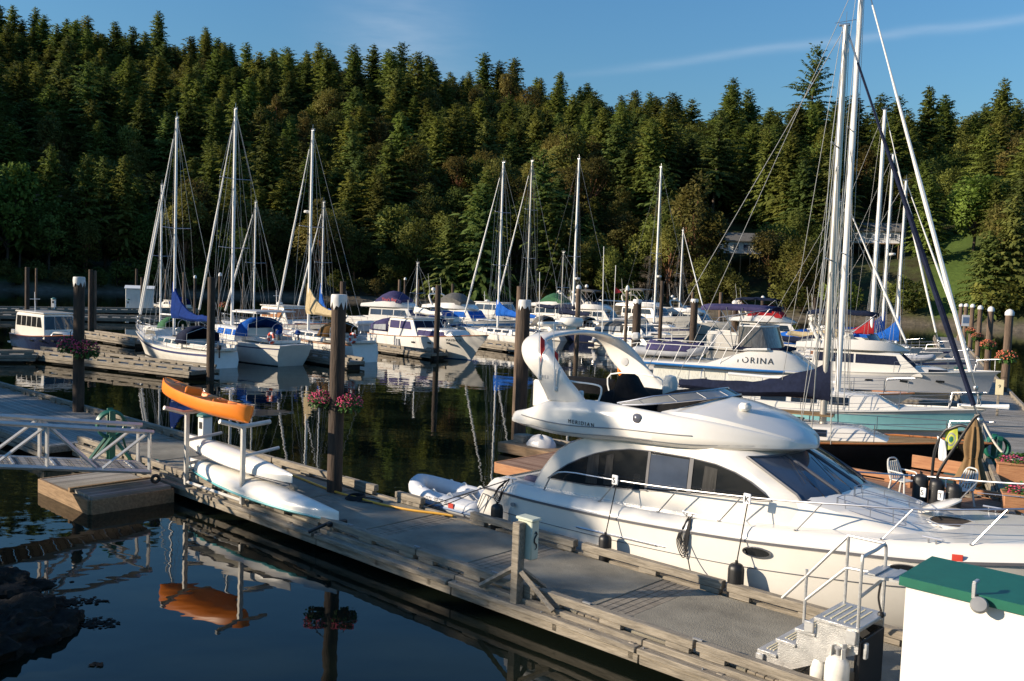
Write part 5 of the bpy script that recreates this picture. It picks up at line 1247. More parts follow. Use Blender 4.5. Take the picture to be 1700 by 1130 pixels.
# service post with box and braces on the main dock
t = thing('service_post', 'weathered timber post with a pale green service box and two braces on the main dock', 'post', W(-10.55, 11.87), rz_of(DOCK_AZ))
m = MB(); m.bbox((0, 0, 1.08), (.17, .17, 1.5), .015); m.build('post', M['timber'], t)
m = MB(); m.tube([(-.85, -.02, .50), (-.05, -.01, 1.02)], .055, 4); m.tube([(.85, -.02, .50), (.05, -.01, 1.0)], .055, 4); m.tube([(0, .75, .52), (0, .07, 1.0)], .05, 4); m.build('brace', M['timber'], t)
m = MB(); m.bbox((.05, .19, 1.52), (.34, .2, .68), .02); m.bbox((.05, .19, 1.88), (.40, .25, .05), .015); m.build('service_box', M['palegreen'], t)
m = MB(); m.tube([(.226, .19 + a, 1.36 + b) for a, b in ((-.01, 0), (.03, .03), (.02, .09), (-.03, .13), (-.035, .19), (.0, .24), (.035, .27), (.0, .31), (-.03, .28))], [.006, .012, .016, .018, .016, .018, .014, .016, .006], 5); m.build('marking', M['textblack'], t)
# green hose reel on an A frame
def hosereel(loc, rz, label):
    t = thing('hose_reel', label, 'hose reel', loc, rz)
    m = MB()
    for y in (-.28, .28):
        m.bbox((0, y, .75), (.16, .05, 1.5), .01); m.tube([(.55, y, .02), (.0, y, .8)], .05, 4); m.tube([(-.55, y, .02), (.0, y, .8)], .05, 4)
    m.build('frame', M['green'], t)
    m = MB()
    for k in range(5): m.torus((0, -.16 + .08 * k, 1.08), .36, .04, 22, 6, 'y')
    m.build('hose', M['greenplastic'], t)
    m = MB(); m.tube(spline([(.3, .2, .8), (.5, .3, .2), (.9, .1, .05), (1.2, -.3, .04), (.9, -.6, .04), (.4, -.4, .04)], 5), .03, 6); m.build('loose_hose', M['greenplastic'], t); return t
q = PZ(184, 768, .5); hosereel(q, rz_of(60), 'green hose reel on its frame beside the gangway on the shaded dock')
hosereel(rd(-27.5, 2.6), rz_of(100), 'turquoise green hose reel by the flower planters at the right edge')
hosereel(rd(4.5, 2.5), rz_of(30), 'green hose reel standing midway along the right dock')
# cream sign on a post on the right dock
q = PZ(1655, 690, .5); t = thing('dock_sign', 'narrow cream sign board on a wooden post near the bow of the aqua hulled sailboat', 'sign', q, rz_of(110))
m = MB(); m.bbox((0, 0, .8), (.10, .10, 1.6), .01); m.build('post', M['timber'], t)
m = MB(); m.bbox((.02, -.07, 1.35), (.34, .04, .72), .006); m.build('board', M['sign'], t)
text('lettering', '9', .22, (-.04, -.094, 1.32), (1, 0, 0), (0, 0, 1), M['textblack'], t)
q = RP[4][1]; t = thing('notice_board', 'small blue white notice on the fifth right dock pile', 'sign', (q.x - .1, q.y - .45, 0), rz_of(95)); m = MB(); m.bbox((0, 0, 3.2), (1.0, .06, 1.3), .01); m.build('board', M['hypwhite'], t); m = MB(); m.bbox((0, -.04, 3.25), (.8, .02, .7), .004); m.build('print', M['hypblue'], t)
# ------------------------------------------------------------------ gangway
def gangway():
    B1 = Vector((-9.16, 23.5, .78)) ; B1 = PZ(251, 783, .78); B0 = PZ(0, 774, 1.2)
    d = (B0 - B1); L = 12.5; d.normalize(); hz = Vector((d.x, d.y, 0)).normalized()
    t = thing('gangway', 'pale aluminium truss gangway slanting down from the left to the ramp float', 'gangway', B1, math.atan2(hz.y, hz.x))
    sl = d.z / math.hypot(d.x, d.y); wd = -1.25
    def P(x, y, z): return (x, y, x * sl + z)
    ph = 2.35; hgt = 1.02
    for y in (0, wd):
        m = MB(); m.tube([P(0, y, .0), P(L, y, .0)], .06, 4); m.tube([P(-.05, y, hgt), P(L, y, hgt)], .06, 4); m.build('chord', M['ramp'], t)
        n = int(L / ph)
        for k in range(n + 1):
            m = MB(); m.tube([P(k * ph + .05, y, .03), P(k * ph + .05, y, hgt - .03)], .045, 4); m.build('upright', M['ramp'], t)
        for k in range(n):
            x0_, x1_ = k * ph + .12, (k + 1) * ph - .02; xm_ = (x0_ + x1_) / 2
            m = MB(); m.tube([P(x0_, y, hgt - .05), P(xm_ - .08, y, .05)], .042, 4); m.build('brace', M['ramp'], t)
            m = MB(); m.tube([P(xm_ + .08, y, .05), P(x1_, y, hgt - .05)], .042, 4); m.build('brace', M['ramp'], t)
    m = MB(); n = int(L / .3)
    for k in range(n):
        x = k * .3 + .15; m.box((x, wd / 2, x * sl + .02), (.28, abs(wd) - .1, .035), ry=-math.atan(sl))
    m.build('tread_deck', M['deckwood'], t)
    m = MB()
    for k in range(int(L / .9)): x = k * .9 + .4; m.box((x, wd / 2, x * sl + .055), (.05, abs(wd) - .2, .03))
    m.build('cleat_strip', M['alu'], t)
    m = MB()
    for y in (-.1, wd + .1): m.lathe([(.03, -.04), (.12, -.04), (.12, .04), (.03, .04)], 14); m2 = m
    m = MB(); m.torus((-.12, -.05, -.2), .085, .045, 16, 8, 'y'); m.torus((-.12, wd + .05, -.2), .085, .045, 16, 8, 'y'); m.build('roller', M['rubber'], t)
gangway()
# ------------------------------------------------------------------ kayak rack and the boats on it
t = thing('kayak_rack', 'galvanised two post kayak rack on the edge of the main dock', 'rack', W(-21.92, 11.82), rz_of(DOCK_AZ))
for x in (0, 2.64):
    m = MB(); m.bbox((x, .0, 1.40), (.10, .10, 1.85), .01); m.build('post', M['rack'], t)
    m = MB(); m.tube([(x, -.62, 2.50), (x, -.1, 2.34), (x, .15, 2.34), (x, .72, 2.38)], .055, 8); m.build('arm', M['rack'], t)
    m = MB(); m.tube([(x, .05, 1.62), (x, .98, 1.72)], .042, 8); m.build('arm', M['rack'], t)
    m = MB(); m.tube([(x, .05, 1.02), (x, .98, 1.08)], .042, 8); m.build('arm', M['rack'], t)
    m = MB(); m.tube([(x, -.02, .50), (x, .7, .52)], .05, 4); m.tube([(x, .52, .52), (x, .52, .95)], .045, 4); m.tube([(x, .05, .86), (x, .7, .90)], .045, 4); m.build('foot', M['rack'], t)
m = MB(); m.tube([(0, 0, .55), (2.64, 0, .55)], .045, 4); m.build('foot', M['rack'], t)
def hull_kayak(L, B, H, up=True, n=26, rocker=.1, full=.8, k=12):
    """closed kayak or canoe shell; keel down when up is True, lying keel up otherwise. local x along it"""
    rings = []
    for i in range(n + 1):
        s = i / n; x = (s - .5) * L; e = max(0.0, 1 - abs(2 * s - 1) ** 1.75) ** full; b = B / 2 * e + .012; hz = H * (.62 + .38 * e); z0 = rocker * abs(2 * s - 1) ** 2.2
        ring = []
        for j in range(k + 1):
            a = math.pi * j / k; y = -math.cos(a) * b; zz = H - math.sin(a) ** .75 * hz + (z0 if True else 0)
            ring.append((x, y, zz))
        for j in range(1, k):
            a = math.pi * j / k; ring.append((x, math.cos(a) * b * .96, H + z0 + .06 * math.sin(a) * e))
        if not up: ring = [(x_, y_, H + .1 - z_) for x_, y_, z_ in ring]
        rings.append(ring)
    return rings
def shell(rings, nm, mats, parent, mis=None):
    m = MB(); m.loft(rings, True, True, True, mis=mis); return m.build(nm, mats, parent, smooth=50, fix=True)
# orange sit-on-top kayak
q = (PZ(278, 655, 2.5) + PZ(424, 698, 2.4)) / 2; c = W(-21.9, 12.0, 0)
t = thing('orange_kayak', 'orange sit on top kayak lying on the top arms of the rack', 'kayak', W(-21.75, 12.15, 2.33), rz_of(DOCK_AZ - 2)); t.rotation_euler.x = R(-9); t.rotation_euler.y = R(4.5); t.scale = (1.07, 1.07, 1.07)
L, B = 3.75, .88
def kay(s):
    x = (s - .5) * L; e = max(0.0, 1 - abs(2 * s - 1) ** 2.4) ** .62
    return x, B / 2 * e + .02, .10 * abs(2 * s - 1) ** 2 + (.02), .39 + .14 * abs(2 * s - 1) ** 2.2 + (.08 * max(0, (s - .7) / .3) ** 2 if s > .7 else 0) * 0
rings = []
for i in range(37):
    s = i / 36; x, b, z0, zt = kay(s); w_ = max(0, 1 - abs(2 * s - 1) / .86)
    well = .13 * max(0, min(1, (s - .16) / .05, (.80 - s) / .05))
    if .40 < s < .46 or .66 < s < .70: well *= .25
    ring = []
    for a in range(9):
        th = math.pi * a / 8; ring.append((x, -math.cos(th) * b, lerp(zt - .07, z0, math.sin(th) ** .7)))
    ring += [(x, b * 1.0, zt - .01), (x, b * .90, zt + .0), (x, b * .78, zt - .02), (x, b * .70, zt - well), (x, b * .3, zt - well - .02), (x, -b * .3, zt - well - .02), (x, -b * .70, zt - well), (x, -b * .78, zt - .02), (x, -b * .90, zt), (x, -b * 1.0, zt - .01)]
    rings.append(ring)
shell(rings, 'hull', M['orange'], t)
m = MB(); m.bbox((-.55, 0, .40), (.10, .46, .24), .04); m.bbox((.62, 0, .38), (.08, .42, .12), .04); m.build('backrest', M['orange'], t)
m = MB(); m.lathe([(.05, 0), (.05, .015)], 10, (.2, .25, .39)); m.build('drain_plug', M['lens'], t)
m = MB(); m.tube([(-1.5, .1, .50), (-1.3, -.12, .48), (-1.1, .12, .46), (-.95, -.1, .45)], .008, 5); m.build('deck_cord', M['lens'], t)
m = MB(); m.lathe([(.07, 0), (.07, .015)], 12, (1.2, 0, .42)); m.build('hatch_cap', M['lens'], t)
m = MB(); m.box((-.25, -.435, .30), (.16, .02, .04), rx=R(8)); m.build('scupper_slot', M['lens'], t)
# upper white racing canoe, hull up
t = thing('white_canoe', 'slim cream white canoe lying keel up on the middle arms of the rack', 'canoe', W(-20.45, 12.30, 1.13), rz_of(DOCK_AZ + 1)); t.rotation_euler.y = R(2.5)
shell(hull_kayak(5.1, .66, .33, False, rocker=-.05, full=.85), 'hull', M['kayakwhite'], t)
m = MB(); m.tube([(-2.45, -.06, .09), (-1.2, -.29, .09), (0, -.33, .09), (1.2, -.29, .09), (2.5, -.04, .09)], .02, 6); m.tube([(-2.45, .06, .09), (-1.2, .29, .09), (0, .33, .09), (1.2, .29, .09), (2.5, .04, .09)], .02, 6); m.build('gunwale', M['line'], t)
m = MB(); m.bbox((2.62, 0, .06), (.22, .12, .1), .02); m.build('toggle', M['timber'], t)
# lower white canoe with teal sheer line
t = thing('white_canoe', 'long white canoe with a teal line lying on the lowest arms of the rack', 'canoe', W(-19.25, 12.15, .60), rz_of(DOCK_AZ + .6)); t.rotation_euler.y = R(1.2)
shell(hull_kayak(6.6, .82, .36, False, rocker=-.06, full=.85), 'hull', M['kayakwhite'], t)
m = MB()
for sg in (-1, 1):
    P_ = []
    for i in range(25):
        s = .02 + .96 * i / 24; e = max(0.0, 1 - abs(2 * s - 1) ** 1.75) ** .85; P_.append(((s - .5) * 6.6, sg * (.41 * e + .016), .115 + .0 - (-.06) * abs(2 * s - 1) ** 2.2))
    m.tube(P_, .028, 6)
m.build('sheer_line', M['sidepaint'], t)
m = MB(); m.bbox((3.25, 0, .12), (.1, .5, .1), .02); m.tube([(3.2, -.1, .15), (3.0, -.55, -.05)], .04, 5); m.build('end_strap', M['rubber'], t)
# ------------------------------------------------------------------ aluminium boarding stairs
def stairs():
    t = thing('boarding_stairs', 'aluminium boarding stairs with handrails on the main dock beside the yacht bow', 'stairs', W(-6.22, 12.40), rz_of(DOCK_AZ))
    N, run, rise, wd = 4, .275, .235, .90; z0 = .52
    prof = [(0, z0)]
    for k in range(N):
        prof += [(k * run, z0 + (k + 1) * rise - .06), ((k + 1) * run if k < N - 1 else N * run + .33, z0 + (k + 1) * rise - .06)]
    e = prof[-1]; prof += [(e[0], e[1] - .30), (.36, z0)]
    for y in (0, wd):
        m = MB(); m.prism([(x, y, z) for x, z in prof], (0, .03 if y == 0 else -.03, 0)); m.build('side_plate', M['aluplate'], t, fix=True)
    for k in range(N):
        m = MB(); x0 = k * run - .03; x1 = (k + 1) * run if k < N - 1 else N * run + .34; zt = z0 + (k + 1) * rise - .03
        m.bbox(((x0 + x1) / 2, wd / 2, zt), (x1 - x0, wd + .06, .055), .008)
        st = m.build('tread', M['aluplate'], t)
        g = MB()
        for q in range(3 if k < 3 else 5): g.box((x0 + .10 + q * (x1 - x0 - .16) / (3 if k < 3 else 5), wd / 2, zt + .031), (.022, wd * .8, .006))
        g.build('grip_strip', M['sign'], st)
    top = z0 + N * rise; xe = N * run + .30
    r = .024
    m = MB(); far = wd - .02
    # far side rail (beyond the treads)
    m.tube([(run * .9, far, z0 + 2 * rise), (run * .9, far, z0 + 2 * rise + .82)], r, 8); m.tube([(N * run - .25, far, top - .05), (N * run - .25, far, top + 1.0)], r, 8)
    m.tube([(-.12, far, z0 + rise + .52), (run * .9, far, z0 + 2 * rise + .62 + .1), (N * run - .25, far, top + 1.0), (xe - .02, far, top + 1.0)], r, 8)
    m.tube([(run * .9, far, z0 + 2 * rise + .35), (N * run - .25, far, top + .52)], r, 8); m.tube([(N * run - .25, far, top + .52), (xe, far, top + .55)], r, 8)
    m.tube([(xe, far, top - .1), (xe, far, top + .55)], r * 1.2, 8); m.build('handrail', M['alu'], t)
    m = MB(); m.tube(spline([(xe, .03, top - .25), (xe, .03, top + .86), (xe, .10, top + .97), (xe, .5, top + .98), (xe, far - .08, top + 1.0), (xe, far, top + .9), (xe, far, top + .55)], 4), r, 8); m.tube([(xe, .03, top + .42), (xe, far, top + .5)], r, 8); m.build('handrail', M['alu'], t)
    for c_, d_ in (((xe + .10, .1, top - .32), (.05, .08, .22)), ((N * run - .36, -.03, top - .16), (.14, .05, .16)), ((.02, -.03, z0 + .1), (.12, .05, .16)), ((xe - .06, -.03, top - .14), (.14, .06, .2))):
        m = MB(); m.bbox(c_, d_, .01); m.build('bracket', M['alu'], t)
    m = MB(); m.prism([(xe - .1, far - .55, top + .62), (xe - .1, far + .02, top + .62), (xe + .62, far + .02, top + .66), (xe + .62, far - .55, top + .66)], (0, 0, .03))
    for q in range(3): m.box((xe + .02 + q * .24, far - .27, top + .675), (.10, .55, .02))
    m.build('gate_plate', M['alu'], t)
    m = MB(); m.bbox((xe + .02, wd / 2, .5 + (top - .9) / 2 + .08), (.06, wd - .04, top - .65), .01); m.bbox((xe - .16, wd - .05, .5 + (top - .9) / 2 + .08), (.36, .04, top - .65), .01); m.build('end_panel', M['darkbox'], t)
    m = MB(); m.tube(spline([(xe, far - .1, top + .5), (xe - .02, far - .12, top + .25), (xe + .02, far - .1, top + .05)], 5), .015, 6); m.ball((xe + .02, far - .1, top), .05, 8, 6); m.build('tether', M['rubber'], t)
stairs()
# propane bottles under the stairs
def bottle(loc, label, s):
    t = thing('propane_tank', label, 'propane tank', loc)
    m = MB(); m.lathe([(.13 * s, 0), (.15 * s, .03), (.15 * s, .35 * s), (.135 * s, .43 * s), (.09 * s, .48 * s), (.04 * s, .5 * s)], 20); m.build('cylinder', M['propane'], t)
    m = MB()
    for k in range(9):
        a = k * .5 - 1.2; m.box((math.cos(a) * .085 * s, math.sin(a) * .085 * s, .54 * s), (.045 * s, .012, .13 * s), rz=a + R(90))
    m.build('collar', M['propane'], t)
    m = MB(); m.lathe([(.03, .49 * s), (.03, .57 * s), (.05, .575 * s), (.05, .6 * s)], 10); m.bbox((.06 * s, -.05, .6 * s), (.07, .03, .13), .008); m.build('valve', M['lampgrey'], t)
    return t
bottle(W(-5.02, 12.30, .5), 'large white propane bottle standing under the boarding stairs', 1.1)
bottle(W(-5.36, 12.50, .5), 'smaller white propane bottle behind the large one under the stairs', .8)
# storage box with the green lid
t = thing('storage_shed', 'white storage locker with a sloping green metal lid at the lower right', 'storage locker', W(-3.86, 11.35), rz_of(DOCK_AZ))
m = MB(); m.prism([(0, 0, .2), (0, 1.0, .2), (0, 1.0, 2.55), (0, 0, 2.55)], (3.6, 0, 0)); m.build('body', M['shedwhite'], t, fix=True)
m = MB(); m.prism([(-.06, -.07, 2.53), (-.06, -.07, 2.64), (-.06, 1.06, 2.66), (-.06, 1.06, 2.55)], (3.75, 0, 0)); m.build('lid', M['green'], t, fix=True)
m = MB(); m.bbox((.78, -.09, 2.68), (.045, .045, .18), .008); m.bbox((.78, -.03, 2.77), (.045, .14, .04), .008); m.build('lamp_bracket', M['alu'], t)
m = MB(); m.lathe([(.02, .05), (.08, .045), (.098, .0), (.088, -.03), (.02, -.035)], 18); lo = m.build('lamp_head', M['lampgrey'], t, loc=(.86, -.15, 2.55)); lo.rotation_euler = (R(62), R(18), 0)
# yellow cord along the far edge
m = MB(); P_ = [PZ(x, y, .53) for x, y in ((470, 783), (500, 794), (530, 806), (560, 817), (590, 825), (630, 836), (680, 846), (735, 853), (752, 856))]
m.tube(spline(P_, 6), .028, 6); tag(m.build('shore_cord', M['yellowhose']), 'yellow shore power cord lying along the far edge of the main dock', 'cord')
# ------------------------------------------------------------------ patio furniture
t = thing('patio_umbrella', 'folded tan patio umbrella tied at the waist on the cedar float', 'umbrella', PZ(1610, 824, .5)); t.scale = (.8, .8, .72)
m = MB(); rings = []
for zi, (z, r) in enumerate(((.55, .44), (.75, .40), (1.1, .31), (1.35, .24), (1.5, .22), (1.62, .235), (1.9, .27), (2.2, .25), (2.5, .20), (2.72, .19), (2.74, .165), (2.95, .10), (3.05, .03))):
    rings.append([(math.cos(a) * r * (1 + .24 * math.sin(8 * a) * (1 if z < 2.7 else .2)) * (1 + .07 * math.sin(3 * a + z * 2)), math.sin(a) * r * (1 + .24 * math.sin(8 * a) * (1 if z < 2.7 else .2)), z + (.10 * math.sin(8 * a) if zi == 0 else 0)) for a in [6.2832 * k / 64 for k in range(64)]])
m.loft(rings, True, True, True); m.build('canopy', M['browntan'] if 'browntan' in M else mat('umbrella_cloth', (0.20, 0.125, 0.055), .9, var=.15, vscale=4, bump=.3, bscale=8), t)
m = MB(); m.tube([(0, 0, .0), (0, 0, 3.15)], .025, 8); m.lathe([(.25, 0), (.25, .06), (.06, .1)], 16); m.ball((0, 0, 3.15), .04, 8, 6); m.build('pole', M['timber'], t)
m = MB(); m.torus((0, 0, 1.5), .215, .02, 20, 6, 'z'); m.build('tie', M['browncloth'], t)
def patio_chair(loc, rz, label):
    t = thing('patio_chair', label, 'chair', loc, rz)
    m = MB(); m.bbox((0, 0, .42), (.46, .46, .03), .012); m.build('seat', M['plasticchair'], t)
    m = MB()
    for k in range(5): m.tube(spline([(-.22, -.17 + .085 * k, .42), (-.30, -.17 + .085 * k, .68), (-.36, -.15 + .075 * k, .90)], 3), .02, 5)
    m.tube(spline([(-.20, -.24, .42), (-.29, -.25, .68), (-.37, -.17, .93), (-.385, 0, .97), (-.37, .17, .93), (-.29, .25, .68), (-.20, .24, .42)], 4), .022, 6); m.build('backrest', M['plasticchair'], t)
    for s in (-1, 1):
        m = MB(); m.tube([(.22, .22 * s, .40), (.26, .25 * s, 0)], .025, 6); m.build('leg', M['plasticchair'], t)
        m = MB(); m.tube([(-.2, .22 * s, .40), (-.27, .25 * s, 0)], .025, 6); m.build('leg', M['plasticchair'], t)
        m = MB(); m.tube(spline([(-.29, .26 * s, .66), (.05, .28 * s, .66), (.22, .27 * s, .63), (.24, .24 * s, .42)], 4), .022, 6); m.build('armrest', M['plasticchair'], t)
    return t
patio_chair(PZ(1497, 822, .5), rz_of(150), 'white plastic patio chair seen left of the black fenders')
patio_chair(PZ(1592, 838, .5), rz_of(250), 'pale plastic patio chair half hidden right of the black fenders')
t = thing('patio_table', 'low brown wooden bench seat behind the black fenders', 'bench', PZ(1552, 815, .5), rz_of(DOCK_AZ))
m = MB(); m.bbox((0, 0, .45), (1.5, .45, .06), .01); m.build('seat', M['timberred'], t); m = MB(); m.bbox((0, .22, .72), (1.5, .05, .36), .01); m.build('backrest', M['timberred'], t)
m = MB(); m.bbox((-.65, 0, .21), (.08, .4, .42), .01); m.build('leg', M['timberred'], t); m = MB(); m.bbox((.65, 0, .21), (.08, .4, .42), .01); m.build('leg', M['timberred'], t)
def planter(loc, rz, label, pet):
    t = thing('planter', label, 'planter', loc, rz)
    m = MB(); m.bbox((0, 0, .28), (1.1, .55, .56), .02); m.bbox((0, 0, .57), (1.2, .64, .06), .01); m.build('box', M['timberred'], t)
    a, b, c = BK[pet]
    for nm, me in (('foliage', a), ('blossom', b)):
        o = bpy.data.objects.new(nm, me); COL.objects.link(o); o.parent = t; o.location = (0, 0, .62 if nm == 'blossom' else .66); o.scale = (1.0, .5, .5) if nm == 'blossom' else (1.2, .62, .62)
planter(PZ(1688, 800, .5), rz_of(113), 'cedar planter of pink flowers at the right edge of the patio float', 'pink')
planter(PZ(1704, 858, .5), rz_of(113), 'nearer cedar planter with red flowers at the right frame edge', 'pink')
# mooring line that sags from the sailboat bow to the patio corner
m = MB(); m.tube(sag(PZ(1632, 700, 1.9), PZ(1690, 768, .9), .25), .035, 6); tag(m.build('mooring_line', M['rope']), 'thick pale mooring line sagging down past the folded umbrella', 'rope')
# rocks and seaweed at the lower left
from mathutils import noise as mnoise
def rock(loc, s, seed, label):
    rn = random.Random(seed); m = MB(); rings = []; n = 56; off = Vector((seed * 7.3, seed * 3.1, 1.7))
    for i in range(1, 28):
        th = math.pi * i / 28; rg = []
        for k in range(n):
            a = 6.2832 * k / n; d = Vector((math.cos(a) * math.sin(th), math.sin(a) * math.sin(th), math.cos(th)))
            f = 1 + .42 * mnoise.noise(d * 1.6 + off) + .22 * mnoise.noise(d * 4.1 + off) + .11 * mnoise.noise(d * 9.3 + off) + .05 * mnoise.noise(d * 21 + off)
            rg.append((d.x * f * s[0], d.y * f * s[1], d.z * f * s[2]))
        rings.append(rg)
    m.loft(rings, True, True, True); tag(m.build('rock', M['rock'], loc=loc, rz=rn.random() * 6, smooth=18, fix=True), label, 'rock')
M['rock'] = mat('wet_rock', (0.006, 0.005, 0.004), 0.85, vscale=4.5, col2=(0.028, 0.024, 0.018), bump=1.0, bscale=12, spec=0.12)
rock(PZ(30, 1062, -.1), (1.15, .8, .5), 3, 'large dark wet rock breaking the water at the lower left')
rock(PZ(-8, 985, -.05), (.75, .9, .35), 4, 'dark rock at the left edge above the large one')
rock(PZ(62, 1020, -.12), (.5, .45, .28), 5, 'small dark rock behind the large rock')
rock(PZ(-60, 1090, -.1), (1.3, 1.0, .6), 6, 'dark shore rock at the bottom left corner')
rn = random.Random(9); m = MB()
for (px, py, n, sx, sy) in ((125, 998, 60, 38, 7), (150, 1035, 90, 45, 8), (60, 965, 40, 35, 8), (100, 1010, 40, 30, 8), (165, 1103, 14, 14, 4), (20, 975, 40, 25, 10)):
    for i in range(n):
        c = PZ(px + rn.gauss(0, sx * .55), py + rn.gauss(0, sy * .5), .012); s = rn.uniform(.02, .07); a = rn.random() * 6
        m.add([(c.x + math.cos(a + k) * s * rn.uniform(.5, 1.2), c.y + math.sin(a + k) * s * rn.uniform(.5, 1.2), rn.uniform(.006, .02)) for k in (0, 1.3, 2.5, 3.8, 5)], [(0, 1, 2, 3, 4)])
tag(m.build('seaweed', M['rock'], smooth=0), 'dark floating seaweed near the rocks', 'seaweed', kind='stuff')
# ------------------------------------------------------------------ houses on the shore
def house(px, d, wid, dep, hgt, label, rz, wall, roof, stilts=2.5, nwin=4):
    x, y, z = at_shore(px, d); t = thing('house', label, 'house', (x, y, z + stilts), rz)
    m = MB(); m.bbox((0, 0, hgt / 2), (wid, dep, hgt), .05); m.build('wall', M[wall], t)
    m = MB(); o = .8
    m.prism([(-wid / 2 - o, -dep / 2 - o, hgt - .1), (-wid / 2 - o, 0, hgt + dep * .28), (-wid / 2 - o, dep / 2 + o, hgt - .1), (-wid / 2 - o, dep / 2 + o, hgt + .12), (-wid / 2 - o, 0, hgt + dep * .28 + .25), (-wid / 2 - o, -dep / 2 - o, hgt + .12)], (wid + 2 * o, 0, 0)); m.build('roof', M[roof], t, fix=True)
    for k in range(nwin):
        xx = -wid / 2 + wid * (k + .5) / nwin; m = MB(); m.bbox((xx, -dep / 2 - .03, hgt * .52), (wid / nwin * .62, .12, hgt * .55), .02); f = m.build('window', M['white'], t)
        m = MB(); m.bbox((xx, -dep / 2 - .075, hgt * .52), (wid / nwin * .52, .06, hgt * .46), .01); m.build('pane', M['glassb'], f)
    m = MB(); m.box((0, -dep / 2 - 1.5, -.1), (wid + 1, 3, .2))
    for k in range(int(wid / 2.2) + 1):
        xx = -wid / 2 + k * 2.2; m.bbox((xx, -dep / 2 - 2.9, -stilts / 2 - 1), (.2, .2, stilts + 2), .02)
    m.build('deck', M['timberwarm'], t)
    m = MB()
    for k in range(int(wid / .5) + 1): m.box((-wid / 2 + k * .5, -dep / 2 - 2.95, .5), (.05, .05, 1.0))
    m.box((0, -dep / 2 - 2.95, 1.02), (wid + .6, .09, .07)); m.build('railing', M['white'], t)
house(1219, 30, 9.5, 7, 3.0, 'small pale house with a grey roof and white railed deck above the shore', rz_of(90) - .1, 'gel2', 'greycloth', 3.2)
house(1440, 44, 11.5, 7, 3.0, 'pale gabled house half hidden behind the tall masts at the right', rz_of(90) - .3, 'hypwhite', 'greycloth', 2.6, 4)
house(45, 40, 17, 9, 4.2, 'shaded timber house with a long deck on stilts at the far left', rz_of(90) + .35, 'greycloth', 'browncloth', 5.5, 5)
house(178, 42, 12, 8, 3.6, 'second shaded house behind the trees right of the left house', rz_of(90) + .3, 'greycloth', 'browncloth', 4.5, 4)

# coil of dark line and a rubber mat by the thick pile
t = thing('rope_coil', 'dark coiled line lying on the dock at the foot of the thick pile', 'rope', PZ(590, 828, .5))
m = MB()
for k in range(4): m.torus((.01 * k, .012 * k, .02 + .022 * k), .24 - .015 * k, .017, 26, 6, 'z')
m.tube(spline([(.2, .1, .02), (.5, .0, .02), (.7, -.25, .02), (.45, -.4, .02), (.1, -.3, .02)], 6), .016, 6); m.build('line', M['ropeblack'], t)
# ------------------------------------------------------------------ boats in the slips
def hull_shell(L, B, zs, zb, tw=.7, rake=.10, stern_rake=.0, bilge=.8, mats=('gel2', 'navystripe', 'bottom'), stripe=(.72, .86), boot=True, dip=.1, nst=26, sharp=1.6):
    """open hull shell with coloured bands; returns builder, deck edge half points"""
    half = []
    for i in range(nst + 1):
        s = i / nst; q = s
        full = 1 - max(0, (q - .42) / .58) ** sharp
        aft = tw + (1 - tw) * math.sin(min(1, q / .42) * math.pi / 2)
        b = B / 2 * aft * max(.006, full) ; sh = zs + (zb - zs) * q ** 1.7 - dip * math.sin(math.pi * min(1, q * 1.15))
        def P(f, zf, z): # width fraction, bow rake by height
            x = stern_rake * (zf) + q * (L * (1 - rake * (1 - zf)) - stern_rake * zf); return (x, b * f * (1 if q < .55 else lerp(1, zf ** .25 if zf > 0 else .4, (q - .55) / .45 * .6)), z)
        st0, st1 = stripe
        half.append([P(.0, 0, -.55 * (1 - max(0, q - .7) * 1.6)), P(bilge * .7, .05, -.32), P(bilge * .96, .12, -.02), P(bilge * .98, .17, .06), P(.955, .5, sh * .48), P(.985, .75, sh * st0), P(.995, .88, sh * st1), P(1.0, .96, sh * .955), P(1.0, .97, sh * .965), P(1.0, 1.0, sh)])
    rings = [[(x, -y, z) for x, y, z in reversed(h[1:])] + [(h[0][0], 0, h[0][2])] + [(x, y, z) for x, y, z in h[1:]] for h in half]
    K = len(half[0]); mis = []
    for j in range(len(rings[0]) - 1):
        lev = min(abs(j - (K - 1)), abs(j + 1 - (K - 1))); mis.append({0: 2, 1: 2, 2: 2, 5: 1}.get(lev, 0))
    m = MB(); m.loft(rings, False, mis=mis); m.f.append(tuple(range(len(rings[0])))); m.mi.append(0)
    edge = [h[-1] for h in half]
    return m, edge, half
def edge_at(edge, x):
    for a, b in zip(edge, edge[1:]):
        if x <= b[0]: k = (x - a[0]) / max(1e-6, b[0] - a[0]); return lerp(a[1], b[1], k), lerp(a[2], b[2], k)
    return edge[-1][1], edge[-1][2]
def put_hull(t, L, B, zs, zb, hullmat='gel2', stripemat='gel2', bottom='bottom', deck='nonskid', rubmat=None, **k):
    m, edge, half = hull_shell(L, B, zs, zb, **k); m.build('hull', [M[hullmat], M[stripemat], M[bottom]], t, smooth=42, fix=True)
    m = MB(); m.loft([[(x, -y + .015, z - .03), (x, -y * .5, z + .015), (x, 0, z + .03), (x, y * .5, z + .015), (x, y - .015, z - .03)] for x, y, z in edge], False); m.build('deck', M[deck], t, fix=True)
    m = MB()
    for sg in (-1, 1): m.tube([(x, sg * y, z) for x, y, z in edge], .035, 5)
    m.build('toe_rail', M[rubmat or 'gel'], t)
    return edge, half
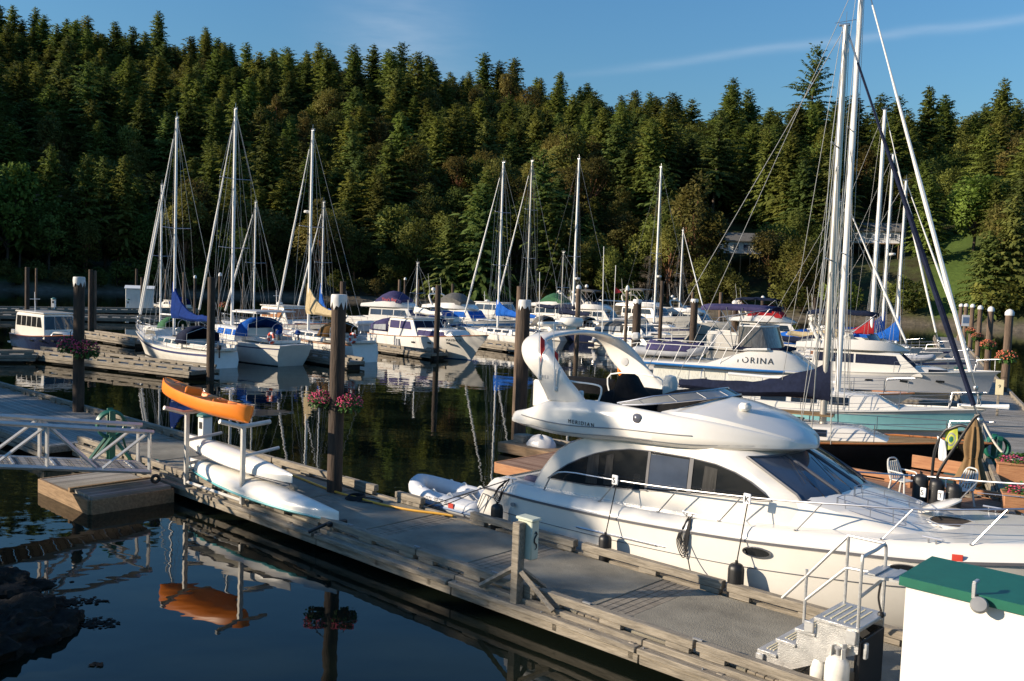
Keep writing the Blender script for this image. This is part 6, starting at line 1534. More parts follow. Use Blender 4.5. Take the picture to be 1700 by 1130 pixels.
def cabin(nm, t, x0, x1, w0, w1, z0, z1, mt='gel', front=.5, back=.15, tumble=.88, nround=5):
    """rounded coachroof"""
    rg = []
    for k, (zz, f) in enumerate(((z0 - .1, 0), (z0, 0), (lerp(z0, z1, .6), .6), (lerp(z0, z1, .92), .9), (z1, 1.0))):
        a, b = x0 + back * f, x1 - front * f; tm = lerp(1, tumble, f) * (1 if k < 4 else .93)
        P_ = []
        for i in range(9): P_.append((lerp(a, b, i / 8), -lerp(w0, w1, (i / 8) ** 1.5) * tm, zz))
        P_.append((b + .12 * (1 - f * .6), -w1 * .5 * tm, zz)); P_.append((b + .12 * (1 - f * .6), w1 * .5 * tm, zz))
        for i in range(9): P_.append((lerp(b, a, i / 8), lerp(w0, w1, (1 - i / 8) ** 1.5) * tm, zz))
        rg.append(P_)
    m = MB(); m.loft(rg, True, False, False); top = rg[-1]; nv = len(top); c = len(m.v)
    m.v.append((sum(p[0] for p in top) / nv, 0, z1 + .04)); o = c - nv
    for i in range(nv): m.f.append((o + i, o + (i + 1) % nv, c)); m.mi.append(0)
    def side(x, f, off=.008):
        """point on the cabin's side at x, height fraction f (positive y side)"""
        a, b = x0 + back * f, x1 - front * f; k = max(0, min(1, (x - a) / (b - a))); return lerp(w0, w1, k ** 1.5) * lerp(1, tumble, f) + off, lerp(z0, z1, f)
    return m.build(nm, M[mt], t, smooth=40, fix=True), side
def sidewin(nm, t, side, x0, x1, f0, f1, mt='glass', slant=0.0, skew=.0, sides=(-1, 1), off=.008):
    for sg in sides:
        m = MB(); P_ = []
        for x, f in ((x0, f0), ((x0 + x1) / 2, f0), (x1, f0), (x1 + slant, f1), ((x0 + x1 + slant + skew) / 2, f1), (x0 + skew, f1)):
            y, z = side(x, f, off); P_.append((x, sg * y, z))
        m.prism(P_, (0, sg * .012, 0)); m.build(nm, M[mt], t, smooth=0, fix=True)
def cover_on_boom(t, x_m, x_e, z_b, hcol, mt, drop=.0, wd=.22, nm='sail_cover', dirn=-1):
    """sail cover: tall collar at the mast and a long tapering roll on the boom"""
    rg = []; N = 18; rn = random.Random(int(abs(x_m) * 100))
    for i in range(N + 1):
        s = i / N; x = lerp(x_m, x_e, s); h = (hcol - .45) * (1 - s) ** 4.5 + .30 * (1 - s) ** .5 + .16; zb = z_b - drop * s + .05 * math.sin(s * 8); w_ = wd * (.62 + .5 * math.sin(math.pi * min(1, s * 1.3 + .1))) * (1 if s < .97 else .4)
        h += rn.uniform(-.04, .04)
        rg.append([(x, -w_ * .4, zb - .10), (x, -w_, zb + h * .14), (x, -w_ * .62, zb + h * .55), (x, -.05, zb + h), (x, .05, zb + h), (x, w_ * .62, zb + h * .55), (x, w_, zb + h * .14), (x, w_ * .4, zb - .10)])
    m = MB(); m.loft(rg, True, True, True); return m.build(nm, M[mt], t, smooth=55, fix=True)
def rail_set(t, edge, x0, x1, h=.6, sides=(-1, 1), dx=1.8, pulpit=True, nm='lifeline', r=.014):
    for sg in sides:
        m = MB(); n = max(2, int((x1 - x0) / dx)); P_ = []
        for i in range(n + 1):
            x = lerp(x0, x1, i / n); y, z = edge_at(edge, x); y = max(.05, y - .08); P_.append((x, sg * y, z + h)); m.tube([(x, sg * y, z - .02), (x, sg * y, z + h)], r, 5)
        m.tube(P_, r * .7, 4); m.tube([(a, b, c - h * .48) for a, b, c in P_], r * .6, 4); m.build(nm, M['steel'], t)
    if pulpit:
        L = edge[-1][0]; m = MB(); y1, z1 = edge_at(edge, L - 1.2); P_ = [(L - 1.3, -y1 + .06, z1), (L - 1.2, -y1 + .05, z1 + h), (L - .25, -.16, edge[-1][2] + h + .05), (L + .05, 0, edge[-1][2] + h + .07), (L - .25, .16, edge[-1][2] + h + .05), (L - 1.2, y1 - .05, z1 + h), (L - 1.3, y1 - .06, z1)]
        m.tube(P_, r * 1.25, 6); m.tube([(L - .3, -.15, edge[-1][2] + h), (L - .3, -.12, edge[-1][2])], r, 5); m.tube([(L - .3, .15, edge[-1][2] + h), (L - .3, .12, edge[-1][2])], r, 5); m.build('pulpit', M['steel'], t)
def mast(t, x, z0, ztop, r=.085, mt='mastwhite', spreaders=(.45,), sw=.9, radar=None, nm='mast', windex=True):
    m = MB(); m.tube([(x, 0, z0), (x, 0, lerp(z0, ztop, .6)), (x, 0, ztop)], [r, r, r * .82], 12); o = m.build(nm, M[mt], t)
    for f in spreaders:
        z = lerp(z0, ztop, f); m = MB(); m.tube([(x - .15, -sw, z + .05), (x, 0, z), (x - .15, sw, z + .05)], .026, 6); m.build('spreader', M['steel'], o)
    if windex:
        m = MB(); m.tube([(x, 0, ztop), (x, 0, ztop + .45)], .012, 5); m.tube([(x - .35, .05, ztop + .12), (x + .3, -.05, ztop + .16)], .010, 5); m.bbox((x - .05, 0, ztop + .03), (.34, .1, .08), .02); m.build('masthead_fitting', M['steel'], o)
    if radar:
        z = lerp(z0, ztop, radar); m = MB(); m.lathe([(.1, 0), (.27, .03), (.29, .12), (.24, .2), (.05, .22)], 16, (x + .42, 0, z)); m.tube([(x, 0, z - .05), (x + .42, 0, z)], .03, 5); m.build('radar_dome', M['gel'], o)
    return o
def rigging(t, xm, z0, zt, L, zb, edge, sf=(.45,), sw=.9, xs=0.0, zs=1.1, r=.012, double=True):
    m = MB()
    yb, zc = edge_at(edge, xm - .2)
    for sg in (-1, 1):
        for f in sf:
            z = lerp(z0, zt, f); m.tube([(xm - .2, sg * (yb - .05), zc), (xm - .15, sg * sw, z + .05), (xm, 0, zt - .15)], r, 4)
            m.tube([(xm - .6, sg * (yb - .05), zc), (xm, 0, z)], r, 4)
            if double: m.tube([(xm + .4, sg * (yb - .08), zc), (xm, 0, z)], r, 4)
    m.tube([(xs + .1, 0, zs), (xm, 0, zt)], r, 4); m.tube([(L - .12, 0, zb), (xm, 0, zt)], r, 4)
    if double: m.tube([(xm + .1, .06, zt), (xm + .35, .15, z0 + .3)], r * .8, 4); m.tube([(xm - .1, -.06, zt), (xm - 1.4, -.1, z0 + 1.2)], r * .8, 4)
    m.build('rigging', M['wire'], t)
def furled(t, a, b, r, mt, nm='furled_sail', bulge=1.0):
    m = MB(); A_, B_ = Vector(a), Vector(b); P_ = [A_.lerp(B_, k / 14) for k in range(1, 14)]; m.tube(P_, [r * (.45 + .75 * math.sin(math.pi * min(1, k / 14 + .18)) * bulge) * (1 + .08 * math.sin(k * 2.1)) for k in range(1, 14)], 8); o = m.build(nm, M[mt], t)
    m = MB(); m.tube([A_, B_], .02, 5); m.lathe([(.09, -.02), (.11, .05), (.09, .14)], 10, tuple(A_.lerp(B_, .03))); m.build('furler', M['steel'], o)
def sailboat(label, az, base, L=10.0, B=3.2, zs=1.0, zb=1.35, xm=5.6, ztop=15.0, hull='gel2', stripe='navystripe', bottom='bottom', mmat='mastwhite', cover='royalcloth', hcol=1.7,
             boom_len=3.9, furl='mastwhite', dodger='navycloth', deck='nonskid', stripeband=(.72, .86), mizzen=None, radar=None, name='sailboat', cab='gel', lifering=False, cabz=.45, rake=.14, tw=.62, boomz=None, mast_r=.085, sp=(.5,), stern_rake=.5, win='glass', mastz=None, covw=.24, toe=None):
    """base is the mast foot point in the plan; the stern sits xm behind it along the heading"""
    h = hdg(az); o = Vector((base[0], base[1], 0)) - h * xm; t = thing(name, label, 'sailboat', o, rz_of(az))
    edge, half = put_hull(t, L, B, zs, zb, hull, stripe, bottom, deck, toe, tw=tw, rake=rake, stern_rake=stern_rake, stripe=stripeband)
    zc = edge_at(edge, xm)[1]; x0, x1 = L * .30, L * .78
    cb, sd = cabin('coachroof', t, x0, x1, B * .33, B * .20, zc, zc + cabz, cab, front=L * .1, back=.1)
    n = 3
    for k in range(n):
        a = lerp(x0 + .4, x1 - L * .16, k / n); sidewin('window', t, sd, a, a + (x1 - x0 - L * .16) / n - .35, .30, .80, win)
    # cockpit well, coamings, wheel, dodger
    m = MB(); m.bbox((L * .17, B * .27, zc + .14), (L * .26, .16, .30), .04); m.bbox((L * .17, -B * .27, zc + .14), (L * .26, .16, .30), .04); m.bbox((L * .035, 0, zc + .05), (.3, B * .5, .2), .04); m.build('cockpit_coaming', M[cab], t)
    m = MB(); m.box((L * .17, 0, zc + .035), (L * .24, B * .42, .03)); m.build('cockpit_sole', M['lampgrey'], t)
    m = MB(); m.torus((L * .12, 0, zc + .75), .42, .02, 20, 5, 'x'); m.tube([(L * .13, 0, zc), (L * .13, 0, zc + .8)], .07, 6); m.build('wheel', M['steel'], t)
    if dodger:
        m = MB(); rg = []
        for x, hz, w_ in ((x0 - .75, .98, .96), (x0 - .1, 1.08, 1.0), (x0 + .35, .92, .98), (x0 + .9, .10, .9)):
            rg.append([(x, -B * .36 * w_, zc + .25), (x, -B * .34 * w_, zc + cabz * .6 + hz * .62), (x, -B * .2 * w_, zc + cabz * .6 + hz * .92), (x, 0, zc + cabz * .6 + hz), (x, B * .2 * w_, zc + cabz * .6 + hz * .92), (x, B * .34 * w_, zc + cabz * .6 + hz * .62), (x, B * .36 * w_, zc + .25)])
        m.loft(rg, False); d = m.build('dodger', M[dodger], t, smooth=50, fix=True); md = d.modifiers.new('cloth', 'SOLIDIFY'); md.thickness = .012
        m = MB(); m.prism([(x0 + .42, -B * .16, zc + cabz * .6 + .86), (x0 + .42, B * .16, zc + cabz * .6 + .86), (x0 + .78, B * .15, zc + cabz * .6 + .34), (x0 + .78, -B * .15, zc + cabz * .6 + .34)], (.02, 0, .015)); m.build('dodger_window', M['glassclear'], d)
        m = MB(); m.tube([(x0 - .75, -B * .34, zc + .25), (x0 - .75, -B * .33, zc + cabz * .6 + .62), (x0 - .75, 0, zc + cabz * .6 + .97), (x0 - .75, B * .33, zc + cabz * .6 + .62), (x0 - .75, B * .34, zc + .25)], .016, 5); m.build('dodger_frame', M['steel'], d)
    z0 = zc + cabz if mastz is None else mastz
    mast(t, xm, z0, ztop, mast_r, mmat, sp, B * .30, radar)
    bz = boomz if boomz is not None else z0 + .95
    m = MB(); m.tube([(xm - .1, 0, bz), (xm - boom_len, 0, bz + .05)], .065, 8); m.build('boom', M[mmat], t)
    if cover: cover_on_boom(t, xm + .18, xm - boom_len + .1, bz + .02, hcol, cover, wd=covw)
    rigging(t, xm, z0, ztop, L, edge[-1][2], edge, sp, B * .30, 0, edge[0][2])
    if furl: furled(t, (L - .25, 0, edge[-1][2] + .25), (xm + .08, 0, ztop - .3), .075, furl)
    rail_set(t, edge, .4, L - 1.3)
    m = MB(); m.tube(spline([(1.2, -edge_at(edge, 1.2)[0] + .05, edge_at(edge, 1.2)[1]), (.35, -edge[0][1] * .9, edge[0][2] + .62), (.12, 0, edge[0][2] + .64), (.35, edge[0][1] * .9, edge[0][2] + .62), (1.2, edge_at(edge, 1.2)[0] - .05, edge_at(edge, 1.2)[1])], 4), .016, 5); m.tube([(.2, -.5, edge[0][2]), (.2, -.5, edge[0][2] + .63)], .014, 5); m.tube([(.2, .5, edge[0][2]), (.2, .5, edge[0][2] + .63)], .014, 5); m.build('pushpit', M['steel'], t)
    m = MB()
    for x in (x1 + .3, x0 + (x1 - x0) * .45): m.bbox((x, 0, (zc if x > x1 else zc + cabz + .02) + .07), (.5, .5, .07), .02)
    m.build('deck_hatch', M['glass'], t)
    if mizzen:
        xz, zt2, cv = mizzen; mast(t, xz, zc, zt2, .055, mmat, (.55,), .5, None, 'mizzen_mast', False); m = MB(); m.tube([(xz, 0, zc + 1.3), (xz - 1.9, 0, zc + 1.35)], .045, 6); m.build('mizzen_boom', M[mmat], t)
        if cv: cover_on_boom(t, xz + .1, xz - 1.9, zc + 1.32, .8, cv, wd=.16, nm='mizzen_cover')
        m = MB(); yb, zz = edge_at(edge, xz)
        for sg in (-1, 1): m.tube([(xz - .2, sg * (yb - .05), zz), (xz, 0, zt2)], .011, 4); m.tube([(xz + .7, sg * (yb - .05), zz), (xz, 0, zt2)], .011, 4)
        m.tube([(xz, 0, zt2), (xm, 0, lerp(z0, ztop, .9))], .011, 4); m.build('mizzen_rigging', M['wire'], t)
    if lifering:
        m = MB(); m.torus((.35, -edge[0][1] * .98 if lifering < 0 else edge[0][1] * .98, edge[0][2] + .42), .30, .085, 24, 8, 'y', 0, 1); m.build('life_ring', [M['lifering'], M['flagwhite']], t)
    return t, edge, zc
def outboard(t, x, y, z, mt='navycloth', s=1.0):
    m = MB(); m.bbox((x, y, z + .35 * s), (.42 * s, .28 * s, .36 * s), .09 * s); o = m.build('outboard_motor', M[mt], t)
    m = MB(); m.bbox((x - .05 * s, y, z - .1 * s), (.14 * s, .10 * s, .7 * s), .03); m.tube([(x + .15 * s, y, z + .25 * s), (x + .65 * s, y, z + .32 * s)], .025, 5); m.build('outboard_leg', M['rubber'], o)
def motorboat(label, az, base, L=11.0, B=3.7, zs=1.25, zb=1.9, hull='gel', stripe='gel', bottom='bottom', cab=(.22, .66), cabh=1.25, fly=True, flycover=None, bimini=None, winmat='glass', name='motor_cruiser', arch=True,
              radar=True, lounge=None, wscover=None, rail=True, stripeband=(.7, .84), flywin=None, nwin=3, deck='gel', dinghy=False, sharp=2.0, back=.1, front=.95, toe=None, flyside='gel', fl=None, tw=.92, lifering=False):
    """base is the stern centre on the water; heading az points to the bow"""
    t = thing(name, label, 'motor boat', (base[0], base[1], 0), rz_of(az))
    edge, half = put_hull(t, L, B, zs, zb, hull, stripe, bottom, deck, toe, tw=tw, rake=.16, stripe=stripeband, sharp=sharp, bilge=.9, dip=.06)
    x0, x1 = L * cab[0], L * cab[1]; zc = edge_at(edge, (x0 + x1) / 2)[1]
    # raised foredeck trunk
    tb, ts = cabin('trunk', t, x1 - .6, L * .86, B * .34, B * .17, zc + .02, zc + .42, 'gel', front=L * .10, back=0)
    sidewin('trunk_window', t, ts, x1 + .3, x1 + 1.3, .35, .75, 'glass')
    cb, sd = cabin('saloon', t, x0, x1, B * .42, B * .40, zc, zc + cabh, 'gel', front=front, back=back, tumble=.90)
    w_ = (x1 - x0 - front - .3) / nwin
    for k in range(nwin):
        a = x0 + .22 + k * w_; sl_ = -.0 if k < nwin - 1 else .0
        sidewin('window', t, sd, a, a + w_ - .12 + (front * .25 if k == nwin - 1 else 0), .42, .86, winmat, slant=-.28 if k == nwin - 1 else 0)
    # raked windscreen panes
    fz0, fz1 = zc + cabh * .34, zc + cabh * .9
    for a, b in ((-.94, -.34), (-.30, .30), (.34, .94)):
        m = MB(); P_ = []
        for y, k in ((a, 0), (b, 0), (b, 1), (a, 1)):
            f = .34 if k == 0 else .90; xx = x1 - front * f + .12 * (1 - f * .6) - max(0, abs(y) - .5) * .0; ww = B * .40 * lerp(1, .90, f); e = max(0, (abs(y) - .5)) / .5
            xx -= .12 * (1 - f * .6) * e; P_.append((xx + .012, y * ww, lerp(zc, zc + cabh, f) + .006))
        m.prism(P_, (.012, 0, .01)); m.build('windscreen', M[wscover or winmat], t, smooth=0, fix=True)
    # cockpit
    m = MB(); m.bbox((x0 * .5, B * .40, edge[0][2] + .12), (x0 * .98, .14, .34), .04); m.bbox((x0 * .5, -B * .40, edge[0][2] + .12), (x0 * .98, .14, .34), .04); m.bbox((.12, 0, edge[0][2] + .1), (.16, B * .78, .34), .04); m.build('cockpit_coaming', M['gel'], t)
    m = MB(); m.prism([(-.75, -B * .4, .25), (-.75, B * .4, .25), (0, B * .44, .25), (0, -B * .44, .25)], (0, 0, .09)); m.build('swim_platform', M['teak'] if False else M['gel2'], t, fix=True)
    zt = zc + cabh
    if fly:
        f0, f1 = x0 - .9, x1 - front * .55; m = MB(); rg = []
        for i in range(13):
            s = i / 12; x = lerp(f0, f1, s); wy = B * .43 * (1 - max(0, (s - .55) / .45) ** 2.4 * .8); hh = lerp(.34, .62, min(1, s * 2.2)) * (1 - max(0, (s - .72) / .28) ** 1.6 * .92)
            z0 = zt + .02 + .04 * s; inn = .12 if .12 < s < .72 else hh * .98
            rg.append([(x, -wy * .9, z0 - .02), (x, -wy, z0 + .05), (x, -wy * .97, z0 + hh * .6), (x, -wy * .9, z0 + hh), (x, -wy * .84, z0 + hh * .98), (x, -wy * .8, z0 + inn), (x, 0, z0 + inn + (.03 if s > .72 else 0)), (x, wy * .8, z0 + inn), (x, wy * .84, z0 + hh * .98), (x, wy * .9, z0 + hh), (x, wy * .97, z0 + hh * .6), (x, wy, z0 + .05), (x, wy * .9, z0 - .02)])
        m.loft(rg, True, True, True); fo = m.build('flybridge', M[flyside], t, smooth=40, fix=True)
        xs = lerp(f0, f1, .66); m = MB(); P_ = []
        lo_ = [(xs + .5 - .55 * abs(k) ** 2.2, B * .36 * k, zt + .60) for k in [j / 6 - 1 for j in range(13)]]; hi_ = [(x - .22, y * .97, z + .34) for x, y, z in lo_]
        m.loft([lo_, hi_], False); m.build('fly_windscreen', M[flywin or 'glassb'], fo, fix=True)
        m = MB(); m.bbox((lerp(f0, f1, .45), .4, zt + .55), (.5, .5, .7), .10); m.bbox((lerp(f0, f1, .45), -.4, zt + .55), (.5, .5, .7), .10); m.bbox((lerp(f0, f1, .25), 0, zt + .38), (.5, B * .6, .4), .10); m.build('helm_seat', M['whitecloth'], fo)
        if flycover:
            m = MB(); rg = []
            for s, hh in ((.28, .55), (.36, 1.0), (.5, 1.35), (.62, 1.30), (.72, .95), (.80, .62)):
                x = lerp(f0, f1, s); wy = B * .38; rg.append([(x, -wy, zt + .5), (x, -wy * .95, zt + lerp(.5, hh + .3, .6)), (x, -wy * .5, zt + hh + .28), (x, 0, zt + hh + .36), (x, wy * .5, zt + hh + .28), (x, wy * .95, zt + lerp(.5, hh + .3, .6)), (x, wy, zt + .5)])
            m.loft(rg, True, True, True); m.build('fly_cover', M[flycover], fo, smooth=30, fix=True)
        if bimini:
            m = MB(); rg = []; xa, xb = lerp(f0, f1, .08), lerp(f0, f1, .70); hz = zt + 2.15
            for i in range(7):
                s = i / 6; x = lerp(xa, xb, s); z = hz + .10 * math.sin(math.pi * s) - .03 * math.cos(s * 18); rg.append([(x, B * .40 * k, z + .10 * (1 - k * k) - (.16 if abs(k) == 1 else 0)) for k in (-1, -.97, -.6, 0, .6, .97, 1)])
            m.loft(rg, False); b_ = m.build('bimini', M[bimini], fo, smooth=50, fix=True); md = b_.modifiers.new('cloth', 'SOLIDIFY'); md.thickness = .02
            for sg in (-1, 1):
                m = MB()
                for xx in (xa + .05, (xa + xb) / 2, xb - .05): m.tube([(lerp(xa, xb, .5), sg * B * .40, zt + .5), (xx, sg * B * .40, hz)], .018, 5)
                m.tube([(xa + .05, sg * B * .40, hz), (xa - .2, sg * B * .40, zt + .4)], .014, 5); m.tube([(xb, sg * B * .40, hz), (xb + .5, sg * B * .38, zt + .6)], .014, 5); m.build('bimini_frame', M['steel'], b_)
        if arch:
            xa = lerp(f0, f1, .14); m = MB(); P_ = spline([(xa + .5, -B * .40, zt + .3), (xa + .1, -B * .39, zt + 1.0), (xa - .15, -B * .30, zt + 1.42), (xa - .18, 0, zt + 1.5), (xa - .15, B * .30, zt + 1.42), (xa + .1, B * .39, zt + 1.0), (xa + .5, B * .40, zt + .3)], 4)
            m.tube(P_, .10, 8); ao = m.build('radar_arch', M['gel'], fo)
            if radar:
                m = MB(); m.lathe([(.1, 0), (.28, .03), (.3, .13), (.22, .22), (.04, .24)], 16, (xa - .18, .35, zt + 1.58)); m.lathe([(.06, 0), (.06, .25), (.2, .3), (.22, .45), (.15, .58), (.03, .63)], 14, (xa - .18, -.5, zt + 1.55)); m.build('radar_dome', M['gel'], ao)
            m = MB(); m.tube([(xa - .18, -B * .28, zt + 1.4), (xa - .5, -B * .28, zt + 3.6)], [.016, .007], 5); m.tube([(xa - .18, B * .28, zt + 1.4), (xa - .45, B * .28, zt + 3.2)], [.016, .007], 5); m.build('antenna', M['white'], ao)
    else:
        m = MB(); m.bbox(((x0 + x1 - front) / 2, 0, zt + .06), (x1 - x0 - front + .3, B * .78, .10), .04); m.build('roof', M['gel'], t)
        m = MB(); m.tube([(x0 + .6, 0, zt + .1), (x0 + .5, 0, zt + 1.4)], [.04, .02], 6); m.tube([(x0 + .55, -.35, zt + .9), (x0 + .55, .35, zt + .9)], .02, 5); m.build('signal_mast', M['mastwhite'], t)
        if radar: m = MB(); m.lathe([(.06, 0), (.28, .03), (.3, .13), (.22, .22), (.04, .24)], 16, (x0 + 1.0, 0, zt + .12)); m.build('radar_dome', M['gel'], t)
    if lounge:      # canvas over the cockpit
        m = MB(); rg = []
        for x, hz in ((.2, .95), (x0 * .5, 1.22), (x0 + .05, cabh + (zc - edge[0][2]) + .02)):
            z = edge[0][2]; rg.append([(x, -B * .42, z + .25), (x, -B * .41, z + hz * .75), (x, -B * .3, z + hz), (x, 0, z + hz + .06), (x, B * .3, z + hz), (x, B * .41, z + hz * .75), (x, B * .42, z + .25)])
        m.loft(rg, False); lo = m.build('cockpit_canvas', M[lounge], t, smooth=40, fix=True); md = lo.modifiers.new('cloth', 'SOLIDIFY'); md.thickness = .012
        sg = -1
        for sg in (-1, 1):
            m = MB(); m.prism([(.5, sg * (B * .415 + .015), edge[0][2] + .38), (x0 - .25, sg * (B * .415 + .015), edge[0][2] + .38), (x0 - .25, sg * (B * .412 + .01), edge[0][2] + .85), (.6, sg * (B * .412 + .01), edge[0][2] + .72)], (0, sg * .01, 0)); m.build('canvas_window', M['glassclear'], lo, fix=True)
    if rail: rail_set(t, edge, x1 - 1.5, L - 1.3, .62, dx=1.3, nm='guard_rail')
    for k in (1, 2, 3):
        x = L * (.35 + .14 * k); y, z = edge_at(edge, x)
        for sg in (-1, 1): m = MB(); m.bbox((x, sg * (y * .985), z * .70), (.45, .03, .12), .012); m.build('porthole', M['glass'], t)
    if lifering: m = MB(); m.torus((.1, B * .2, edge[0][2] + .45), .3, .085, 24, 8, 'x', 0, 1); m.build('life_ring', [M['lifering'], M['flagwhite']], t)
    return t, edge, zc
LAZ = 132.5 - 180      # the left hand boats lie with their bows away to the left
def foot(px, py, Y): q = PY(px, py, Y); return (q.x, q.y)
# --- left and middle sailing boats
t, e, z = sailboat('white sailboat with a navy stripe and royal blue sail cover beside the finger dock', LAZ, foot(289, 545, 60.6), L=11.8, B=3.3, zs=.98, zb=1.5, xm=6.5, ztop=PY(298, 197, 60.6).z, cover='royalcloth', hcol=2.3, boom_len=4.4, furl='mastwhite', boomz=2.75)
outboard(t, .1, .45, 1.0, 'rubber', .8)
m = MB(); m.loft([[(7.4 + .0, -.75, 1.3), (7.4, 0, 1.4), (7.4, .75, 1.3)], [(7.7, -.7, 1.8), (7.7, 0, 1.92), (7.7, .7, 1.8)], [(9.3, -.5, 1.8), (9.3, 0, 1.9), (9.3, .5, 1.8)], [(9.7, -.4, 1.4), (9.7, 0, 1.45), (9.7, .4, 1.4)]], False); m.build('deck_cover', M['whitecloth'], t, smooth=60, fix=True)
t, e, z = sailboat('small white sailboat moored behind the bow of the navy striped sailboat', LAZ, foot(266, 540, 72.0), L=8.6, B=2.9, zs=.95, zb=1.3, xm=4.6, ztop=PY(268, 308, 72).z, cover=None, furl='mastwhite', dodger='greencloth', mast_r=.075, boom_len=3.0)
t, e, z = sailboat('white centre cockpit sailboat with bright blue window canvas and a stern life ring', LAZ, foot(385, 535, 64.0), L=12.0, B=3.9, zs=1.35, zb=1.75, xm=7.0, ztop=PY(402, 182, 64).z, cover=None, furl='mastwhite', dodger='bluecloth', stripe='navystripe', stripeband=(.80, .86), mast_r=.105, sp=(.36, .68), cabz=.75, win='bluecloth', lifering=1, boom_len=4.6, bottom='bottom', stern_rake=-.7, rake=.13)
outboard(t, .5, -.9, 1.75, 'royalcloth', .9); outboard(t, .9, .3, 1.75, 'royalcloth', .9)
m = MB(); m.bbox((2.9, 0, 3.35), (2.6, 3.0, .08), .03); m.tube([(1.7, -1.4, 1.7), (1.7, -1.4, 3.3)], .02, 5); m.tube([(1.7, 1.4, 1.7), (1.7, 1.4, 3.3)], .02, 5); m.tube([(4.1, -1.4, 1.9), (4.1, -1.4, 3.3)], .02, 5); m.tube([(4.1, 1.4, 1.9), (4.1, 1.4, 3.3)], .02, 5); m.build('hardtop', M['gelgrey'], t)
t, e, z = sailboat('white ketch half hidden behind the blue canvas sailboat, its short mast bare', LAZ, foot(421, 530, 78.0), L=10.5, B=3.3, zs=1.1, zb=1.5, xm=5.4, ztop=PY(422, 336, 78).z, cover=None, furl='mastwhite', dodger=None, mast_r=.07, boom_len=3.4)
t, e, z = sailboat('white sailboat with a tan sail cover, brown dodger and a name on its stern', LAZ, foot(512, 540, 68.2), L=11.6, B=3.6, zs=1.25, zb=1.65, xm=7.0, ztop=PY(521, 217, 68.2).z, cover='tancloth', hcol=2.2, boom_len=4.6, furl='mastwhite', dodger='browncloth', stripe='varnish', stripeband=(.90, .97), radar=.59, mast_r=.10, lifering=1, sp=(.52,), boomz=3.0, bottom='bottom', toe='varnish')
wrap(text('name', 'Sherwin', .48, (3.1, 1.49, .60), (-1, 0, 0), (0, 0, 1), M['textblack'], t, 0, shear=.25), [c for c in t.children if c.name.split('.')[0] == 'hull'][0], (0, -1, 0))
t, e, z = sailboat('white sailboat with a bright blue furled cover standing behind the tan covered one', LAZ, foot(533, 530, 84.0), L=9.5, B=3.1, zs=1.05, zb=1.4, xm=5.2, ztop=PY(536, 336, 84).z, cover='bluecloth', hcol=2.6, boom_len=1.6, furl='mastwhite', dodger=None, mast_r=.065)
t, e, z = sailboat('white sailboat with a bright blue sail cover right of the wooden cruiser', LAZ, foot(826, 545, 84.0), L=10.8, B=3.4, zs=1.15, zb=1.5, xm=6.0, ztop=PY(838, 270, 84).z, cover='bluecloth', hcol=1.4, boom_len=4.6, furl='mastwhite', dodger=None, mast_r=.10, sp=(.38, .7), boomz=2.75, stripe='gel2')
t, e, z = sailboat('sailboat with a slim bare grey mast behind the two piles in the middle', LAZ, foot(873, 540, 98.0), L=10.5, B=3.2, zs=1.1, zb=1.45, xm=5.5, ztop=PY(895, 268, 98).z, cover=None, furl='mastwhite', dodger='greycloth', mmat='mastalu', mast_r=.085, sp=(.4, .7))
t, e, z = sailboat('cream sailboat with brown windows and a dark boom cover, mast with a radar', 132.5, foot(950, 545, 100.0), L=11.5, B=3.5, zs=1.2, zb=1.6, xm=5.6, ztop=PY(967, 264, 100).z, cover='navycloth', hcol=.5, boom_len=5.2, furl=None, dodger=None, mast_r=.125, radar=.26, sp=(.4,), win='varnish', boomz=3.1, cabz=.6)
t, e, z = sailboat('navy hulled sailboat with a grey dodger and a dinghy hung at its stern', LAZ, foot(930, 555, 97.0), L=11.0, B=3.4, zs=1.2, zb=1.6, xm=6.4, ztop=9.0, hull='navy', stripe='navy', cover='navycloth', hcol=.7, furl=None, dodger='greycloth', mast_r=.06, mmat='mastalu')
inflatable((e and Vector((0, 0, 0))) and (Vector((foot(1003, 560, 90.0)[0], foot(1003, 560, 90.0)[1], 1.0))), rz_of(40), 2.8, 'grey inflatable hung upright on davits behind the navy sailboat', False, m1='hypalon').rotation_euler = (R(-78), 0, rz_of(40))
t, e, z = sailboat('white sailboat with a long bare white boom in front of the motor yacht', 132.5, foot(1085, 550, 107.0), L=11.0, B=3.4, zs=1.1, zb=1.5, xm=5.4, ztop=PY(1088, 277, 107).z, cover=None, furl=None, dodger='greycloth', mast_r=.12, boom_len=8.0, boomz=3.9, radar=.30, sp=(.45,))
t, e, z = sailboat('far white sailboat with a short mast near the grey bare trees', 132.5, foot(1127, 530, 135.0), L=9.5, B=3.1, zs=1.05, zb=1.4, xm=4.8, ztop=PY(1132, 382, 135).z, cover=None, furl='mastwhite', dodger=None, mast_r=.11)
# --- left and middle motor boats
q = PZ(-2, 575, 0)
t, e, z = motorboat('little white cabin boat with arched windows and a dark blue hull at the left edge', 130.0, (PZ(10, 575).x + .9, PZ(10, 575).y + 1.2), L=7.6, B=2.7, zs=.95, zb=1.25, hull='navy', stripe='navy', fly=False, cab=(.08, .68), cabh=1.55, radar=False, front=.35, nwin=5, rail=False, name='cabin_boat', toe='varnish')
q = PZ(-30, 552); t, e, z = motorboat('white cruiser mostly outside the left edge of the picture', 128.0, (q.x - 5, q.y + 2), L=9, fly=False, rail=True, name='motor_cruiser')
q = PZ(276, 521); t, e, z = motorboat('small white runabout under a royal blue canvas on the far dock', -60.0, (q.x + 1.0, q.y + 4), L=6.5, B=2.4, zs=.8, zb=1.0, fly=False, cab=(.3, .62), cabh=.75, lounge='royalcloth', wscover='glassb', radar=False, rail=False, name='runabout')
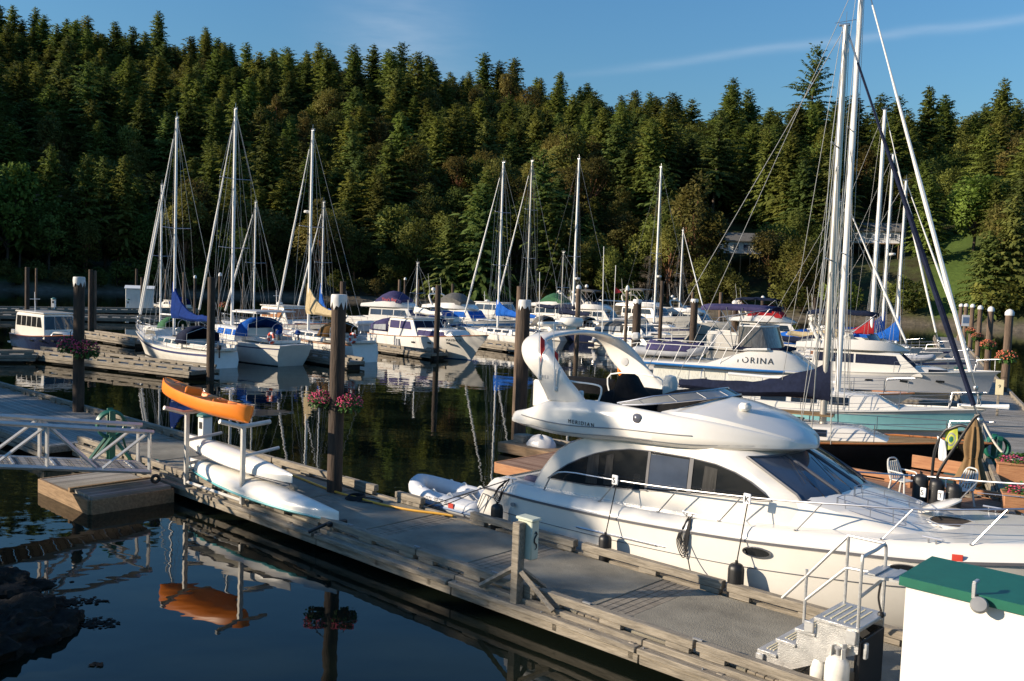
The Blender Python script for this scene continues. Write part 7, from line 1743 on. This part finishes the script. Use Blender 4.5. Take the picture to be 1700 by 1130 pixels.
t, e, z = motorboat('white pilothouse boat with mahogany window panels in the second row', 128.0, foot(418, 560, 86.0), L=10.5, B=3.3, zs=1.2, zb=1.7, fly=False, cab=(.28, .66), cabh=1.6, winmat='varnish', wscover='varnish', toe='varnish', name='pilothouse_boat', nwin=3)
t, e, z = motorboat('white flybridge cruiser with a purple navy canopy left of the wooden cruiser', 112.0, foot(588, 560, 97.0), L=11.5, B=3.8, zs=1.4, zb=1.9, fly=True, bimini=None, flycover='purplecloth', winmat='glassb', wscover='purplecloth', arch=False, name='flybridge_cruiser', cab=(.22, .68))
text('name', "Tina's Bay", .42, (4.1, -1.66, 3.42), (1, 0, 0), (0, .1, 1), M['textred'], t, .006)
# classic wooden cruiser
w0 = PZ(640, 574)
t, e, z = motorboat('classic white wooden cruiser with varnished trim and dark window covers', 137.0, (PZ(638, 578).x, PZ(638, 578).y), L=12.8, B=3.7, zs=1.3, zb=1.95, fly=False, cab=(.20, .50), cabh=1.35, winmat='purplecloth', wscover='navycloth', bottom='bottomblue', stripe='gel', toe='varnish', radar=False, rail=False, lounge='purplecloth', name='wooden_cruiser', front=.9, nwin=2, sharp=2.4)
cb, sd = cabin('lower_cabin', t, 5.2, 10.2, 1.45, .95, z, z + .72, 'gel', front=.8, back=.5); sidewin('window', t, sd, 6.2, 9.2, .25, .82, 'purplecloth', slant=-.3)
wrap(text('name', 'MAXINE III', .26, (9.6, -1.235, 1.32), (1, 0, .03), (0, 0, 1), M['textblack'], t, 0), [c for c in t.children if c.name.split('.')[0] == 'hull'][0], (0, 1, 0))
for x in (4.2, 4.5):
    m = MB(); m.tube([(x, -1.84, .5), (x, -1.86, 1.15)], .11, 8); m.build('fender', M['gelgrey'], t)
inflatable(Vector((*foot(612, 560, 80.0), 1.2)), rz_of(45), 2.6, 'white inflatable hung on edge at the stern of the wooden cruiser', False).rotation_euler = (R(-75), 0, rz_of(45))
t, e, z = motorboat('white cruiser with bright blue canvas and a grey covered flybridge', 120.0, foot(690, 550, 100.0), L=12.5, B=3.9, zs=1.4, zb=1.95, bimini=None, flycover='greycloth', winmat='bluecloth', wscover='bluecloth', arch=True, stripe='bluestripe', name='flybridge_cruiser')
t, e, z = motorboat('white motor boat with a green covered flybridge behind the middle piles', 115.0, foot(862, 545, 118.0), L=12.0, B=4.0, zs=1.5, zb=2.1, flycover='greencloth', arch=False, name='flybridge_cruiser')
t, e, z = motorboat('white motor boat with a grey cover behind the radar mast', 118.0, foot(905, 540, 124.0), L=11, B=3.8, zs=1.4, zb=1.9, flycover='greycloth', arch=True, name='flybridge_cruiser')
t, e, z = motorboat('white flybridge motor yacht with a raked bow in the middle distance', 134.0, (PZ(1138, 556).x - 11.5 * math.sin(R(134)), PZ(1138, 556).y - 11.5 * math.cos(R(134))), L=12.6, B=4.2, zs=1.6, zb=2.4, winmat='glass', arch=True, bimini='greycloth', name='motor_yacht', stripe='gel', bottom='bottomblue', cabh=1.4)
wrap(text('name', 'Serendipity', .40, (8.3, -1.84, 1.25), (1, 0, .05), (0, 0, 1), M['textblack'], t, 0, shear=.3), [c for c in t.children if c.name.split('.')[0] == 'hull'][0], (0, 1, 0))
t, e, z = motorboat('second white boat whose raked bow shows right of the motor yacht', 125.0, (PZ(1165, 548).x - 11 * math.sin(R(125)), PZ(1165, 548).y - 11 * math.cos(R(125))), L=12.0, B=4.0, zs=1.5, zb=2.3, winmat='glass', arch=False, name='motor_yacht', bottom='bottomblue', fly=False, cabh=1.2)
t, e, z = motorboat('white express cruiser with a tan interior beside the navy sailboat', 132.0, foot(1000, 572, 91.0), L=9.5, B=3.2, zs=1.15, zb=1.6, fly=False, cab=(.34, .62), cabh=.9, lounge='greycloth', winmat='glass', radar=False, name='express_cruiser', stripe='navystripe')
# --- right hand boats
RAZ = 113.3
t, e, z = sailboat('black hulled sailboat with teak decks, grey mast and black sail cover', RAZ, foot(1366, 700, 30.9), L=12.2, B=3.6, zs=1.15, zb=1.45, xm=7.15, ztop=PY(1393, 42, 30.9).z, hull='blackhull', stripe='blackhull', cover='navycloth', hcol=1.25, boom_len=5.0, furl='navycloth', dodger=None, deck='teak', mmat='mastalu', mast_r=.115, cabz=.42, sp=(.42, .70), mastz=1.50, boomz=2.45, rake=.16, win='glass', covw=.30, toe='varnish')
m = MB(); m.bbox((6.3, 0, 1.90), (2.4, .9, .03), .01); m.build('teak_top', M['teak'], t)
t, e, z = sailboat('white sailboat with aqua topsides and a tall white mast', RAZ, foot(1390, 655, 38.4), L=12.6, B=3.7, zs=1.2, zb=1.62, xm=7.1, ztop=19.0, hull='gel2', stripe='aqua', stripeband=(.46, .90), cover=None, furl='mastwhite', dodger=None, mast_r=.12, cabz=.62, sp=(.33, .62), boom_len=4.5, boomz=2.25, bottom='bottom', radar=None)
m = MB(); m.tube([(11.6, 0, 1.66), (13.4, 0, 1.82)], .09, 6); m.bbox((12.5, 0, 1.74), (1.8, .42, .06), .02); m.build('bowsprit', M['white'], t)
t, e, z = motorboat('white flybridge yacht TORINA with a blue line, curtained windows and navy bimini', RAZ, (PZ(1372, 700).x - 9.0 * math.sin(R(RAZ)), PZ(1372, 700).y - 9.0 * math.cos(R(RAZ)) + 1.4), L=13.2, B=4.2, zs=.95, zb=1.5, winmat='curtain', cab=(.10, .70), cabh=1.12, fly=False, radar=False, arch=False, name='motor_yacht', rail=True, nwin=4, toe='varnish', front=.7)
# TORINA: own raised superstructure
zt = z + 1.12
m = MB(); rg = []
prof = [(.2, .18, 1.86), (1.0, .20, 1.88), (2.6, .22, 1.88), (4.0, .26, 1.86), (5.0, .62, 1.84), (6.0, 1.0, 1.80), (6.6, 1.08, 1.74), (7.4, 1.05, 1.62), (8.0, .80, 1.42), (8.5, .45, 1.15), (8.9, .12, .8)]
for x, h, w_ in prof: rg.append([(x, -w_, zt), (x, -w_, zt + .14), (x, -w_ * .97, zt + .16 + (h - .16) * .5), (x, -w_ * .86, zt + h * .97), (x, -w_ * .5, zt + h), (x, w_ * .5, zt + h), (x, w_ * .86, zt + h * .97), (x, w_ * .97, zt + .16 + (h - .16) * .5), (x, w_, zt + .14), (x, w_, zt)])
m.loft(rg, True, True, True); fb = m.build('flybridge', M['gel'], t, smooth=45, fix=True)
m = MB()
for sg in (-1, 1): m.tube([(x, sg * (w_ + .012), zt + .06) for x, h, w_ in prof[:-1]], .075, 6, sq=.9)
m.build('blue_line', M['bluestripe'], fb)
wrap(text('lettering', 'TORINA', .40, (5.35, -1.80, zt + .38), (1, 0, 0), (0, 0, 1), M['textblack'], fb, 0, spacing=1.25), fb, (0, 1, 0), .01)
m = MB(); xa, xb = 3.6, 6.9; hz = zt + 2.95; rg = []
for i in range(7):
    s = i / 6; x = lerp(xa, xb, s); rg.append([(x, 1.75 * k, hz + .10 * (1 - k * k) + .05 * math.sin(s * 3.1) - (.18 if abs(k) == 1 else 0)) for k in (-1, -.97, -.6, 0, .6, .97, 1)])
m.loft(rg, False); b_ = m.build('bimini', M['purplecloth'], fb, smooth=50, fix=True); md = b_.modifiers.new('cloth', 'SOLIDIFY'); md.thickness = .03
for sg in (-1, 1):
    m = MB()
    for xx in (xa + .1, xa + 1.2, (xa + xb) / 2 + .3, xb - .1): m.tube([((xa + xb) / 2, sg * 1.72, zt + .9), (xx, sg * 1.74, hz)], .02, 5)
    m.tube([(xa - .6, sg * 1.72, zt + .2), (xa + .9, sg * 1.74, hz - .5), (xb, sg * 1.74, hz)], .018, 5); m.build('bimini_frame', M['steel'], b_)
m = MB(); lo_ = [(6.9 + .45 - .6 * abs(k) ** 2.2, 1.6 * k, zt + 1.06) for k in [j / 6 - 1 for j in range(13)]]; hi_ = [(x - .35, y * .98, z_ + 1.05) for x, y, z_ in lo_]; lo_ = [(5.4, -1.62, zt + .98)] + lo_ + [(5.4, 1.62, zt + .98)]; hi_ = [(5.4, -1.6, zt + 2.1)] + hi_ + [(5.4, 1.6, zt + 2.1)]
m.loft([lo_, hi_], False); se = m.build('clear_enclosure', mat('enclosure_vinyl', (.16, .15, .14), .1, var=.5, vscale=3, stretch=(4, 4, .6), coat=.4), fb, smooth=60, fix=True)
m = MB(); m.tube(hi_, .05, 6); m.tube(lo_, .06, 6); m.build('enclosure_frame', M['white'], se)
m = MB(); m.prism([(5.2, -1.75, zt + .98), (7.3, -1.4, zt + .98), (7.9, 0, zt + 1.0), (7.3, 1.4, zt + .98), (5.2, 1.75, zt + .98)], (0, 0, .14)); m.build('dash_cover', M['navycloth'], fb, fix=True)
for x in (.25, .9, 1.6, 2.4, 3.6, 4.6):
    m = MB(); m.tube([(x, -1.82, zt + .16), (x + .35, -1.80, zt + 1.02)], .02, 5); m.tube([(x, 1.82, zt + .16), (x + .35, 1.80, zt + 1.02)], .02, 5); m.build('stanchion', M['white'], fb)
m = MB(); m.tube([(.0, -1.82, zt + .9), (.6, -1.8, zt + 1.02), (5.2, -1.78, zt + 1.04)], .02, 5); m.tube([(.0, 1.82, zt + .9), (.6, 1.8, zt + 1.02), (5.2, 1.78, zt + 1.04)], .02, 5); m.build('guard_rail', M['white'], fb)
tm_ = t.matrix_basis.copy(); tm_ = Matrix.Translation(t.location) @ Matrix.Rotation(t.rotation_euler.z, 4, 'Z')
dd = inflatable(tm_ @ Vector((1.7, .1, zt + .28)), rz_of(RAZ), 3.6, 'grey dinghy under a dark cover carried on the boat deck of TORINA', False, m1='hypalon')
m = MB(); m.loft([[(x, -w_, .35), (x, -w_ * .8, .62), (x, 0, .78 + .05 * math.sin(x * 5)), (x, w_ * .8, .62), (x, w_, .35)] for x, w_ in ((-1.0, .78), (-.4, .8), (.3, .8), (1.0, .72), (1.5, .5), (1.75, .2))], False); cv = m.build('cover', M['purplecloth'], dd, smooth=50, fix=True); cv.modifiers.new('cloth', 'SOLIDIFY').thickness = .012
outboard(dd, -1.75, 0, .55, 'gelgrey', 1.1)
o = thing('life_raft_ring', 'orange horseshoe life buoy at the stern corner of TORINA', 'life buoy', tm_ @ Vector((-.1, -1.55, z + .72)), rz_of(RAZ)); m = MB(); m.tube(spline([(-.16, 0, .38), (-.26, 0, .1), (-.22, 0, -.2), (0, 0, -.33), (.22, 0, -.2), (.26, 0, .1), (.16, 0, .38)], 5), .10, 8); m.build('buoy', M['orange'], o)
m = MB(); m.torus((0, 0, 0), .01, .005, 4, 3, 'z')
# dark folded gear astern of TORINA and pink float bundle
o = thing('covered_dinghy', 'low black covered dinghy astern of TORINA', 'dinghy', tm_ @ Vector((-2.3, -.3, .25)), rz_of(RAZ)); m = MB(); m.loft([[(x, -w_, .1), (x, -w_ * .95, .55), (x, -w_ * .4, .78), (x, w_ * .4, .8), (x, w_ * .95, .55), (x, w_, .1)] for x, w_ in ((-1.6, .3), (-1.2, .7), (0, .85), (.9, .8), (1.3, .5))], True, True, True); m.build('cover', M['blackcloth'], o, smooth=50, fix=True)
# grey sided flybridge motor yacht beyond TORINA
q = PZ(1618, 668); b0 = Vector((q.x, q.y, 0)) + hdg(RAZ) * 1.2 - hdg(RAZ) * 13.4
t, e, z = motorboat('white flybridge motor yacht with grey banded topsides and a navy canopy', RAZ, b0, L=13.4, B=4.2, zs=1.4, zb=1.85, winmat='navycloth', wscover='navycloth', bimini='navycloth', arch=True, cab=(.25, .70), cabh=1.15, front=1.3, name='motor_yacht', stripe='gelgrey', stripeband=(.30, .88), nwin=2)  # wide grey band coloured into the white topsides
q = rd(15.5, 4.6); t, e, z = motorboat('white motor boat with bright blue canvas at the far right dock', RAZ, Vector((q.x, q.y, 0)) - hdg(RAZ) * 11.0, L=11.0, B=3.8, zs=1.5, zb=2.0, fly=False, cab=(.25, .62), cabh=1.4, winmat='glass', wscover='bluecloth', lounge='bluecloth', name='motor_cruiser')
q = rd(30, 4.6); t, e, z = motorboat('white flybridge boat with a red striped canopy behind the grey sided yacht', RAZ, Vector((q.x, q.y, 0)) - hdg(RAZ) * 19, L=13, B=4.2, zs=1.5, zb=2.1, bimini='navycloth', flycover='redcloth', arch=True, name='flybridge_cruiser')
Y5 = 76.0
t, e, z = sailboat('white sailboat with a dark red sail cover on the right dock', RAZ, foot(1446, 560, Y5), L=12.0, B=3.6, zs=1.15, zb=1.5, xm=6.6, ztop=PY(1456, 182, Y5).z, cover='redcloth', hcol=1.6, boom_len=3.4, furl='mastwhite', dodger=None, mast_r=.16, sp=(.45,), stripe='gel2')
Y6 = 82.0
t, e, z = sailboat('sailboat with a red and blue sail cover and a radar on its mast', RAZ, foot(1464, 560, Y6), L=12.2, B=3.6, zs=1.15, zb=1.5, xm=6.4, ztop=PY(1473, 256, Y6).z, cover='royalcloth', hcol=1.9, boom_len=4.0, furl='mastwhite', dodger=None, mast_r=.12, radar=.47, sp=(.5,))
Y7 = 69.0
t, e, z = sailboat('sailboat with a bright blue sail cover, mast just left of the far piles', RAZ, foot(1488, 560, Y7), L=12.0, B=3.6, zs=1.15, zb=1.5, xm=6.8, ztop=PY(1503, 300, Y7).z, cover='bluecloth', hcol=1.8, boom_len=3.2, furl='mastwhite', dodger='redcloth', mast_r=.10, sp=(.45,))
inflatable(Vector((*foot(1500, 612, 64.0), 1.35)), rz_of(RAZ + 4), 3.6, 'grey inflatable lying on the foredeck of a right dock sailboat', False, m1='hypalon')
# the flag on the far aerial
Yf = 95.0; q = PY(1020, 487, Yf); t = thing('flag_staff', 'tall thin white staff with a small red flag left of the motor yachts', 'flag staff', (q.x, q.y, 0)); m = MB(); m.tube([(0, 0, 1.0), (.02, 0, PY(1019, 440, Yf).z)], .035, 6); m.build('staff', M['white'], t); m = MB(); zf = q.z; m.prism([(.03, 0, zf), (.03, 0, zf + .7), (.75, .05, zf + .15)], (0, .01, 0)); m.build('pennant', M['flagred'], t, fix=True)
Yf = 60.0; q = PY(903, 540, Yf)

# more of the packed middle and right hand rows
t, e, z = motorboat('white express cruiser with a black cockpit canvas behind the torn capped pile', 134.0, (PZ(1062, 574).x - 6.5, PZ(1062, 574).y + 6.5), L=9.0, B=3.1, zs=1.1, zb=1.55, fly=False, cab=(.34, .62), cabh=.9, lounge='blackcloth', winmat='glass', radar=False, name='express_cruiser', stripe='bluestripe')
t, e, z = motorboat('white trawler with a grey canopied flybridge behind the cream sailboat', 120.0, foot(925, 545, 112.0), L=11.5, B=3.9, zs=1.5, zb=2.1, bimini='greycloth', winmat='glass', arch=True, name='flybridge_cruiser')
t, e, z = motorboat('white hardtop cruiser far behind the blue sail cover', 118.0, foot(770, 540, 122.0), L=11.0, B=3.8, zs=1.4, zb=1.9, fly=False, cabh=1.5, winmat='glassb', name='motor_cruiser')
t, e, z = motorboat('white sports cruiser behind the brown torn capped pile', 128.0, foot(1095, 545, 122.0), L=10.5, B=3.6, zs=1.3, zb=1.8, fly=True, arch=True, winmat='glass', name='flybridge_cruiser')
t, e, z = sailboat('white sailboat with a short boom cover behind the wooden cruiser', LAZ, foot(690, 545, 88.0), L=9.5, B=3.1, zs=1.1, zb=1.45, xm=5.2, ztop=7.2, cover='whitecloth', hcol=.6, boom_len=3.6, furl=None, dodger='royalcloth', mast_r=.06)
q = rd(4.6, 4.8)
t, e, z = sailboat('white sailboat with a dark red sheer stripe bow on to the right dock', RAZ, (q.x - 5.6 * math.sin(R(RAZ)), q.y - 5.6 * math.cos(R(RAZ))), L=11.0, B=3.4, zs=1.1, zb=1.45, xm=5.6, ztop=12.0, cover='navycloth', hcol=.8, furl=None, dodger=None, stripe='bottomred', stripeband=(.74, .92), mast_r=.07, mmat='mastalu')
q = rd(12.0, 4.8)
t, e, z = sailboat('white sailboat with varnished cabin sides along the right dock', RAZ, (q.x - 5.6 * math.sin(R(RAZ)), q.y - 5.6 * math.cos(R(RAZ))), L=10.8, B=3.4, zs=1.15, zb=1.5, xm=5.6, ztop=12.5, cover='tancloth', hcol=.7, furl='mastwhite', dodger=None, win='varnish', mast_r=.07, toe='varnish')
t, e, z = motorboat('small white dayboat on the finger dock by the navy sailboat', 132.5, foot(1030, 585, 82.0), L=6.0, B=2.2, zs=.75, zb=1.0, fly=False, cab=(.35, .62), cabh=.7, radar=False, rail=False, name='runabout')
